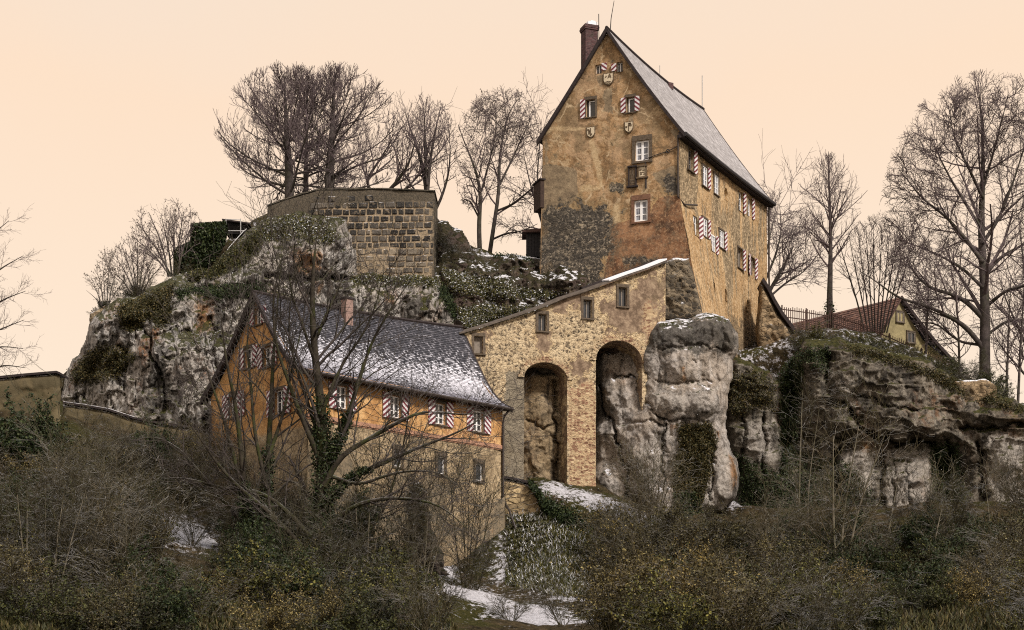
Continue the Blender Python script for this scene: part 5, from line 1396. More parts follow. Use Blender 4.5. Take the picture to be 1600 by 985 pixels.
tiles('roof', hroofF, 58, 120, MAT_SLATE, house, lambda s, t: .14 + .62 * smooth((t - .12) / .5) * (0.9 + .1 * math.sin(9 * s)), .035, 3)
tiles('roof', hroofB, 20, 20, MAT_SLATE, house, lambda s, t: .1, .035, 4)
strip([hroofF(0, t) + Vector((0, 0, .08)) for t in T], dF * -.06, dF * .12, .3, MAT_VERGE, 'verge_board', house)
strip([hroofB(0, t) + Vector((0, 0, .08)) for t in T], dF * -.06, dF * .12, .42, MAT_VERGE, 'verge_board', house)
strip([hroofF(1, t) + Vector((0, 0, .06)) for t in T], dF * -.12, dF * .04, .3, MAT_VERGE, 'verge_board', house)
m = MB(); m.tube([hroofF(s, 1) + nF * .06 - Vector((0, 0, .07)) for s in T], .1, 8); m.build('gutter', MAT_PIPE, house)
m = MB()
for i in range(14):
    a, b = hroofF(T[i], 1), hroofF(T[i + 1], 1); x = -nF * .62
    m.hexa([a - Vector((0, 0, .16)), b - Vector((0, 0, .16)), b + x - Vector((0, 0, .1)), a + x - Vector((0, 0, .1)), a - Vector((0, 0, .02)), b - Vector((0, 0, .02)), b + x + Vector((0, 0, .2)), a + x + Vector((0, 0, .2))])
m.build('soffit', MAT_VERGE, house)
m = MB(); m.tube([hroofF(s, 0) + Vector((0, 0, .06)) for s in T], .11, 6); m.build('ridge', MAT_VERGE, house)
e = PF.pt(Lf - .05, ZH, .12); m = MB(); m.tube([hroofF(.985, 1) - Vector((0, 0, .1)), e + Vector((0, 0, -.55)) + nF * .1, e + Vector((0, 0, -1.0)), PF.pt(Lf - .05, PF.uv(783, 780)[1], .12), PF.pt(Lf - .05, PF.uv(783, 786)[1], .12) + Vector((.1, 0, 0)), PF.pt(Lf, PF.uv(783, 800)[1], .3) + Vector((.25, -.3, 0)), PF.pt(Lf, PF.uv(783, 850)[1], .6) + Vector((.75, -.6, 0))], .075, 7); m.build('downpipe', MAT_PIPE, house)
e = PH.pt(.15, ZH, .15); m = MB(); m.tube([hroofB(0, 1) - Vector((0, 0, .1)), e + Vector((0, 0, -.6)), e + Vector((0, 0, -4.0))], .075, 7); m.build('downpipe', MAT_PIPE, house)
q = hroofF(.40, .1); m = MB(); m.box((q.x, q.y, q.z + .45), (.55, .55, 1.7), .75); co = m.build('chimney', flat('pinkish rendered chimney', (.27, .18, .155), var=.3), house)
m = MB(); m.box((q.x, q.y, q.z + 1.36), (.68, .68, .12), .75); m.build('chimney_cap', MAT_VERGE, co)
for (s_, t_) in ((.71, .36), (.84, .30)):
    a = hroofF(s_, t_)

# ------------------------------------------------------------------ ivy clad shelter, handrail, timber shed
shel = thing('shelter', 'small dark glazed shelter with grey metal frame above the crag', 'shelter', pt(366, 364, 119.5))
p = pt(366, 354, 120); m = MB(); m.box((p.x + .15, p.y + .8, p.z - .1), (1.55, 1.2, .75)); m.build('wall', MAT_SHED, shel)
m = MB(); a, b = pt(350, 346, 120), pt(388, 352, 120)
m.hexa([a + Vector((-.1, -.3, 0)), b + Vector((.1, -.3, 0)), b + Vector((.1, 1.6, .1)), a + Vector((-.1, 1.6, .1)), a + Vector((-.1, -.3, .1)), b + Vector((.1, -.3, .1)), b + Vector((.1, 1.6, .2)), a + Vector((-.1, 1.6, .2))]); m.build('roof', MAT_VERGE, shel)
m = MB()
for px_ in (353, 376): m.tube([pt(px_, 342, 119.5), pt(px_, 364, 119.5)], .035, 5)
m.tube([pt(353, 361, 119.5), pt(384, 361, 119.5)], .04, 5); m.tube([pt(353, 343, 119.5), pt(376, 344, 119.5)], .03, 5); m.build('frame', MAT_ZINC, shel)
m = MB(); m.tube([pt(345, 425, 117.6), pt(346, 408, 117.8), pt(357, 388, 118.4), pt(380, 362, 119.2), pt(385, 358, 119.5)], .035, 5)
tag(m.build('handrail', MAT_ZINC), 'thin grey handrail climbing to the shelter above the crag', 'handrail')
shed = thing('timber_shed', 'charcoal boarded hut with pitched cover against the castle foot', 'shed', pt(834, 402, 123.2))
p0, p1 = pt(822, 400, 123), pt(848, 364, 123); w_ = p1.x - p0.x
m = MB()
for k in range(6): m.box((p0.x + w_ * (k + .5) / 6, 123.2 + .015 * (k % 2), (p0.z + p1.z) / 2), (w_ / 6 - .015, .08, p1.z - p0.z))
m.box((p0.x + w_ / 2, 123.95, (p0.z + p1.z) / 2), (w_ - .03, 1.3, p1.z - p0.z - .05)); m.build('wall', MAT_SHED, shed)
m = MB(); m.hexa([(p0.x - .3, 122.8, p1.z), (p1.x + .1, 122.8, p1.z + .05), (p1.x + .1, 124.8, p1.z + .05), (p0.x - .3, 124.8, p1.z), (p0.x - .25, 122.8, p1.z + .12), (p1.x + .1, 122.8, p1.z + .3), (p1.x + .1, 124.8, p1.z + .35), (p0.x - .25, 124.8, p1.z + .14)]); m.build('roof', MAT_TIMBER, shed)

# ------------------------------------------------------------------ house and fence on the right cliff
RA = pt(1405, 467, 141); RE = pt(1240, 507, 151); dr = (RE - RA); drx = Vector((dr.x, dr.y, 0)).normalized()
rh = thing('cottage', 'yellow cottage with weathered red tiled roof behind the picket fence', 'house', pt(1420, 560, 141))
EL_ = pt(1362, 545, 139.6); ER_ = pt(1442, 532, 142.5); ER2 = pt(1500, 580, 143.5); zf = pt(1420, 590, 141).z
m = MB(); m.add([(EL_.x, EL_.y, zf), (ER_.x, ER_.y, zf), ER_, RA - Vector((0, 0, .1)), EL_], [(0, 1, 2, 3, 4)]); m.build('gable_wall', MAT_YELLOW, rh)
m = MB(); Lr = dr.length; db = drx * 12
m.add([(EL_.x, EL_.y, zf), EL_, EL_ + db, (EL_.x + db.x, EL_.y + db.y, zf)], [(0, 1, 2, 3)])
m.add([(ER_.x, ER_.y, zf), (ER2.x, ER2.y, zf), ER2, ER_], [(0, 1, 2, 3)]); m.build('side_wall', MAT_YELLOW, rh)
dz = Vector((0, 0, .12))
tiles('roof', lambda s, t: (RA + dz - drx * .3).lerp(RE + dz, s).lerp((EL_ + dz - drx * .3 + Vector((-.35, -.2, -.3))) + (RE - RA) * s + drx * .3 * s, t), 22, 46, MAT_REDTILE, rh, lambda s, t: -.2, .04, 5)
tiles('roof', lambda s, t: (RA + dz - drx * .3).lerp(RE + dz, s).lerp((ER2 + dz - drx * .3 + Vector((.2, .1, -.1))) + (RE - RA) * s, t) + Vector((0, 0, -.35 * math.sin(math.pi * t))), 22, 24, MAT_SLATE, rh, lambda s, t: .45 if t > .5 else .1, .04, 6)
vg = [RA.lerp(ER2, t) + Vector((0, 0, -.35 * math.sin(math.pi * t) + .2)) - drx * .3 for t in T]
strip(vg, drx * -.05, drx * .12, .34, MAT_VERGE, 'verge_board', rh)
strip([RA.lerp(EL_, t) + Vector((0, 0, .16)) - drx * .3 for t in T], drx * -.05, drx * .1, .2, MAT_TIMBER, 'verge_board', rh)
pc = Plane((EL_.x, EL_.y), (ER_.x, ER_.y))
u, v = pc.uv(1405, 496); window(pc, u, v, .75, .85, rh, o=.1, depth=.08, fmat=MAT_GREYPAINT, surround=True, sw=.12, nv=1)
u, v = pc.uv(1422, 528); window(pc, u, v, .8, .9, rh, o=.1, depth=.08, fmat=MAT_GREYPAINT, surround=True, sw=.12, nv=1)
def fence(name, pts, n, h, label):
    f = thing(name, label, 'fence', pts[0])
    rails = MB(); pk = MB(); rr = random.Random(n)
    for k in (.3, .8):
        rails.tube([p + Vector((0, 0, h * k)) for p in pts], .045, 5)
    rails.build('rail', MAT_TIMBER, f)
    tot = len(pts) - 1
    for i in range(n):
        t = i / (n - 1) * tot; k = min(int(t), tot - 1); p = pts[k].lerp(pts[k + 1], t - k); hh = h * rr.uniform(.94, 1.06)
        pk.box((p.x, p.y - .05, p.z + hh / 2 - .15), (.06, .03, hh + .3), rr.uniform(-.2, .2))
    pk.build('pickets', MAT_TIMBER, f)
    pp = MB()
    for p in pts: pp.box((p.x, p.y + .06, p.z + h * .4), (.1, .1, h * 1.4))
    pp.build('posts', MAT_TIMBER, f)
fence('picket_fence', [pt(1222, 502, 130), pt(1260, 507, 130.5), pt(1297, 513, 131)], 24, 1.15, 'brown picket fence between castle buttress and the slender tree')
fence('picket_fence', [pt(1300, 512, 131.2), pt(1345, 527, 131.2), pt(1390, 547, 131.4), pt(1440, 570, 131.6), pt(1490, 592, 131.8)], 62, 1.2, 'long brown picket fence running down in front of the cottage')

rock('rock_mound', [(585, 880), (592, 820), (610, 775), (636, 752), (655, 757), (668, 785), (676, 830), (690, 870), (704, 905), (600, 915)], 104.0, .8, 1.2, MAT_BANK, 2.0, seed=81, namp=.6, nscale=(.7, .6), facet=.35, jitter=6, thick=2, label='dark snow flecked rock mound bulging from the lower house wall', cat='rock')
# ------------------------------------------------------------------ trees and shrubs
def norm(a): return a / (np.linalg.norm(a, axis=-1, keepdims=True) + 1e-9)
def tubes(P, Rd, sides):
    """P (B,n,3), Rd (B,n) -> verts, quad faces"""
    B, n, _ = P.shape
    T_ = np.empty_like(P); T_[:, 1:-1] = P[:, 2:] - P[:, :-2]; T_[:, 0] = P[:, 1] - P[:, 0]; T_[:, -1] = P[:, -1] - P[:, -2]
    T_ = norm(T_)
    ref = np.where(np.abs(T_[:, :1, 2:3]) > 0.85, np.array([1., 0, 0]), np.array([0, 0, 1.]))
    a = norm(np.cross(T_, np.broadcast_to(ref, T_.shape))); b = np.cross(T_, a)
    an = 2 * np.pi * np.arange(sides) / sides
    ring = a[:, :, None, :] * np.cos(an)[None, None, :, None] + b[:, :, None, :] * np.sin(an)[None, None, :, None]
    V = P[:, :, None, :] + ring * Rd[:, :, None, None]
    idx = np.arange(B * n * sides).reshape(B, n, sides)
    i2 = np.roll(idx, -1, axis=2)
    Fq = np.stack([idx[:, :-1], i2[:, :-1], i2[:, 1:], idx[:, 1:]], -1).reshape(-1, 4)
    return V.reshape(-1, 3), Fq
def join(lst):
    V = []; Fq = []; b = 0
    for v, f in lst: V.append(v); Fq.append(f + b); b += len(v)
    return np.concatenate(V), np.concatenate(Fq)
def ray_env(o, d, c, r):
    """distance from o along d to the crown ellipsoid (0 when outside and leaving)"""
    p = (o - c) / r; q = d / r
    A = (q * q).sum(-1); B = (p * q).sum(-1); Cc = (p * p).sum(-1) - 1
    disc = B * B - A * Cc
    return np.where(disc > 0, np.clip((-B + np.sqrt(np.maximum(disc, 0))) / A, 0, None), 0.0)
def spawn(r, P, Rd, L, n, t0, t1, ang, jit, ratio, npts, wob, trop, rr, rmin, env=None, shape=None, tip=0.3, keep=0.25):
    B, m, _ = P.shape
    idx = np.repeat(np.arange(B), n); k = np.tile(np.arange(n), B); N = len(idx)
    t = t0 + (t1 - t0) * (k + r.random(N)) / n
    s = t * (m - 1); i = np.minimum(s.astype(int), m - 2); f = (s - i)[:, None]
    p0 = P[idx, i] * (1 - f) + P[idx, i + 1] * f
    rad = Rd[idx, i] * (1 - f[:, 0]) + Rd[idx, i + 1] * f[:, 0]
    tan = norm(P[idx, i + 1] - P[idx, i])
    ref = np.where(np.abs(tan[:, 2:3]) > .9, np.array([1., 0, 0]), np.array([0, 0, 1.]))
    u = norm(np.cross(tan, ref)); v = np.cross(tan, u)
    az = 2.39996 * k + 6.283 * r.random(N) * .5 + idx * 1.7
    a = (ang[0] + (ang[1] - ang[0]) * t if isinstance(ang, tuple) else ang) + jit * r.normal(size=N)
    d = norm(tan * np.cos(a)[:, None] + (u * np.cos(az)[:, None] + v * np.sin(az)[:, None]) * np.sin(a)[:, None])
    ln = L[idx] * ratio * (0.65 + 0.6 * r.random(N))
    if shape is not None: ln = ln * shape(t)
    if env is not None:
        ln = np.minimum(ln, ray_env(p0, d, env[0], env[1]) * (0.8 + 0.3 * r.random(N)))
    ok = ln > keep
    p0, rad, d, ln, idx = p0[ok], rad[ok], d[ok], ln[ok], idx[ok]; N = len(p0)
    out = np.empty((N, npts, 3)); out[:, 0] = p0; st = (ln / (npts - 1))[:, None]
    for q in range(1, npts):
        tr = trop[0] + (trop[1] - trop[0]) * q / npts if isinstance(trop, tuple) else trop
        d = norm(d + r.normal(size=(N, 3)) * wob + np.array([0, 0, tr]))
        out[:, q] = out[:, q - 1] + d * st
    r0 = np.minimum(np.maximum(rad * rr, rmin), rad * .95 + rmin * .3)
    Rn = r0[:, None] * (1 - (1 - tip) * np.linspace(0, 1, npts)[None, :])
    Rn = np.maximum(Rn, rmin * .7)
    return out, Rn, ln
def path(r, pts, Y, n=14, yj=.5):
    """photo-pixel polyline with radii -> (n,3), (n,)"""
    a = np.array([(p[0], p[1]) for p in pts], float); rd = np.array([p[2] for p in pts])
    dy = np.array([p[3] if len(p) > 3 else np.nan for p in pts])
    d = np.concatenate([[0], np.cumsum(np.hypot(*(a[1:] - a[:-1]).T))]); d /= d[-1]
    t = np.linspace(0, 1, n)
    px, py, rr_ = (np.interp(t, d, q) for q in (a[:, 0], a[:, 1], rd))
    if n > 4:     # soften corners
        for _ in range(2):
            px[1:-1] = .25 * px[:-2] + .5 * px[1:-1] + .25 * px[2:]; py[1:-1] = .25 * py[:-2] + .5 * py[1:-1] + .25 * py[2:]
    end = r.normal() * yj * 2
    Yy = Y + end * t + np.cumsum(r.normal(size=n) * yj * .12)
    if not np.isnan(dy).all(): Yy = Y + np.interp(t, d, np.nan_to_num(dy))
    return np.stack([(px - 800) / F * Yy, Yy, (YH - py) / F * Yy], 1), rr_
def plen(P): return np.linalg.norm(P[:, 1:] - P[:, :-1], axis=-1).sum(1)
def leafquads(r, C, size, var=.5, cols=True):
    N = len(C); d = norm(r.normal(size=(N, 3))); e = norm(np.cross(d, r.normal(size=(N, 3))))
    s = size * (1 - var + 2 * var * r.random((N, 1)))
    V = np.stack([C - d * s, C + e * s * .6, C + d * s, C - e * s * .6], 1).reshape(-1, 3)
    Cc = np.repeat(np.stack([r.random(N), r.random(N), np.zeros(N)], 1), 4, 0)
    return V, np.arange(N * 4).reshape(N, 4), Cc
def tree(name, label, cat, base, trunks, levels, seed, bark, twig, group=None, env=None, buds=None, ivy=None, trunk_sides=8, split=0, thin=.72):
    """trunks: list of (points, radii). levels: spawn settings. Thing with a trunk part (stems + first `split` levels) and a crown part"""
    r = np.random.default_rng(seed)
    trunks = [(a_, b_ * (thin if i_ else thin ** .5)) for i_, (a_, b_) in enumerate(trunks)]
    o = thing(name, label, cat, base, group)
    n = max(len(t[0]) for t in trunks)
    P = np.stack([t[0] for t in trunks]); Rd = np.stack([t[1] for t in trunks]); L = plen(P)
    tv = [tubes(P, Rd, trunk_sides)]; cv = []; last = P
    for li, lv in enumerate(levels):
        lv = dict(lv, rmin=lv['rmin'] * .78)
        P, Rd, L = spawn(r, P, Rd, L, env=env, **lv)
        if len(P) == 0: break
        tb = tubes(P, Rd, 5 if li == 0 else (4 if li == 1 else 3))
        (tv if li < split else cv).append(tb); last = P
    V, Fq = join(tv); mesh_obj('trunk', V, Fq, bark, o, True)
    if cv:
        V, Fq = join(cv); mesh_obj('crown', V, Fq, twig, o, True)
    if buds:
        n_, size, bm_ = buds
        i = r.integers(0, last.shape[0], n_); j = r.integers(1, last.shape[1], n_)
        V, Fq, Cc = leafquads(r, last[i, j] + r.normal(size=(n_, 3)) * size * .5, size)
        mesh_obj('buds' if bm_ is MAT_FROST else 'leaves', V, Fq, bm_, o, False, Cc)
    if ivy:
        pts_, nn, size = ivy
        C = []
        for (Pt, Rt, t0, t1) in pts_:
            t = t0 + (t1 - t0) * r.random(nn); s = t * (len(Pt) - 1); i = np.minimum(s.astype(int), len(Pt) - 2); f = (s - i)[:, None]
            c = Pt[i] * (1 - f) + Pt[i + 1] * f; rd = Rt[i][:, None]
            dv = r.normal(size=(nn, 3)); dv[:, 2] *= .4; C.append(c + norm(dv) * (rd * (.9 + .9 * r.random((nn, 1)) ** 2) + .05))
        V, Fq, Cc = leafquads(r, np.concatenate(C), size); mesh_obj('ivy', V, Fq, MAT_IVY, o, False, Cc)
    return o
def lv(n, t0, t1, ang, ratio, npts=5, wob=.12, trop=0.05, rr=.55, rmin=.02, jit=.15, **k):
    return dict(n=n, t0=t0, t1=t1, ang=ang, jit=jit, ratio=ratio, npts=npts, wob=wob, trop=trop, rr=rr, rmin=rmin, **k)
def W(px, py, Y): return np.array(pt(px, py, Y))
def envpx(cx, cy, rx, ry, Y): 
    s = Y / F; return (W(cx, cy, Y), np.array([rx * s, min(rx, ry) * s, ry * s]))
BASE = lambda a, b, Y: pt(a, b, Y)
r0 = np.random.default_rng(11)

# chestnuts on the crag: dense, upswept tips
def chestnut(px, pyb, Y, top, env, label, seed, lean=0, rad=.42, n1=38, grp='bare chestnut trees above the block wall'):
    P = path(r0, [(px, pyb + 25, rad), (px, pyb - 40, rad * .85), (px + lean * .5, (pyb + top) / 2, rad * .5), (px + lean, top + 8, .05)], Y, 14, .2)
    tree('chestnut_tree', label, 'tree', BASE(px, pyb + 25, Y), [P],
         [lv(n1, .12, .97, (1.5, .35), .95, 10, .07, (-.07, .13), .30, .03),
          lv(14, .18, 1, .8, .34, 7, .10, (.0, .26), .5, .028), lv(7, .15, 1, .7, .45, 5, .12, .2, .6, .023), lv(2, .2, 1, .6, .5, 3, .12, .18, .7, .02)], seed, MAT_BARK, MAT_TWIG, grp, envpx(*env, Y), split=1)
chestnut(452, 312, 125.5, 110, (448, 238, 116, 132), 'leftmost wide bare chestnut standing on the crag with low sweeping limbs', 101, -8, .46)
chestnut(478, 306, 127.5, 118, (480, 215, 70, 110), 'thin bare chestnut between the two stout chestnuts on the crag', 102, 2, .26, 18)
chestnut(515, 302, 126, 106, (532, 222, 98, 120), 'stout bare chestnut rising behind the left end of the block wall', 103, 8, .46)
# the fan-shaped tree and its right neighbours
P1 = [path(r0, q, 128.5, 12, .8) for q in ([(585, 310, .2), (570, 285, .16), (590, 255, .1), (615, 215, .03)], [(595, 312, .22), (620, 285, .18), (640, 255, .11), (650, 215, .03)], [(610, 315, .16), (640, 290, .12), (665, 262, .08), (690, 245, .03)])]
tree('bare_tree', 'low fan of bare curved limbs just behind the top of the block wall', 'tree', BASE(595, 312, 128.5), P1,
     [lv(12, .15, 1, .7, .6, 7, .1, .10, .55, .035), lv(6, .15, 1, .7, .5, 5, .12, .08, .6, .022), lv(4, .2, 1, .7, .5, 3, .12, .08, .7, .016)], 104, MAT_BARK, MAT_TWIG)
P1 = [path(r0, q, 129, 14, .8) for q in ([(668, 330, .28), (667, 290, .24), (655, 240, .14), (640, 200, .07), (632, 170, .03)], [(668, 300, .2), (672, 250, .16), (680, 205, .1), (690, 162, .03)], [(668, 290, .17), (664, 240, .13), (664, 200, .08), (662, 162, .03)],
     [(672, 345, .18), (690, 310, .15), (702, 270, .1), (704, 225, .05), (700, 195, .03)], [(660, 330, .15), (650, 300, .12), (630, 270, .08), (618, 240, .03)])]
tree('bare_tree', 'slender forked bare tree above the right corner of the block wall', 'tree', BASE(668, 330, 129), P1,
     [lv(11, .25, 1, .6, .36, 7, .1, .10, .5, .035), lv(5, .2, 1, .65, .5, 5, .12, .06, .6, .022), lv(4, .2, 1, .7, .5, 3, .14, .06, .7, .016)], 105, MAT_BARK, MAT_TWIG, None, envpx(664, 240, 56, 92, 129), buds=(900, .035, MAT_FROST))
P1 = [path(r0, q, 127, 16, .6) for q in ([(750, 404, .22), (748, 350, .2), (752, 300, .15), (740, 255, .1), (722, 215, .05), (716, 195, .03)], [(752, 300, .12), (764, 255, .1), (775, 210, .06), (775, 170, .03)], [(764, 404, .24), (772, 350, .21), (780, 300, .18), (780, 245, .13), (788, 200, .08), (800, 160, .04), (815, 150, .03)],
     [(780, 290, .13), (800, 250, .1), (818, 210, .06), (830, 185, .03)], [(776, 330, .12), (800, 320, .1), (825, 300, .07), (842, 285, .03)], [(748, 340, .1), (735, 315, .08), (722, 310, .03)], [(768, 375, .12), (790, 365, .1), (815, 362, .07), (840, 350, .03)])]
tree('bare_tree', 'twin stemmed bare tree with frosted drooping crown left of the castle', 'tree', BASE(757, 404, 127), P1,
     [lv(12, .25, 1, .75, .34, 7, .16, (.08, -.02), .5, .035), lv(7, .2, 1, .8, .5, 6, .16, -.02, .6, .022), lv(5, .2, 1, .8, .5, 4, .16, -.05, .7, .015), lv(3, .2, 1, .8, .5, 3, .16, -.05, .7, .012)], 106, MAT_BARK, MAT_TWIG, None, envpx(782, 250, 74, 118, 127), buds=(6500, .045, MAT_FROST))
P1 = [path(r0, q, 131, 10, .6) for q in ([(862, 420, .2), (855, 370, .16), (838, 320, .11), (826, 280, .06), (818, 240, .03)], [(858, 380, .14), (840, 370, .1), (815, 365, .06), (790, 355, .03)], [(850, 350, .12), (838, 300, .08), (842, 240, .06), (846, 190, .03)])]
tree('bare_tree', 'bare tree mostly hidden behind the left edge of the castle', 'tree', BASE(862, 420, 131), P1,
     [lv(10, .25, 1, .7, .4, 6, .13, .05, .5, .03), lv(6, .2, 1, .7, .5, 4, .14, .0, .6, .02), lv(4, .2, 1, .7, .5, 3, .14, 0, .7, .015)], 107, MAT_BARK, MAT_TWIG)
P1 = [path(r0, q, 137, 12, .8) for q in ([(1190, 480, .22), (1205, 450, .18), (1225, 415, .12), (1240, 385, .05)], [(1195, 440, .16), (1212, 400, .12), (1222, 360, .07), (1218, 320, .03)], [(1196, 470, .15), (1230, 440, .1), (1258, 425, .06), (1275, 400, .03)], [(1196, 400, .1), (1205, 360, .07), (1212, 335, .03)])]
tree('bare_tree', 'crooked bare tree emerging behind the far right castle corner', 'tree', BASE(1190, 480, 137), P1,
     [lv(12, .22, 1, .7, .5, 7, .13, .06, .5, .035), lv(8, .2, 1, .7, .5, 5, .14, .03, .6, .024), lv(5, .2, 1, .7, .5, 3, .14, 0, .7, .018)], 108, MAT_BARK, MAT_TWIG)
# slender conical tree
P1 = [path(r0, [(1297, 516, .34), (1296, 470, .28), (1298, 400, .2), (1297, 330, .13), (1294, 242, .03)], 131.5, 16, .1)]
tree('conical_tree', 'slender straight tree with an egg shaped bare crown behind the picket fence', 'tree', BASE(1297, 516, 131.5), P1,
     [lv(46, .30, .98, (1.15, .55), .5, 7, .06, (.0, .10), .42, .03), lv(8, .2, 1, .65, .42, 5, .08, .05, .6, .02), lv(4, .2, 1, .6, .45, 3, .1, .04, .7, .014)], 109, MAT_BARK, MAT_TWIG, None, envpx(1296, 318, 52, 80, 131.5),
     ivy=([(P1[0][0], P1[0][1], 0, .16)], 350, .07), split=0)
# low branches and multi-stem shrub tree
P1 = [path(r0, [(1368 + d * .35, 520, .09), (1368 + d * .6, 470, .075), (1368 + d, 410, .05), (1368 + d * 1.25, 345 + abs(d) * .5, .02)], 132.5, 10, .6) for d in (-48, -34, -22, -12, -3, 8, 18, 28, 40, 50)]
tree('multi_stem_tree', 'broom like many stemmed bare tree in front of the cottage roof', 'tree', BASE(1368, 520, 132.5), P1,
     [lv(9, .25, 1, .5, .32, 6, .12, .05, .6, .025), lv(5, .2, 1, .6, .5, 4, .14, .03, .6, .018), lv(3, .2, 1, .6, .5, 3, .14, .02, .7, .014)], 110, MAT_BARK, MAT_TWIG, None, envpx(1368, 425, 66, 90, 132.5))
# the big lime on the right cliff
YL = 127.5
P1 = [path(r0, q, YL, 18, 1.0) for q in ([(1540, 622, .58), (1538, 560, .5), (1540, 480, .44), (1536, 420, .38), (1532, 340, .3), (1537, 270, .2), (1535, 200, .11), (1528, 128, .03)],
     [(1538, 500, .3), (1515, 475, .26), (1490, 460, .2), (1455, 452, .16), (1430, 430, .09), (1412, 400, .03)], [(1540, 550, .3), (1510, 510, .26), (1475, 490, .2), (1440, 475, .17), (1405, 468, .12), (1370, 440, .07), (1345, 425, .03)],
     [(1536, 410, .24), (1510, 375, .2), (1480, 340, .14), (1440, 310, .09), (1405, 265, .03)], [(1534, 360, .2), (1510, 320, .16), (1485, 280, .11), (1465, 240, .06), (1455, 215, .03)], [(1536, 310, .18), (1512, 260, .13), (1490, 215, .08), (1482, 165, .03)],
     [(1537, 290, .16), (1552, 240, .12), (1565, 190, .07), (1575, 150, .03)], [(1536, 380, .22), (1562, 340, .17), (1585, 280, .11), (1602, 225, .05), (1612, 190, .03)], [(1538, 430, .24), (1565, 400, .18), (1595, 385, .13), (1640, 360, .06), (1680, 330, .03)],
     [(1540, 480, .22), (1570, 455, .17), (1605, 445, .12), (1660, 430, .05)], [(1536, 450, .2), (1505, 420, .15), (1470, 400, .1), (1435, 385, .06), (1405, 375, .03)], [(1540, 525, .18), (1575, 500, .14), (1610, 500, .1), (1660, 480, .04)], [(1538, 540, .18), (1500, 535, .13), (1462, 505, .08), (1425, 505, .03)])]
tree('lime_tree', 'tallest bare lime tree with thick twisting limbs on the right cliff', 'tree', BASE(1540, 622, YL), P1,
     [lv(13, .25, 1, .75, .32, 7, .12, (.02, .08), .5, .04), lv(8, .15, 1, .75, .5, 6, .13, .05, .55, .028), lv(6, .2, 1, .7, .5, 4, .14, .03, .7, .021), lv(3, .2, 1, .7, .5, 3, .14, .03, .7, .018)], 111, MAT_BARK, MAT_TWIG, None, envpx(1535, 335, 158, 220, YL))
for i, (x_, y_, tp, ln_, lab) in enumerate([(1572, 632, 430, 8, 'thin straight bare stem just right of the big lime'), (1590, 640, 400, 14, 'thin leaning bare stem at the right edge beside the lime'), (1500, 602, 440, -6, 'thin pale sapling in front of the cottage gable'), (1446, 575, 430, 6, 'spindly sapling left of the big lime trunk')]):
    P1 = [path(r0, [(x_, y_, .14), (x_ + ln_ * .4, (y_ + tp) / 2, .09), (x_ + ln_, tp, .025)], 126.5 + i, 12, .3)]
    tree('sapling', lab, 'tree', BASE(x_, y_, 126.5 + i), P1, [lv(16, .2, .98, .8, .3, 6, .12, .08, .5, .03), lv(5, .2, 1, .7, .5, 4, .13, .03, .6, .018), lv(3, .2, 1, .7, .5, 3, .14, .03, .6, .014)], 120 + i, MAT_BARK, MAT_TWIG)
P1 = [path(r0, q, 134, 14, .8) for q in ([(1618, 650, .3), (1612, 560, .24), (1606, 470, .16), (1598, 400, .08), (1592, 350, .03)], [(1612, 560, .18), (1590, 510, .13), (1572, 470, .08), (1560, 430, .03)], [(1610, 520, .16), (1630, 470, .12), (1640, 410, .05)], [(1614, 600, .16), (1588, 570, .12), (1566, 545, .07), (1552, 520, .03)])]
tree('bare_tree', 'dark bare tree cut by the right picture edge behind the big lime', 'tree', BASE(1618, 650, 134), P1,
     [lv(12, .22, 1, .7, .42, 7, .13, .05, .5, .035), lv(7, .2, 1, .7, .5, 5, .14, .03, .6, .024), lv(4, .2, 1, .7, .5, 3, .14, 0, .7, .018)], 112, MAT_BARK, MAT_TWIG)
# tree beyond the left frame edge
P1 = [path(r0, q, 96, 14, .5) for q in ([(-70, 640, .3), (-66, 500, .25), (-62, 400, .14), (-55, 300, .03)], [(-66, 560, .14), (-35, 530, .1), (0, 515, .06), (38, 500, .02)], [(-66, 500, .14), (-35, 450, .1), (0, 420, .06), (36, 400, .02)], [(-66, 600, .14), (-30, 585, .1), (5, 570, .06), (40, 575, .02)],
     [(-64, 450, .12), (-40, 400, .09), (-10, 365, .05), (14, 345, .02)], [(-66, 540, .13), (-35, 500, .1), (0, 470, .06), (40, 455, .02)], [(-66, 620, .13), (-35, 560, .1), (-5, 540, .06), (36, 545, .02)])]
tree('bare_tree', 'pale bare branches reaching in from the left edge of the picture', 'tree', BASE(-70, 640, 96), P1,
     [lv(11, .3, 1, .7, .2, 6, .12, (.0, .10), .4, .014), lv(6, .2, 1, .65, .5, 5, .13, .06, .6, .010), lv(4, .2, 1, .65, .5, 3, .13, .05, .7, .008)], 130, MAT_BARK, MAT_TWIG)
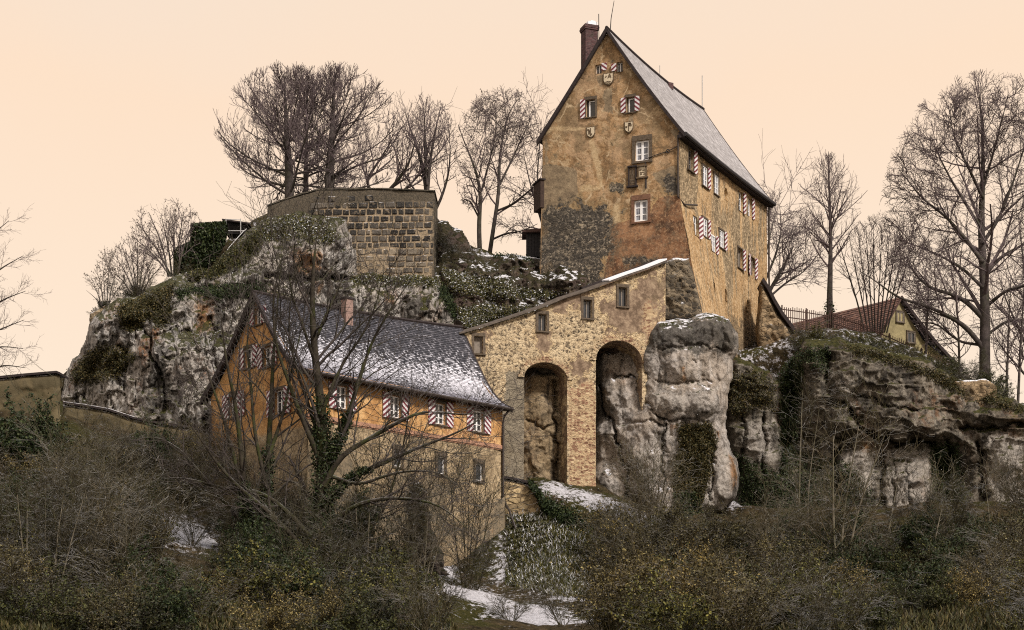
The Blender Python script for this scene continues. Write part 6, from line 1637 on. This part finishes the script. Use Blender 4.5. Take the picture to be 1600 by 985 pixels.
# frosted shrubs on the shoulder of the crag
def fanshrub(px, py, Y, stems, lab, seed, env, rad=.07, bark=MAT_BARK, twig=MAT_TWIG, buds=None, n1=9, group=None, name='shrub', lean=1.0, dense=1.0, cat='shrub', ivy=False):
    r = np.random.default_rng(seed); P1 = []
    for (dx, dy) in stems:
        b = px + r.uniform(-.12, .12) * abs(dx) + dx * .12
        P1.append(path(r, [(b, py, rad), (px + dx * .45 * lean, py - dy * .5, rad * .7), (px + dx * lean, py - dy, rad * .25)], Y + r.uniform(-1, 1), 9, .6))
    return tree(name, lab, cat, BASE(px, py, Y), P1, [lv(int(n1 * dense), .2, 1, .6, .38, 6, .13, .05, .6, .02), lv(5, .2, 1, .65, .5, 4, .14, .03, .6, .014), lv(3, .2, 1, .65, .5, 3, .14, .03, .7, .011)], seed, bark, twig, group, env, buds)
fanshrub(272, 432, 118.5, [(-58, 85), (-40, 100), (-20, 95), (0, 108), (15, 100), (30, 85), (-62, 60), (38, 65)], 'bushy frosted bare tree left of the ivy covered block on the crag', 140, envpx(262, 375, 62, 66, 118.5), .10, buds=(1800, .05, MAT_FROST), n1=11, name='bare_shrub')
fanshrub(215, 462, 117.5, [(-40, 70), (-28, 85), (-15, 92), (0, 90), (15, 80), (30, 70), (-52, 50), (40, 50)], 'thicket of thin frosted stems on the sloping top of the crag', 141, envpx(210, 420, 60, 60, 117.5), .06, buds=(1500, .045, MAT_FROST), name='bare_shrub')
fanshrub(165, 482, 117, [(-25, 45), (-15, 65), (-5, 75), (8, 80), (20, 65), (-30, 28), (30, 45)], 'leftmost frosted shrub above the pale rubble wall on the crag', 142, envpx(165, 440, 36, 60, 117), .05, twig=MAT_TWIG_PALE, buds=(1500, .045, MAT_FROST), name='bare_shrub')

# ------------------------------------------------------------------ the ivy clad tree in front of the gate house
YT = 92.5
HT = [[(498, 915, .46), (500, 820, .44), (506, 720, .40), (503, 640, .30), (492, 560, .24), (487, 490, .19), (488, 430, .12), (494, 375, .03)],
      [(508, 735, .26), (540, 665, .2), (562, 590, .15), (582, 530, .10), (612, 480, .06), (640, 440, .02)], [(506, 760, .25), (530, 712, .22), (570, 690, .18), (620, 660, .14), (665, 640, .10), (720, 650, .06), (775, 642, .02)],
      [(505, 790, .24), (545, 745, .2), (590, 728, .17), (640, 705, .13), (680, 690, .1), (730, 670, .06), (770, 640, .02)], [(503, 835, .22), (550, 790, .18), (600, 778, .14), (650, 780, .1), (690, 790, .06), (735, 830, .02)],
      [(500, 720, .22), (470, 650, .17), (452, 600, .13), (430, 540, .1), (425, 470, .07), (440, 400, .02)], [(500, 690, .16), (478, 620, .13), (462, 575, .1), (450, 520, .07), (455, 450, .05), (468, 395, .02)],
      [(502, 650, .17), (520, 600, .13), (540, 560, .1), (570, 520, .07), (590, 470, .05), (600, 420, .02)], [(490, 560, .14), (470, 500, .1), (455, 460, .07), (450, 410, .02)], [(490, 540, .14), (510, 490, .1), (530, 450, .07), (548, 400, .02)],
      [(495, 850, .22), (440, 790, .17), (400, 765, .13), (350, 765, .1), (300, 748, .07), (255, 746, .02)], [(497, 880, .22), (420, 800, .17), (370, 760, .13), (335, 720, .1), (310, 680, .06), (285, 648, .02)],
      [(412, 905, .3), (414, 800, .26), (420, 700, .22), (424, 620, .17), (428, 540, .12), (434, 470, .07), (440, 400, .02)], [(385, 900, .26), (384, 800, .23), (376, 700, .18), (368, 630, .14), (352, 560, .09), (345, 490, .02)],
      [(384, 790, .17), (362, 700, .13), (345, 640, .1), (330, 600, .07), (318, 560, .02)], [(416, 760, .17), (398, 680, .13), (392, 600, .1), (385, 540, .07), (392, 470, .02)], [(418, 720, .16), (445, 640, .12), (455, 580, .09), (470, 520, .05), (480, 450, .02)],
      [(506, 740, .15), (560, 760, .12), (610, 740, .1), (650, 735, .07), (690, 738, .04), (722, 765, .02)], [(500, 900, .18), (560, 850, .14), (600, 800, .11), (620, 740, .08), (634, 680, .05), (640, 620, .02)], [(380, 820, .16), (330, 760, .12), (280, 700, .09), (240, 680, .05), (200, 690, .02)]]
PT_ = [path(r0, q, YT, 18, .9) for q in HT]
tree('ivy_tree', 'large many limbed bare tree with ivy covered trunk in front of the orange house', 'tree', BASE(498, 915, YT), PT_,
     [lv(13, .22, 1, .75, .30, 7, .12, (.0, .10), .42, .026), lv(7, .2, 1, .7, .46, 5, .13, .06, .55, .017), lv(3, .2, 1, .65, .5, 4, .13, .05, .65, .012)], 150, MAT_BARK_MOSS, MAT_BARK, None, None,
     ivy=([(PT_[0][0], PT_[0][1], .0, .55), (PT_[0][0], PT_[0][1], .1, .5), (PT_[12][0], PT_[12][1], 0, .4), (PT_[13][0], PT_[13][1], 0, .35), (PT_[3][0], PT_[3][1], 0, .3), (PT_[1][0], PT_[1][1], 0, .3)], 2200, .075), buds=None)

# ------------------------------------------------------------------ saplings and shrubs on the slopes
def gpy(px, Y): return YH - float(ground_z((px - 800) / F * Y, Y)) * F / Y
def slim(px, Y, top, lean, lab, seed, rad=.09, n1=14, bark=MAT_SAPLING, twig=MAT_BRUSH, stems=1, group=None, py=None, spread=16):
    py = py if py is not None else gpy(px, Y) + 6; r = np.random.default_rng(seed)
    P1 = []
    for k in range(stems):
        d = (k - (stems - 1) / 2) * spread
        P1.append(path(r, [(px + d * .15, py, rad), (px + d * .5 + lean * .3 + r.uniform(-5, 5), py + (top - py) * .45, rad * .75), (px + d + lean, top + abs(d) * .4, rad * .2)], Y + r.uniform(-.6, .6), 12, .5))
    return tree('sapling', lab, 'tree', BASE(px, py, Y), P1, [lv(int(n1 * 1.5), .15, .98, .8, .33, 6, .15, (.08, -.02), .45, .018), lv(6, .2, 1, .7, .5, 4, .14, .02, .6, .012), lv(3, .2, 1, .7, .5, 3, .14, .02, .6, .010)], seed, bark, twig, group)
slim(1312, 104, 665, 30, 'pale forked sapling with arching branches below the right cliff', 160, .12, 13, stems=3, spread=40)
slim(1248, 113, 610, 6, 'slender pale sapling rising left of the right cliff recess', 161, .08, 12)
slim(1262, 112, 640, 18, 'thin pale whip beside the slender sapling at the cliff foot', 162, .06, 10)
slim(1385, 110, 740, 20, 'small bare sapling in front of the pale lower cliff face', 163, .06, 10)
slim(1478, 109, 760, 10, 'straight pale pole sapling low on the right slope', 164, .07, 11)
slim(1548, 107, 740, -10, 'pale sapling in the lower right corner under the cliff', 165, .07, 11)
slim(1455, 104, 770, 22, 'leaning pale sapling among ivy on the lower right slope', 166, .06, 11)
slim(85, 78, 750, 18, 'pale bare sapling clump in the lower left foreground', 167, .06, 11, stems=3, spread=32)
slim(45, 78, 770, -10, 'upright greyish sapling at the far lower left', 168, .06, 11, stems=2)
slim(130, 80, 765, 50, 'leaning whip of a sapling in the left foreground', 169, .05, 10, stems=2)
slim(1015, 108.8, 712, -4, 'many stemmed upright bare sapling in front of the castle rock', 170, .07, 10, stems=9, spread=11, twig=MAT_BRUSH, bark=MAT_BRUSH)
slim(730, 99, 745, 10, 'upright brown shrub stems against the lower house wall', 171, .05, 10, stems=6, spread=14, twig=MAT_BRUSH, bark=MAT_BRUSH)
slim(660, 96, 715, 12, 'tall thin brown stems right of the ivy clad tree', 172, .06, 12, stems=5, spread=24, bark=MAT_SAPLING, twig=MAT_BRUSH)
slim(575, 93, 690, 26, 'leaning thin pale stems close to the ivy clad trunk', 173, .06, 12, stems=4, spread=30, bark=MAT_SAPLING, twig=MAT_BRUSH)
slim(185, 95, 668, 14, 'brown bare small tree below the coping of the crag wall', 174, .07, 12, stems=2, spread=40, bark=MAT_BRUSH, twig=MAT_BRUSH)

# bushes: a few meshes, many individual shrubs
def bush_proto(seed, h, n0, spread, bark, twig, leaf=None, nleaf=0, lsize=.05, dense=(7, 5, 3)):
    r = np.random.default_rng(seed); P1 = []; R1 = []
    for k in range(n0):
        az = r.uniform(0, 6.283); a = spread * math.sqrt(r.random()); L_ = h * r.uniform(.6, 1.05); n = 7
        d = np.array([math.cos(az) * math.sin(a), math.sin(az) * math.sin(a), math.cos(a)]); p = np.array([math.cos(az), math.sin(az), 0]) * r.uniform(0, .25) * spread; q = [p]
        for i in range(n - 1):
            d = norm(d + r.normal(size=3) * .1 + np.array([0, 0, .03])); p = p + d * L_ / (n - 1); q.append(p)
        P1.append(np.array(q)); R1.append(np.linspace(.032, .01, n))
    P = np.stack(P1); Rd = np.stack(R1); L = plen(P); out = [tubes(P, Rd, 4)]; last = P
    for i, (n_, rt) in enumerate(zip(dense, (.42, .5, .5))):
        P, Rd, L = spawn(r, P, Rd, L, n_, .15, 1, .65, .2, rt, (6, 5, 3)[i], .15, .04, .6, (.012, .0095, .008)[i], keep=.08)
        out.append(tubes(P, Rd, 3)); last = P
    V, Fq = join(out); lf = None
    if leaf:
        i = r.integers(0, last.shape[0], nleaf); j = r.integers(0, last.shape[1], nleaf)
        lf = leafquads(r, last[i, j] + r.normal(size=(nleaf, 3)) * .05, lsize)
    return V, Fq, lf
PROTO = {}
def proto(key, *a, **k):
    V, Fq, lf = bush_proto(*a, **k)
    bark = a[4]; leaf = k.get('leaf')
    PROTO[key] = ((V, Fq, bark), lf, leaf)
proto('bare1', 1, 3.2, 10, .75, MAT_BRUSH, MAT_BRUSH); proto('bare2', 2, 3.8, 9, .6, MAT_BRUSH, MAT_BRUSH); proto('bare3', 3, 2.6, 12, 1.0, MAT_BRUSH_DARK, MAT_BRUSH_DARK)
proto('dry1', 4, 2.8, 10, .85, MAT_BRUSH, MAT_BRUSH, leaf=MAT_LEAF_DRY, nleaf=4200, lsize=.05); proto('dry2', 5, 2.3, 11, 1.0, MAT_BRUSH, MAT_BRUSH, leaf=MAT_LEAF_DRY, nleaf=4200, lsize=.045)
proto('olive1', 6, 2.6, 11, .95, MAT_BRUSH_DARK, MAT_BRUSH_DARK, leaf=MAT_LEAF_OLIVE, nleaf=3600, lsize=.06); proto('olive2', 7, 2.0, 12, 1.1, MAT_BRUSH_DARK, MAT_BRUSH_DARK, leaf=MAT_LEAF_OLIVE, nleaf=3600, lsize=.06)
proto('ever', 8, 2.4, 12, .9, MAT_BRUSH_DARK, MAT_BRUSH_DARK, leaf=MAT_IVY, nleaf=9500, lsize=.06)
proto('whip1', 31, 4.6, 4, .22, MAT_WHIP, MAT_WHIP, dense=(9, 4, 2)); proto('whip2', 32, 5.4, 2, .12, MAT_WHIP, MAT_WHIP, dense=(12, 5, 2)); proto('whip3', 33, 3.8, 8, .3, MAT_BRUSH, MAT_BRUSH, dense=(9, 5, 3))
SRC = {}
def shrub(key, loc, sc, rz, label, group, name='shrub', tilt=0.0):
    (V, Fq, bark), lf, leaf = PROTO[key]
    o = thing(name, label, 'tree' if name == 'sapling' else 'shrub', loc, group)
    if key not in SRC:
        a = mesh_obj('branches', V + np.array(loc, dtype=float), Fq, bark, o, True)
        b = mesh_obj('leaves', lf[0] + np.array(loc, dtype=float), lf[1], leaf, o, False, lf[2]) if lf else None
        SRC[key] = (a, b)
    else:
        for s in SRC[key]:
            if s is not None:
                c = s.copy(); col.objects.link(c); c.parent = o; WL[c] = Vector(loc)
    o.rotation_euler = (tilt * math.sin(rz * 3), tilt * math.cos(rz * 5), rz); o.scale = sc
    return o
# ------------------------------------------------------------------ shrubs spread over the slopes
rs = random.Random(21)
def gpt(px, Y):
    x_ = (px - 800) / F * Y; return Vector((x_, Y, float(ground_z(x_, Y))))
def Yat(px, py, y0=60, y1=124):
    """distance at which the slope meets that picture row (first hit)"""
    ys = np.linspace(y0, y1, 260); zz = ground_z((px - 800) / F * ys, ys); rows = YH - zz * F / ys
    k = np.argmax(rows <= py); return float(ys[k]) if rows[k] <= py else None
OPEN = [(288, 880, 48, 80), (770, 960, 95, 70), (850, 1010, 95, 70), (900, 950, 45, 50), (690, 850, 40, 40), (900, 790, 90, 30), (860, 860, 70, 55), (800, 850, 30, 50), (640, 880, 50, 40)]
def blocked(px, py): return any(((px - a) / b) ** 2 + ((py - c) / d) ** 2 < 1 for a, c, b, d in OPEN)
ZONES = [  # x0,x1,y0,y1,count,keys,scale range,label,group
    (-40, 480, 900, 1010, 34, ('dry1', 'dry2', 'olive1', 'bare1', 'ever', 'olive2'), (.7, 1.0), 'brown shrub with sparse dry leaves in the left foreground', 'shrubs in the left foreground'),
    (-40, 330, 770, 900, 36, ('dry2', 'olive1', 'bare1', 'ever', 'olive2', 'bare2'), (.7, 1.05), 'tangled brown and olive shrub on the left hillside', 'shrubs on the left hillside'),
    (90, 400, 720, 800, 22, ('bare1', 'bare2', 'dry1', 'bare3'), (.55, .85), 'bare brown shrub below the coping of the crag wall', 'shrubs below the crag wall'),
    (340, 640, 820, 915, 30, ('bare1', 'bare2', 'olive1', 'ever', 'bare3', 'bare2'), (.65, .95), 'dense bare shrub around the foot of the ivy clad tree', 'shrubs around the ivy clad tree'),
    (480, 680, 900, 1010, 16, ('dry2', 'olive1', 'bare1', 'olive2'), (.7, 1.1), 'low brown shrub beside the snowy path in the foreground', 'shrubs beside the snowy path'),
    (940, 1180, 850, 1010, 30, ('dry1', 'dry2', 'dry1', 'olive1'), (.8, 1.15), 'yellowish leaved shrub on the slope below the castle rock', 'yellowish shrubs below the castle rock'),
    (1180, 1640, 905, 1010, 32, ('dry1', 'olive1', 'dry2', 'bare1', 'olive2', 'ever'), (.7, 1.05), 'brown leaved shrub in the right foreground', 'shrubs in the right foreground'),
    (1180, 1640, 850, 920, 32, ('ever', 'olive1', 'bare3', 'ever', 'bare2', 'olive2'), (.65, .95), 'dark evergreen shrub at the foot of the right cliff', 'dark shrubs under the right cliff')]
for (x0, x1, y0, y1, n, keys, (s0, s1), lab, grp) in ZONES:
    for i in range(n):
        for _ in range(12):
            px_, py_ = rs.uniform(x0, x1), rs.uniform(y0, y1)
            if not blocked(px_, py_): break
        else: continue
        Y_ = Yat(px_, py_)
        if Y_ is None: continue
        s = rs.uniform(s0, s1); p = gpt(px_, Y_); p.z -= .08
        shrub(rs.choice(keys), p, (s * rs.uniform(.9, 1.2), s * rs.uniform(.9, 1.2), s * rs.uniform(.85, 1.15)), rs.uniform(0, 6.28), lab, grp, tilt=.12)
# single shrubs one can point to
for (key, px_, Y_, s, lab) in [('dry1', 1090, 104, 1.25, 'tall yellowish shrub directly below the lichen streaked castle rock'), ('bare2', 985, 106, .9, 'bare brown shrub at the end of the snowy terrace'), ('olive2', 600, 96, 1.0, 'olive shrub in front of the lower house wall'),
                               ('bare1', 745, 100.5, .8, 'bare bush against the bright foot of the house wall'), ('bare1', 880, 88, .8, 'bare bush growing through the snow at the bottom'), ('bare3', 800, 90, .7, 'thin bush on the snowy path at the bottom'), ('ever', 20, 94, 1.35, 'big dark evergreen at the left edge below the plaster wall'),
                               ('ever', 48, 96, 1.15, 'second dark evergreen bush leaning on the plaster wall'), ('ever', 232, 101, .9, 'small dark conifer like bush below the crag coping'), ('bare1', 300, 92, .7, 'bare bush standing in the left snow patch'), ('bare2', 262, 93.5, .6, 'thin bush at the rim of the left snow patch')]:
    p = gpt(px_, Y_); shrub(key, p, (s, s, s), rs.uniform(0, 6), lab, None)
# thin upright saplings standing among the shrubs
for (x0, x1, Y0, Y1, n, s0, s1, lab, grp) in [(70, 260, 78, 90, 12, .8, 1.25, 'thin upright bare sapling among the left hillside shrubs', 'thin saplings on the left slope'),
        (1185, 1610, 103, 110, 9, .75, 1.1, 'thin upright bare sapling in front of the right cliff', 'thin saplings below the right cliff'), (400, 660, 88, 97, 10, .7, 1.0, 'thin upright bare sapling around the ivy clad tree', 'thin saplings by the ivy clad tree'),
        (930, 1120, 98, 108, 9, .7, 1.0, 'thin upright bare sapling below the castle rock', 'thin saplings below the castle rock')]:
    for i in range(n):
        px_, Y_ = rs.uniform(x0, x1), rs.uniform(Y0, Y1); s = rs.uniform(s0, s1); p = gpt(px_, Y_); p.z -= .1
        shrub(rs.choice(('whip1', 'whip2', 'whip3')), p, (s, s, s * rs.uniform(.9, 1.15)), rs.uniform(0, 6.28), lab, grp, name='sapling', tilt=.16)
# brush on top of the right cliff
for i in range(52):
    px_ = rs.uniform(1225, 1570); t = (px_ - 1225) / 345; Y_ = rs.uniform(121.5, 126.5)
    pz = pt(px_, lerp(528, 612, t) + (126 - Y_) * 3 + rs.uniform(-4, 10), Y_)
    s = rs.uniform(.35, .6); shrub(rs.choice(('bare3', 'olive2', 'bare1', 'olive1')), pz, (s * 1.4, s, s), rs.uniform(0, 6), 'dark tangled brush hanging over the top edge of the right cliff', 'brush on the right cliff top', name='brush', tilt=.5)
for i in range(12):
    px_ = rs.uniform(160, 300); Y_ = rs.uniform(115.5, 118.5); pz = pt(px_, lerp(478, 432, (px_ - 160) / 140) + rs.uniform(0, 14), Y_)
    s = rs.uniform(.3, .5); shrub(rs.choice(('bare3', 'bare1', 'olive2')), pz, (s * 1.3, s, s), rs.uniform(0, 6), 'low dark brush along the upper edge of the crag', 'brush on the crag edge', name='brush', tilt=.4)
for i in range(9):
    px_ = rs.uniform(682, 735); Y_ = rs.uniform(121, 122.5); pz = pt(px_, rs.uniform(380, 425), Y_)
    s = rs.uniform(.25, .45); shrub(rs.choice(('bare3', 'bare1')), pz, (s, s, s), rs.uniform(0, 6), 'bare brush beside the right end of the block wall', 'brush by the block wall', name='brush', tilt=.3)

# ------------------------------------------------------------------ ivy, moss tufts, grass
def scatter_rock(nm, poly, n, r, out=.06, soft=12):
    V, px_, py_, Ff = ROCKPTS[nm]
    w = poly_inside(px_, py_, poly); idx = np.nonzero(w)[0]
    d, _, _ = poly_dist(px_[idx], py_[idx], poly)
    pr = np.clip(d / soft, .05, 1); pr /= pr.sum()
    i = r.choice(idx, n, p=pr)
    return V[i] + np.c_[r.normal(size=n) * .1, -np.abs(r.normal(size=n)) * out - .02, r.normal(size=n) * .1]
def leafpatch(name, label, cat, C, size, mat, r, kind=None, group=None):
    V, Fq, Cc = leafquads(r, C, size); return tag(mesh_obj(name, V, Fq, mat, None, False, Cc), label, cat, group, kind)
rg = np.random.default_rng(77)
leafpatch('ivy', 'rectangular curtain of olive ivy on the lower castle rock', 'ivy', scatter_rock('castle_rock', [(1058, 662), (1112, 660), (1122, 690), (1112, 740), (1098, 790), (1090, 815), (1062, 800), (1048, 760), (1050, 720), (1060, 700)], 24000, rg, .09, 6), .055, MAT_IVY_BROWN, rg)
leafpatch('ivy', 'dark ivy at the bottom of the castle rock below the olive curtain', 'ivy', scatter_rock('castle_rock', [(1050, 770), (1092, 770), (1105, 840), (1060, 850)], 8000, rg, .2, 6), .06, MAT_IVY, rg)
for (nm, poly, n, mat, lab) in [('right_cliff', [(1130, 580), (1185, 575), (1215, 600), (1215, 650), (1180, 640), (1150, 660), (1135, 640)], 3000, MAT_IVY_BROWN, 'olive ivy draping the rock just right of the castle rock'),
        ('right_cliff', [(1215, 560), (1262, 540), (1300, 540), (1295, 590), (1260, 570), (1250, 660), (1240, 760), (1215, 740)], 8000, MAT_IVY, 'dark ivy hanging in the deep recess below the castle buttress'),
        ('right_cliff', [(1300, 532), (1380, 548), (1470, 580), (1550, 615), (1600, 635), (1600, 652), (1500, 622), (1420, 578), (1340, 560)], 5000, MAT_IVY_BROWN, 'brown creeper hanging over the long upper edge of the right cliff'),
        ('right_cliff', [(1450, 690), (1500, 690), (1510, 780), (1490, 830), (1455, 810)], 5500, MAT_IVY, 'dark ivy in the vertical gully of the lower right cliff'),
        ('right_cliff', [(1140, 700), (1225, 740), (1300, 790), (1300, 870), (1180, 870), (1150, 800)], 14000, MAT_IVY, 'thick dark ivy at the cliff foot right of the castle rock'),
        ('right_cliff', [(1300, 815), (1420, 805), (1520, 815), (1600, 810), (1600, 855), (1300, 865)], 9000, MAT_IVY, 'thick dark ivy along the base of the right cliff'),
        ('right_cliff', [(1240, 700), (1330, 720), (1380, 790), (1300, 800), (1240, 790)], 5000, MAT_IVY, 'dark creeping ivy over the recessed lower part of the right cliff'),
        ('crag', [(125, 560), (150, 540), (200, 540), (215, 560), (190, 590), (150, 600), (110, 600), (108, 580)], 5000, MAT_IVY_BROWN, 'dark moss and creeper on the lower left shoulder of the crag'),
        ('crag', [(180, 478), (240, 455), (275, 440), (270, 500), (250, 520), (235, 500), (205, 525), (188, 510)], 7000, MAT_IVY_BROWN, 'dark creeper below the frosted shrubs on the crag'),
        ('crag', [(272, 450), (320, 446), (380, 440), (420, 442), (420, 470), (380, 468), (340, 470), (300, 460), (280, 475)], 6000, MAT_IVY, 'dark green moss cushions on the ledge above the house roof'),
        ('crag', [(420, 345), (460, 335), (510, 345), (530, 370), (520, 385), (470, 375), (420, 380), (400, 370)], 6500, MAT_GRASS_SNOW, 'snow dusted evergreen tufts left of the block wall'),
        ('crag', [(545, 428), (600, 432), (688, 432), (690, 448), (640, 450), (600, 444), (550, 446)], 3500, MAT_GRASS_SNOW, 'snow dusted tufts on the ledge under the block wall'),
        ('crag', [(300, 420), (350, 398), (390, 365), (420, 345), (410, 390), (380, 420), (330, 440), (290, 440)], 6000, MAT_GRASS, 'olive grass tufts on the upper slope of the crag'),
        ('crag', [(690, 440), (710, 470), (730, 520), (720, 520), (700, 490), (685, 460)], 2500, MAT_IVY, 'ivy at the rock edge above the house ridge end'),
        ('castle_slope', [(700, 480), (760, 475), (830, 480), (900, 470), (850, 490), (760, 515), (730, 520)], 6000, MAT_GRASS_SNOW, 'snow dusted brush above the sloping coping of the arcade wall'),
        ('castle_slope', [(690, 420), (760, 430), (830, 450), (900, 455), (860, 470), (760, 470), (700, 460)], 4500, MAT_GRASS_SNOW, 'frosted heather between the boulders beside the castle'),
        ('rampart_wall', [(770, 396), (830, 404), (834, 424), (780, 420)], 4500, MAT_IVY, 'dark ivy on the rubble wall below the timber shed')]:
    leafpatch('ivy' if 'ivy' in lab else ('creeper' if 'creeper' in lab else ('moss' if 'moss' in lab else 'tufts')), lab, 'plants', scatter_rock(nm, poly, int(n * 1.6), rg, .14, 10), .058, mat, rg)
# ivy covered block with the shelter beside it
C = []
p0, p1 = pt(272, 425, 119), pt(352, 348, 119)
Pv = [(272, 425), (274, 388), (297, 378), (299, 350), (352, 346), (356, 362), (350, 385), (335, 408), (318, 425)]
q = rg.uniform(0, 1, (26000, 2)); qx = 272 + q[:, 0] * 86; qy = 345 + q[:, 1] * 82
k = poly_inside(qx, qy, Pv); qx, qy = qx[k], qy[k]; dd, _, _ = poly_dist(qx, qy, Pv)
yy = 119 - .7 * np.sqrt(np.clip(dd / 18, 0, 1)) + rg.normal(size=len(qx)) * .12
rock('ivy_wall', [(276, 428), (278, 392), (300, 382), (303, 354), (348, 350), (352, 362), (346, 385), (331, 408), (318, 428)], 119.8, .5, .6, MAT_DRYWALL, 2.0, seed=71, namp=.2, thick=2.0, label='squat wall block completely covered in dark ivy above the crag', cat='wall')
leafpatch('ivy', 'dense dark green ivy covering the squat wall block above the crag', 'ivy', np.c_[(qx - 800) / F * yy, yy, (YH - qy) / F * yy], .09, MAT_IVY, rg)
# hedge of ivy that steps down along the snowy terrace
def band(line, n, h, Y0, Y1, spread=.35):
    a = np.array(line, float); d = np.concatenate([[0], np.cumsum(np.hypot(*(a[1:] - a[:-1]).T))]); t = rg.random(n) * d[-1]
    x_, y_ = np.interp(t, d, a[:, 0]), np.interp(t, d, a[:, 1]); Y_ = np.interp(t, d, np.linspace(Y0, Y1, len(a)))
    hh = np.interp(t, d, np.array(h, float)) if hasattr(h, '__len__') else h
    off = rg.normal(size=n) * .45 * hh; Yj = Y_ + rg.normal(size=n) * spread
    return np.c_[(x_ - 800) / F * Yj, Yj, (YH - y_ - off) / F * Yj]
leafpatch('ivy_hedge', 'dark ivy hedge stepping down along the edge of the snowy terrace', 'hedge', band([(826, 754), (838, 768), (850, 790), (870, 805), (905, 822), (940, 838), (985, 848)], 16000, [6, 9, 17, 20, 22, 18, 12], 109.3, 108.8), .075, MAT_IVY, rg)
leafpatch('moss', 'mossy olive creeper on the curved shoulder under the left house corner', 'plants', band([(640, 760), (660, 790), (665, 830)], 2500, 26, 103.8, 103.2, .3), .06, MAT_IVY_BROWN, rg)
# grass with snow on the bank between house and hedge
def groundcover(name, label, n, poly, mat, size, kind, Yr=(66, 118), up=.25):
    out = []; need = n; P_ = poly
    xs = [p[0] for p in P_]; ys = [p[1] for p in P_]
    qx = rg.uniform(min(xs), max(xs), n * 2); qy = rg.uniform(min(ys), max(ys), n * 2); k = poly_inside(qx, qy, P_); qx, qy = qx[k][:n], qy[k][:n]
    ys_ = np.linspace(*Yr, 160)
    Yh = np.full(len(qx), np.nan)
    for i0 in range(0, len(qx), 4000):
        a = qx[i0:i0 + 4000]; b = qy[i0:i0 + 4000]
        X_ = (a[:, None] - 800) / F * ys_[None, :]
        Z_ = ground_zi(X_, np.broadcast_to(ys_[None, :], X_.shape)); rows = YH - Z_ * F / ys_[None, :]
        hit = rows <= b[:, None]; kk = np.argmax(hit, 1); Yh[i0:i0 + 4000] = np.where(hit.any(1), ys_[kk], np.nan)
    ok = ~np.isnan(Yh); qx, Yh = qx[ok], Yh[ok]; X_ = (qx - 800) / F * Yh
    Z_ = ground_zi(X_, Yh); N = len(X_)
    r = rg; base = np.c_[X_, Yh + r.uniform(-.2, .2, N), Z_ - .02]
    d = norm(np.c_[r.normal(size=(N, 2)) * .55, np.ones(N)]); s = size * (.5 + r.random((N, 1))); w_ = norm(np.cross(d, r.normal(size=(N, 3)))) * s * .13
    V = np.stack([base - w_, base + w_, base + d * s + np.c_[r.normal(size=(N, 2)) * .1 * size, np.zeros(N)]], 1).reshape(-1, 3)
    Cc = np.repeat(np.stack([r.random(N), r.random(N), np.zeros(N)], 1), 3, 0)
    return tag(mesh_obj(name, V, np.arange(N * 3).reshape(N, 3), mat, None, False, Cc), label, None, None, kind)
# bilinear copy of the ground for fast lookups
_gz = z.reshape(len(gy), len(gx))
def ground_zi(X_, Y_):
    i = np.clip(np.searchsorted(gx, X_) - 1, 0, len(gx) - 2); j = np.clip(np.searchsorted(gy, Y_) - 1, 0, len(gy) - 2)
    fx = (X_ - gx[i]) / (gx[i + 1] - gx[i]); fy = (Y_ - gy[j]) / (gy[j + 1] - gy[j])
    return (_gz[j, i] * (1 - fx) + _gz[j, i + 1] * fx) * (1 - fy) + (_gz[j + 1, i] * (1 - fx) + _gz[j + 1, i + 1] * fx) * fy
groundcover('grass', 'snow dusted grass bank between house and terrace', 26000, [(792, 800), (850, 800), (900, 830), (985, 850), (1000, 880), (930, 940), (850, 930), (790, 915)], MAT_GRASS_FROST, .28, 'stuff')
groundcover('undergrowth', 'dry grass and leaf litter over the slopes', 50000, [(-40, 690), (250, 700), (235, 830), (250, 900), (340, 900), (345, 800), (500, 800), (640, 830), (690, 910), (720, 1010), (940, 1010), (940, 960), (990, 890), (1100, 850), (1640, 800), (1640, 1010), (-40, 1010)], MAT_LITTER, .3, 'stuff')
groundcover('undergrowth', 'olive herbs over the slopes', 60000, [(-40, 690), (250, 700), (235, 830), (250, 900), (340, 900), (345, 800), (500, 800), (640, 830), (690, 910), (720, 1010), (940, 1010), (940, 960), (990, 890), (1100, 850), (1640, 800), (1640, 1010), (-40, 1010)], MAT_GRASS, .34, 'stuff')
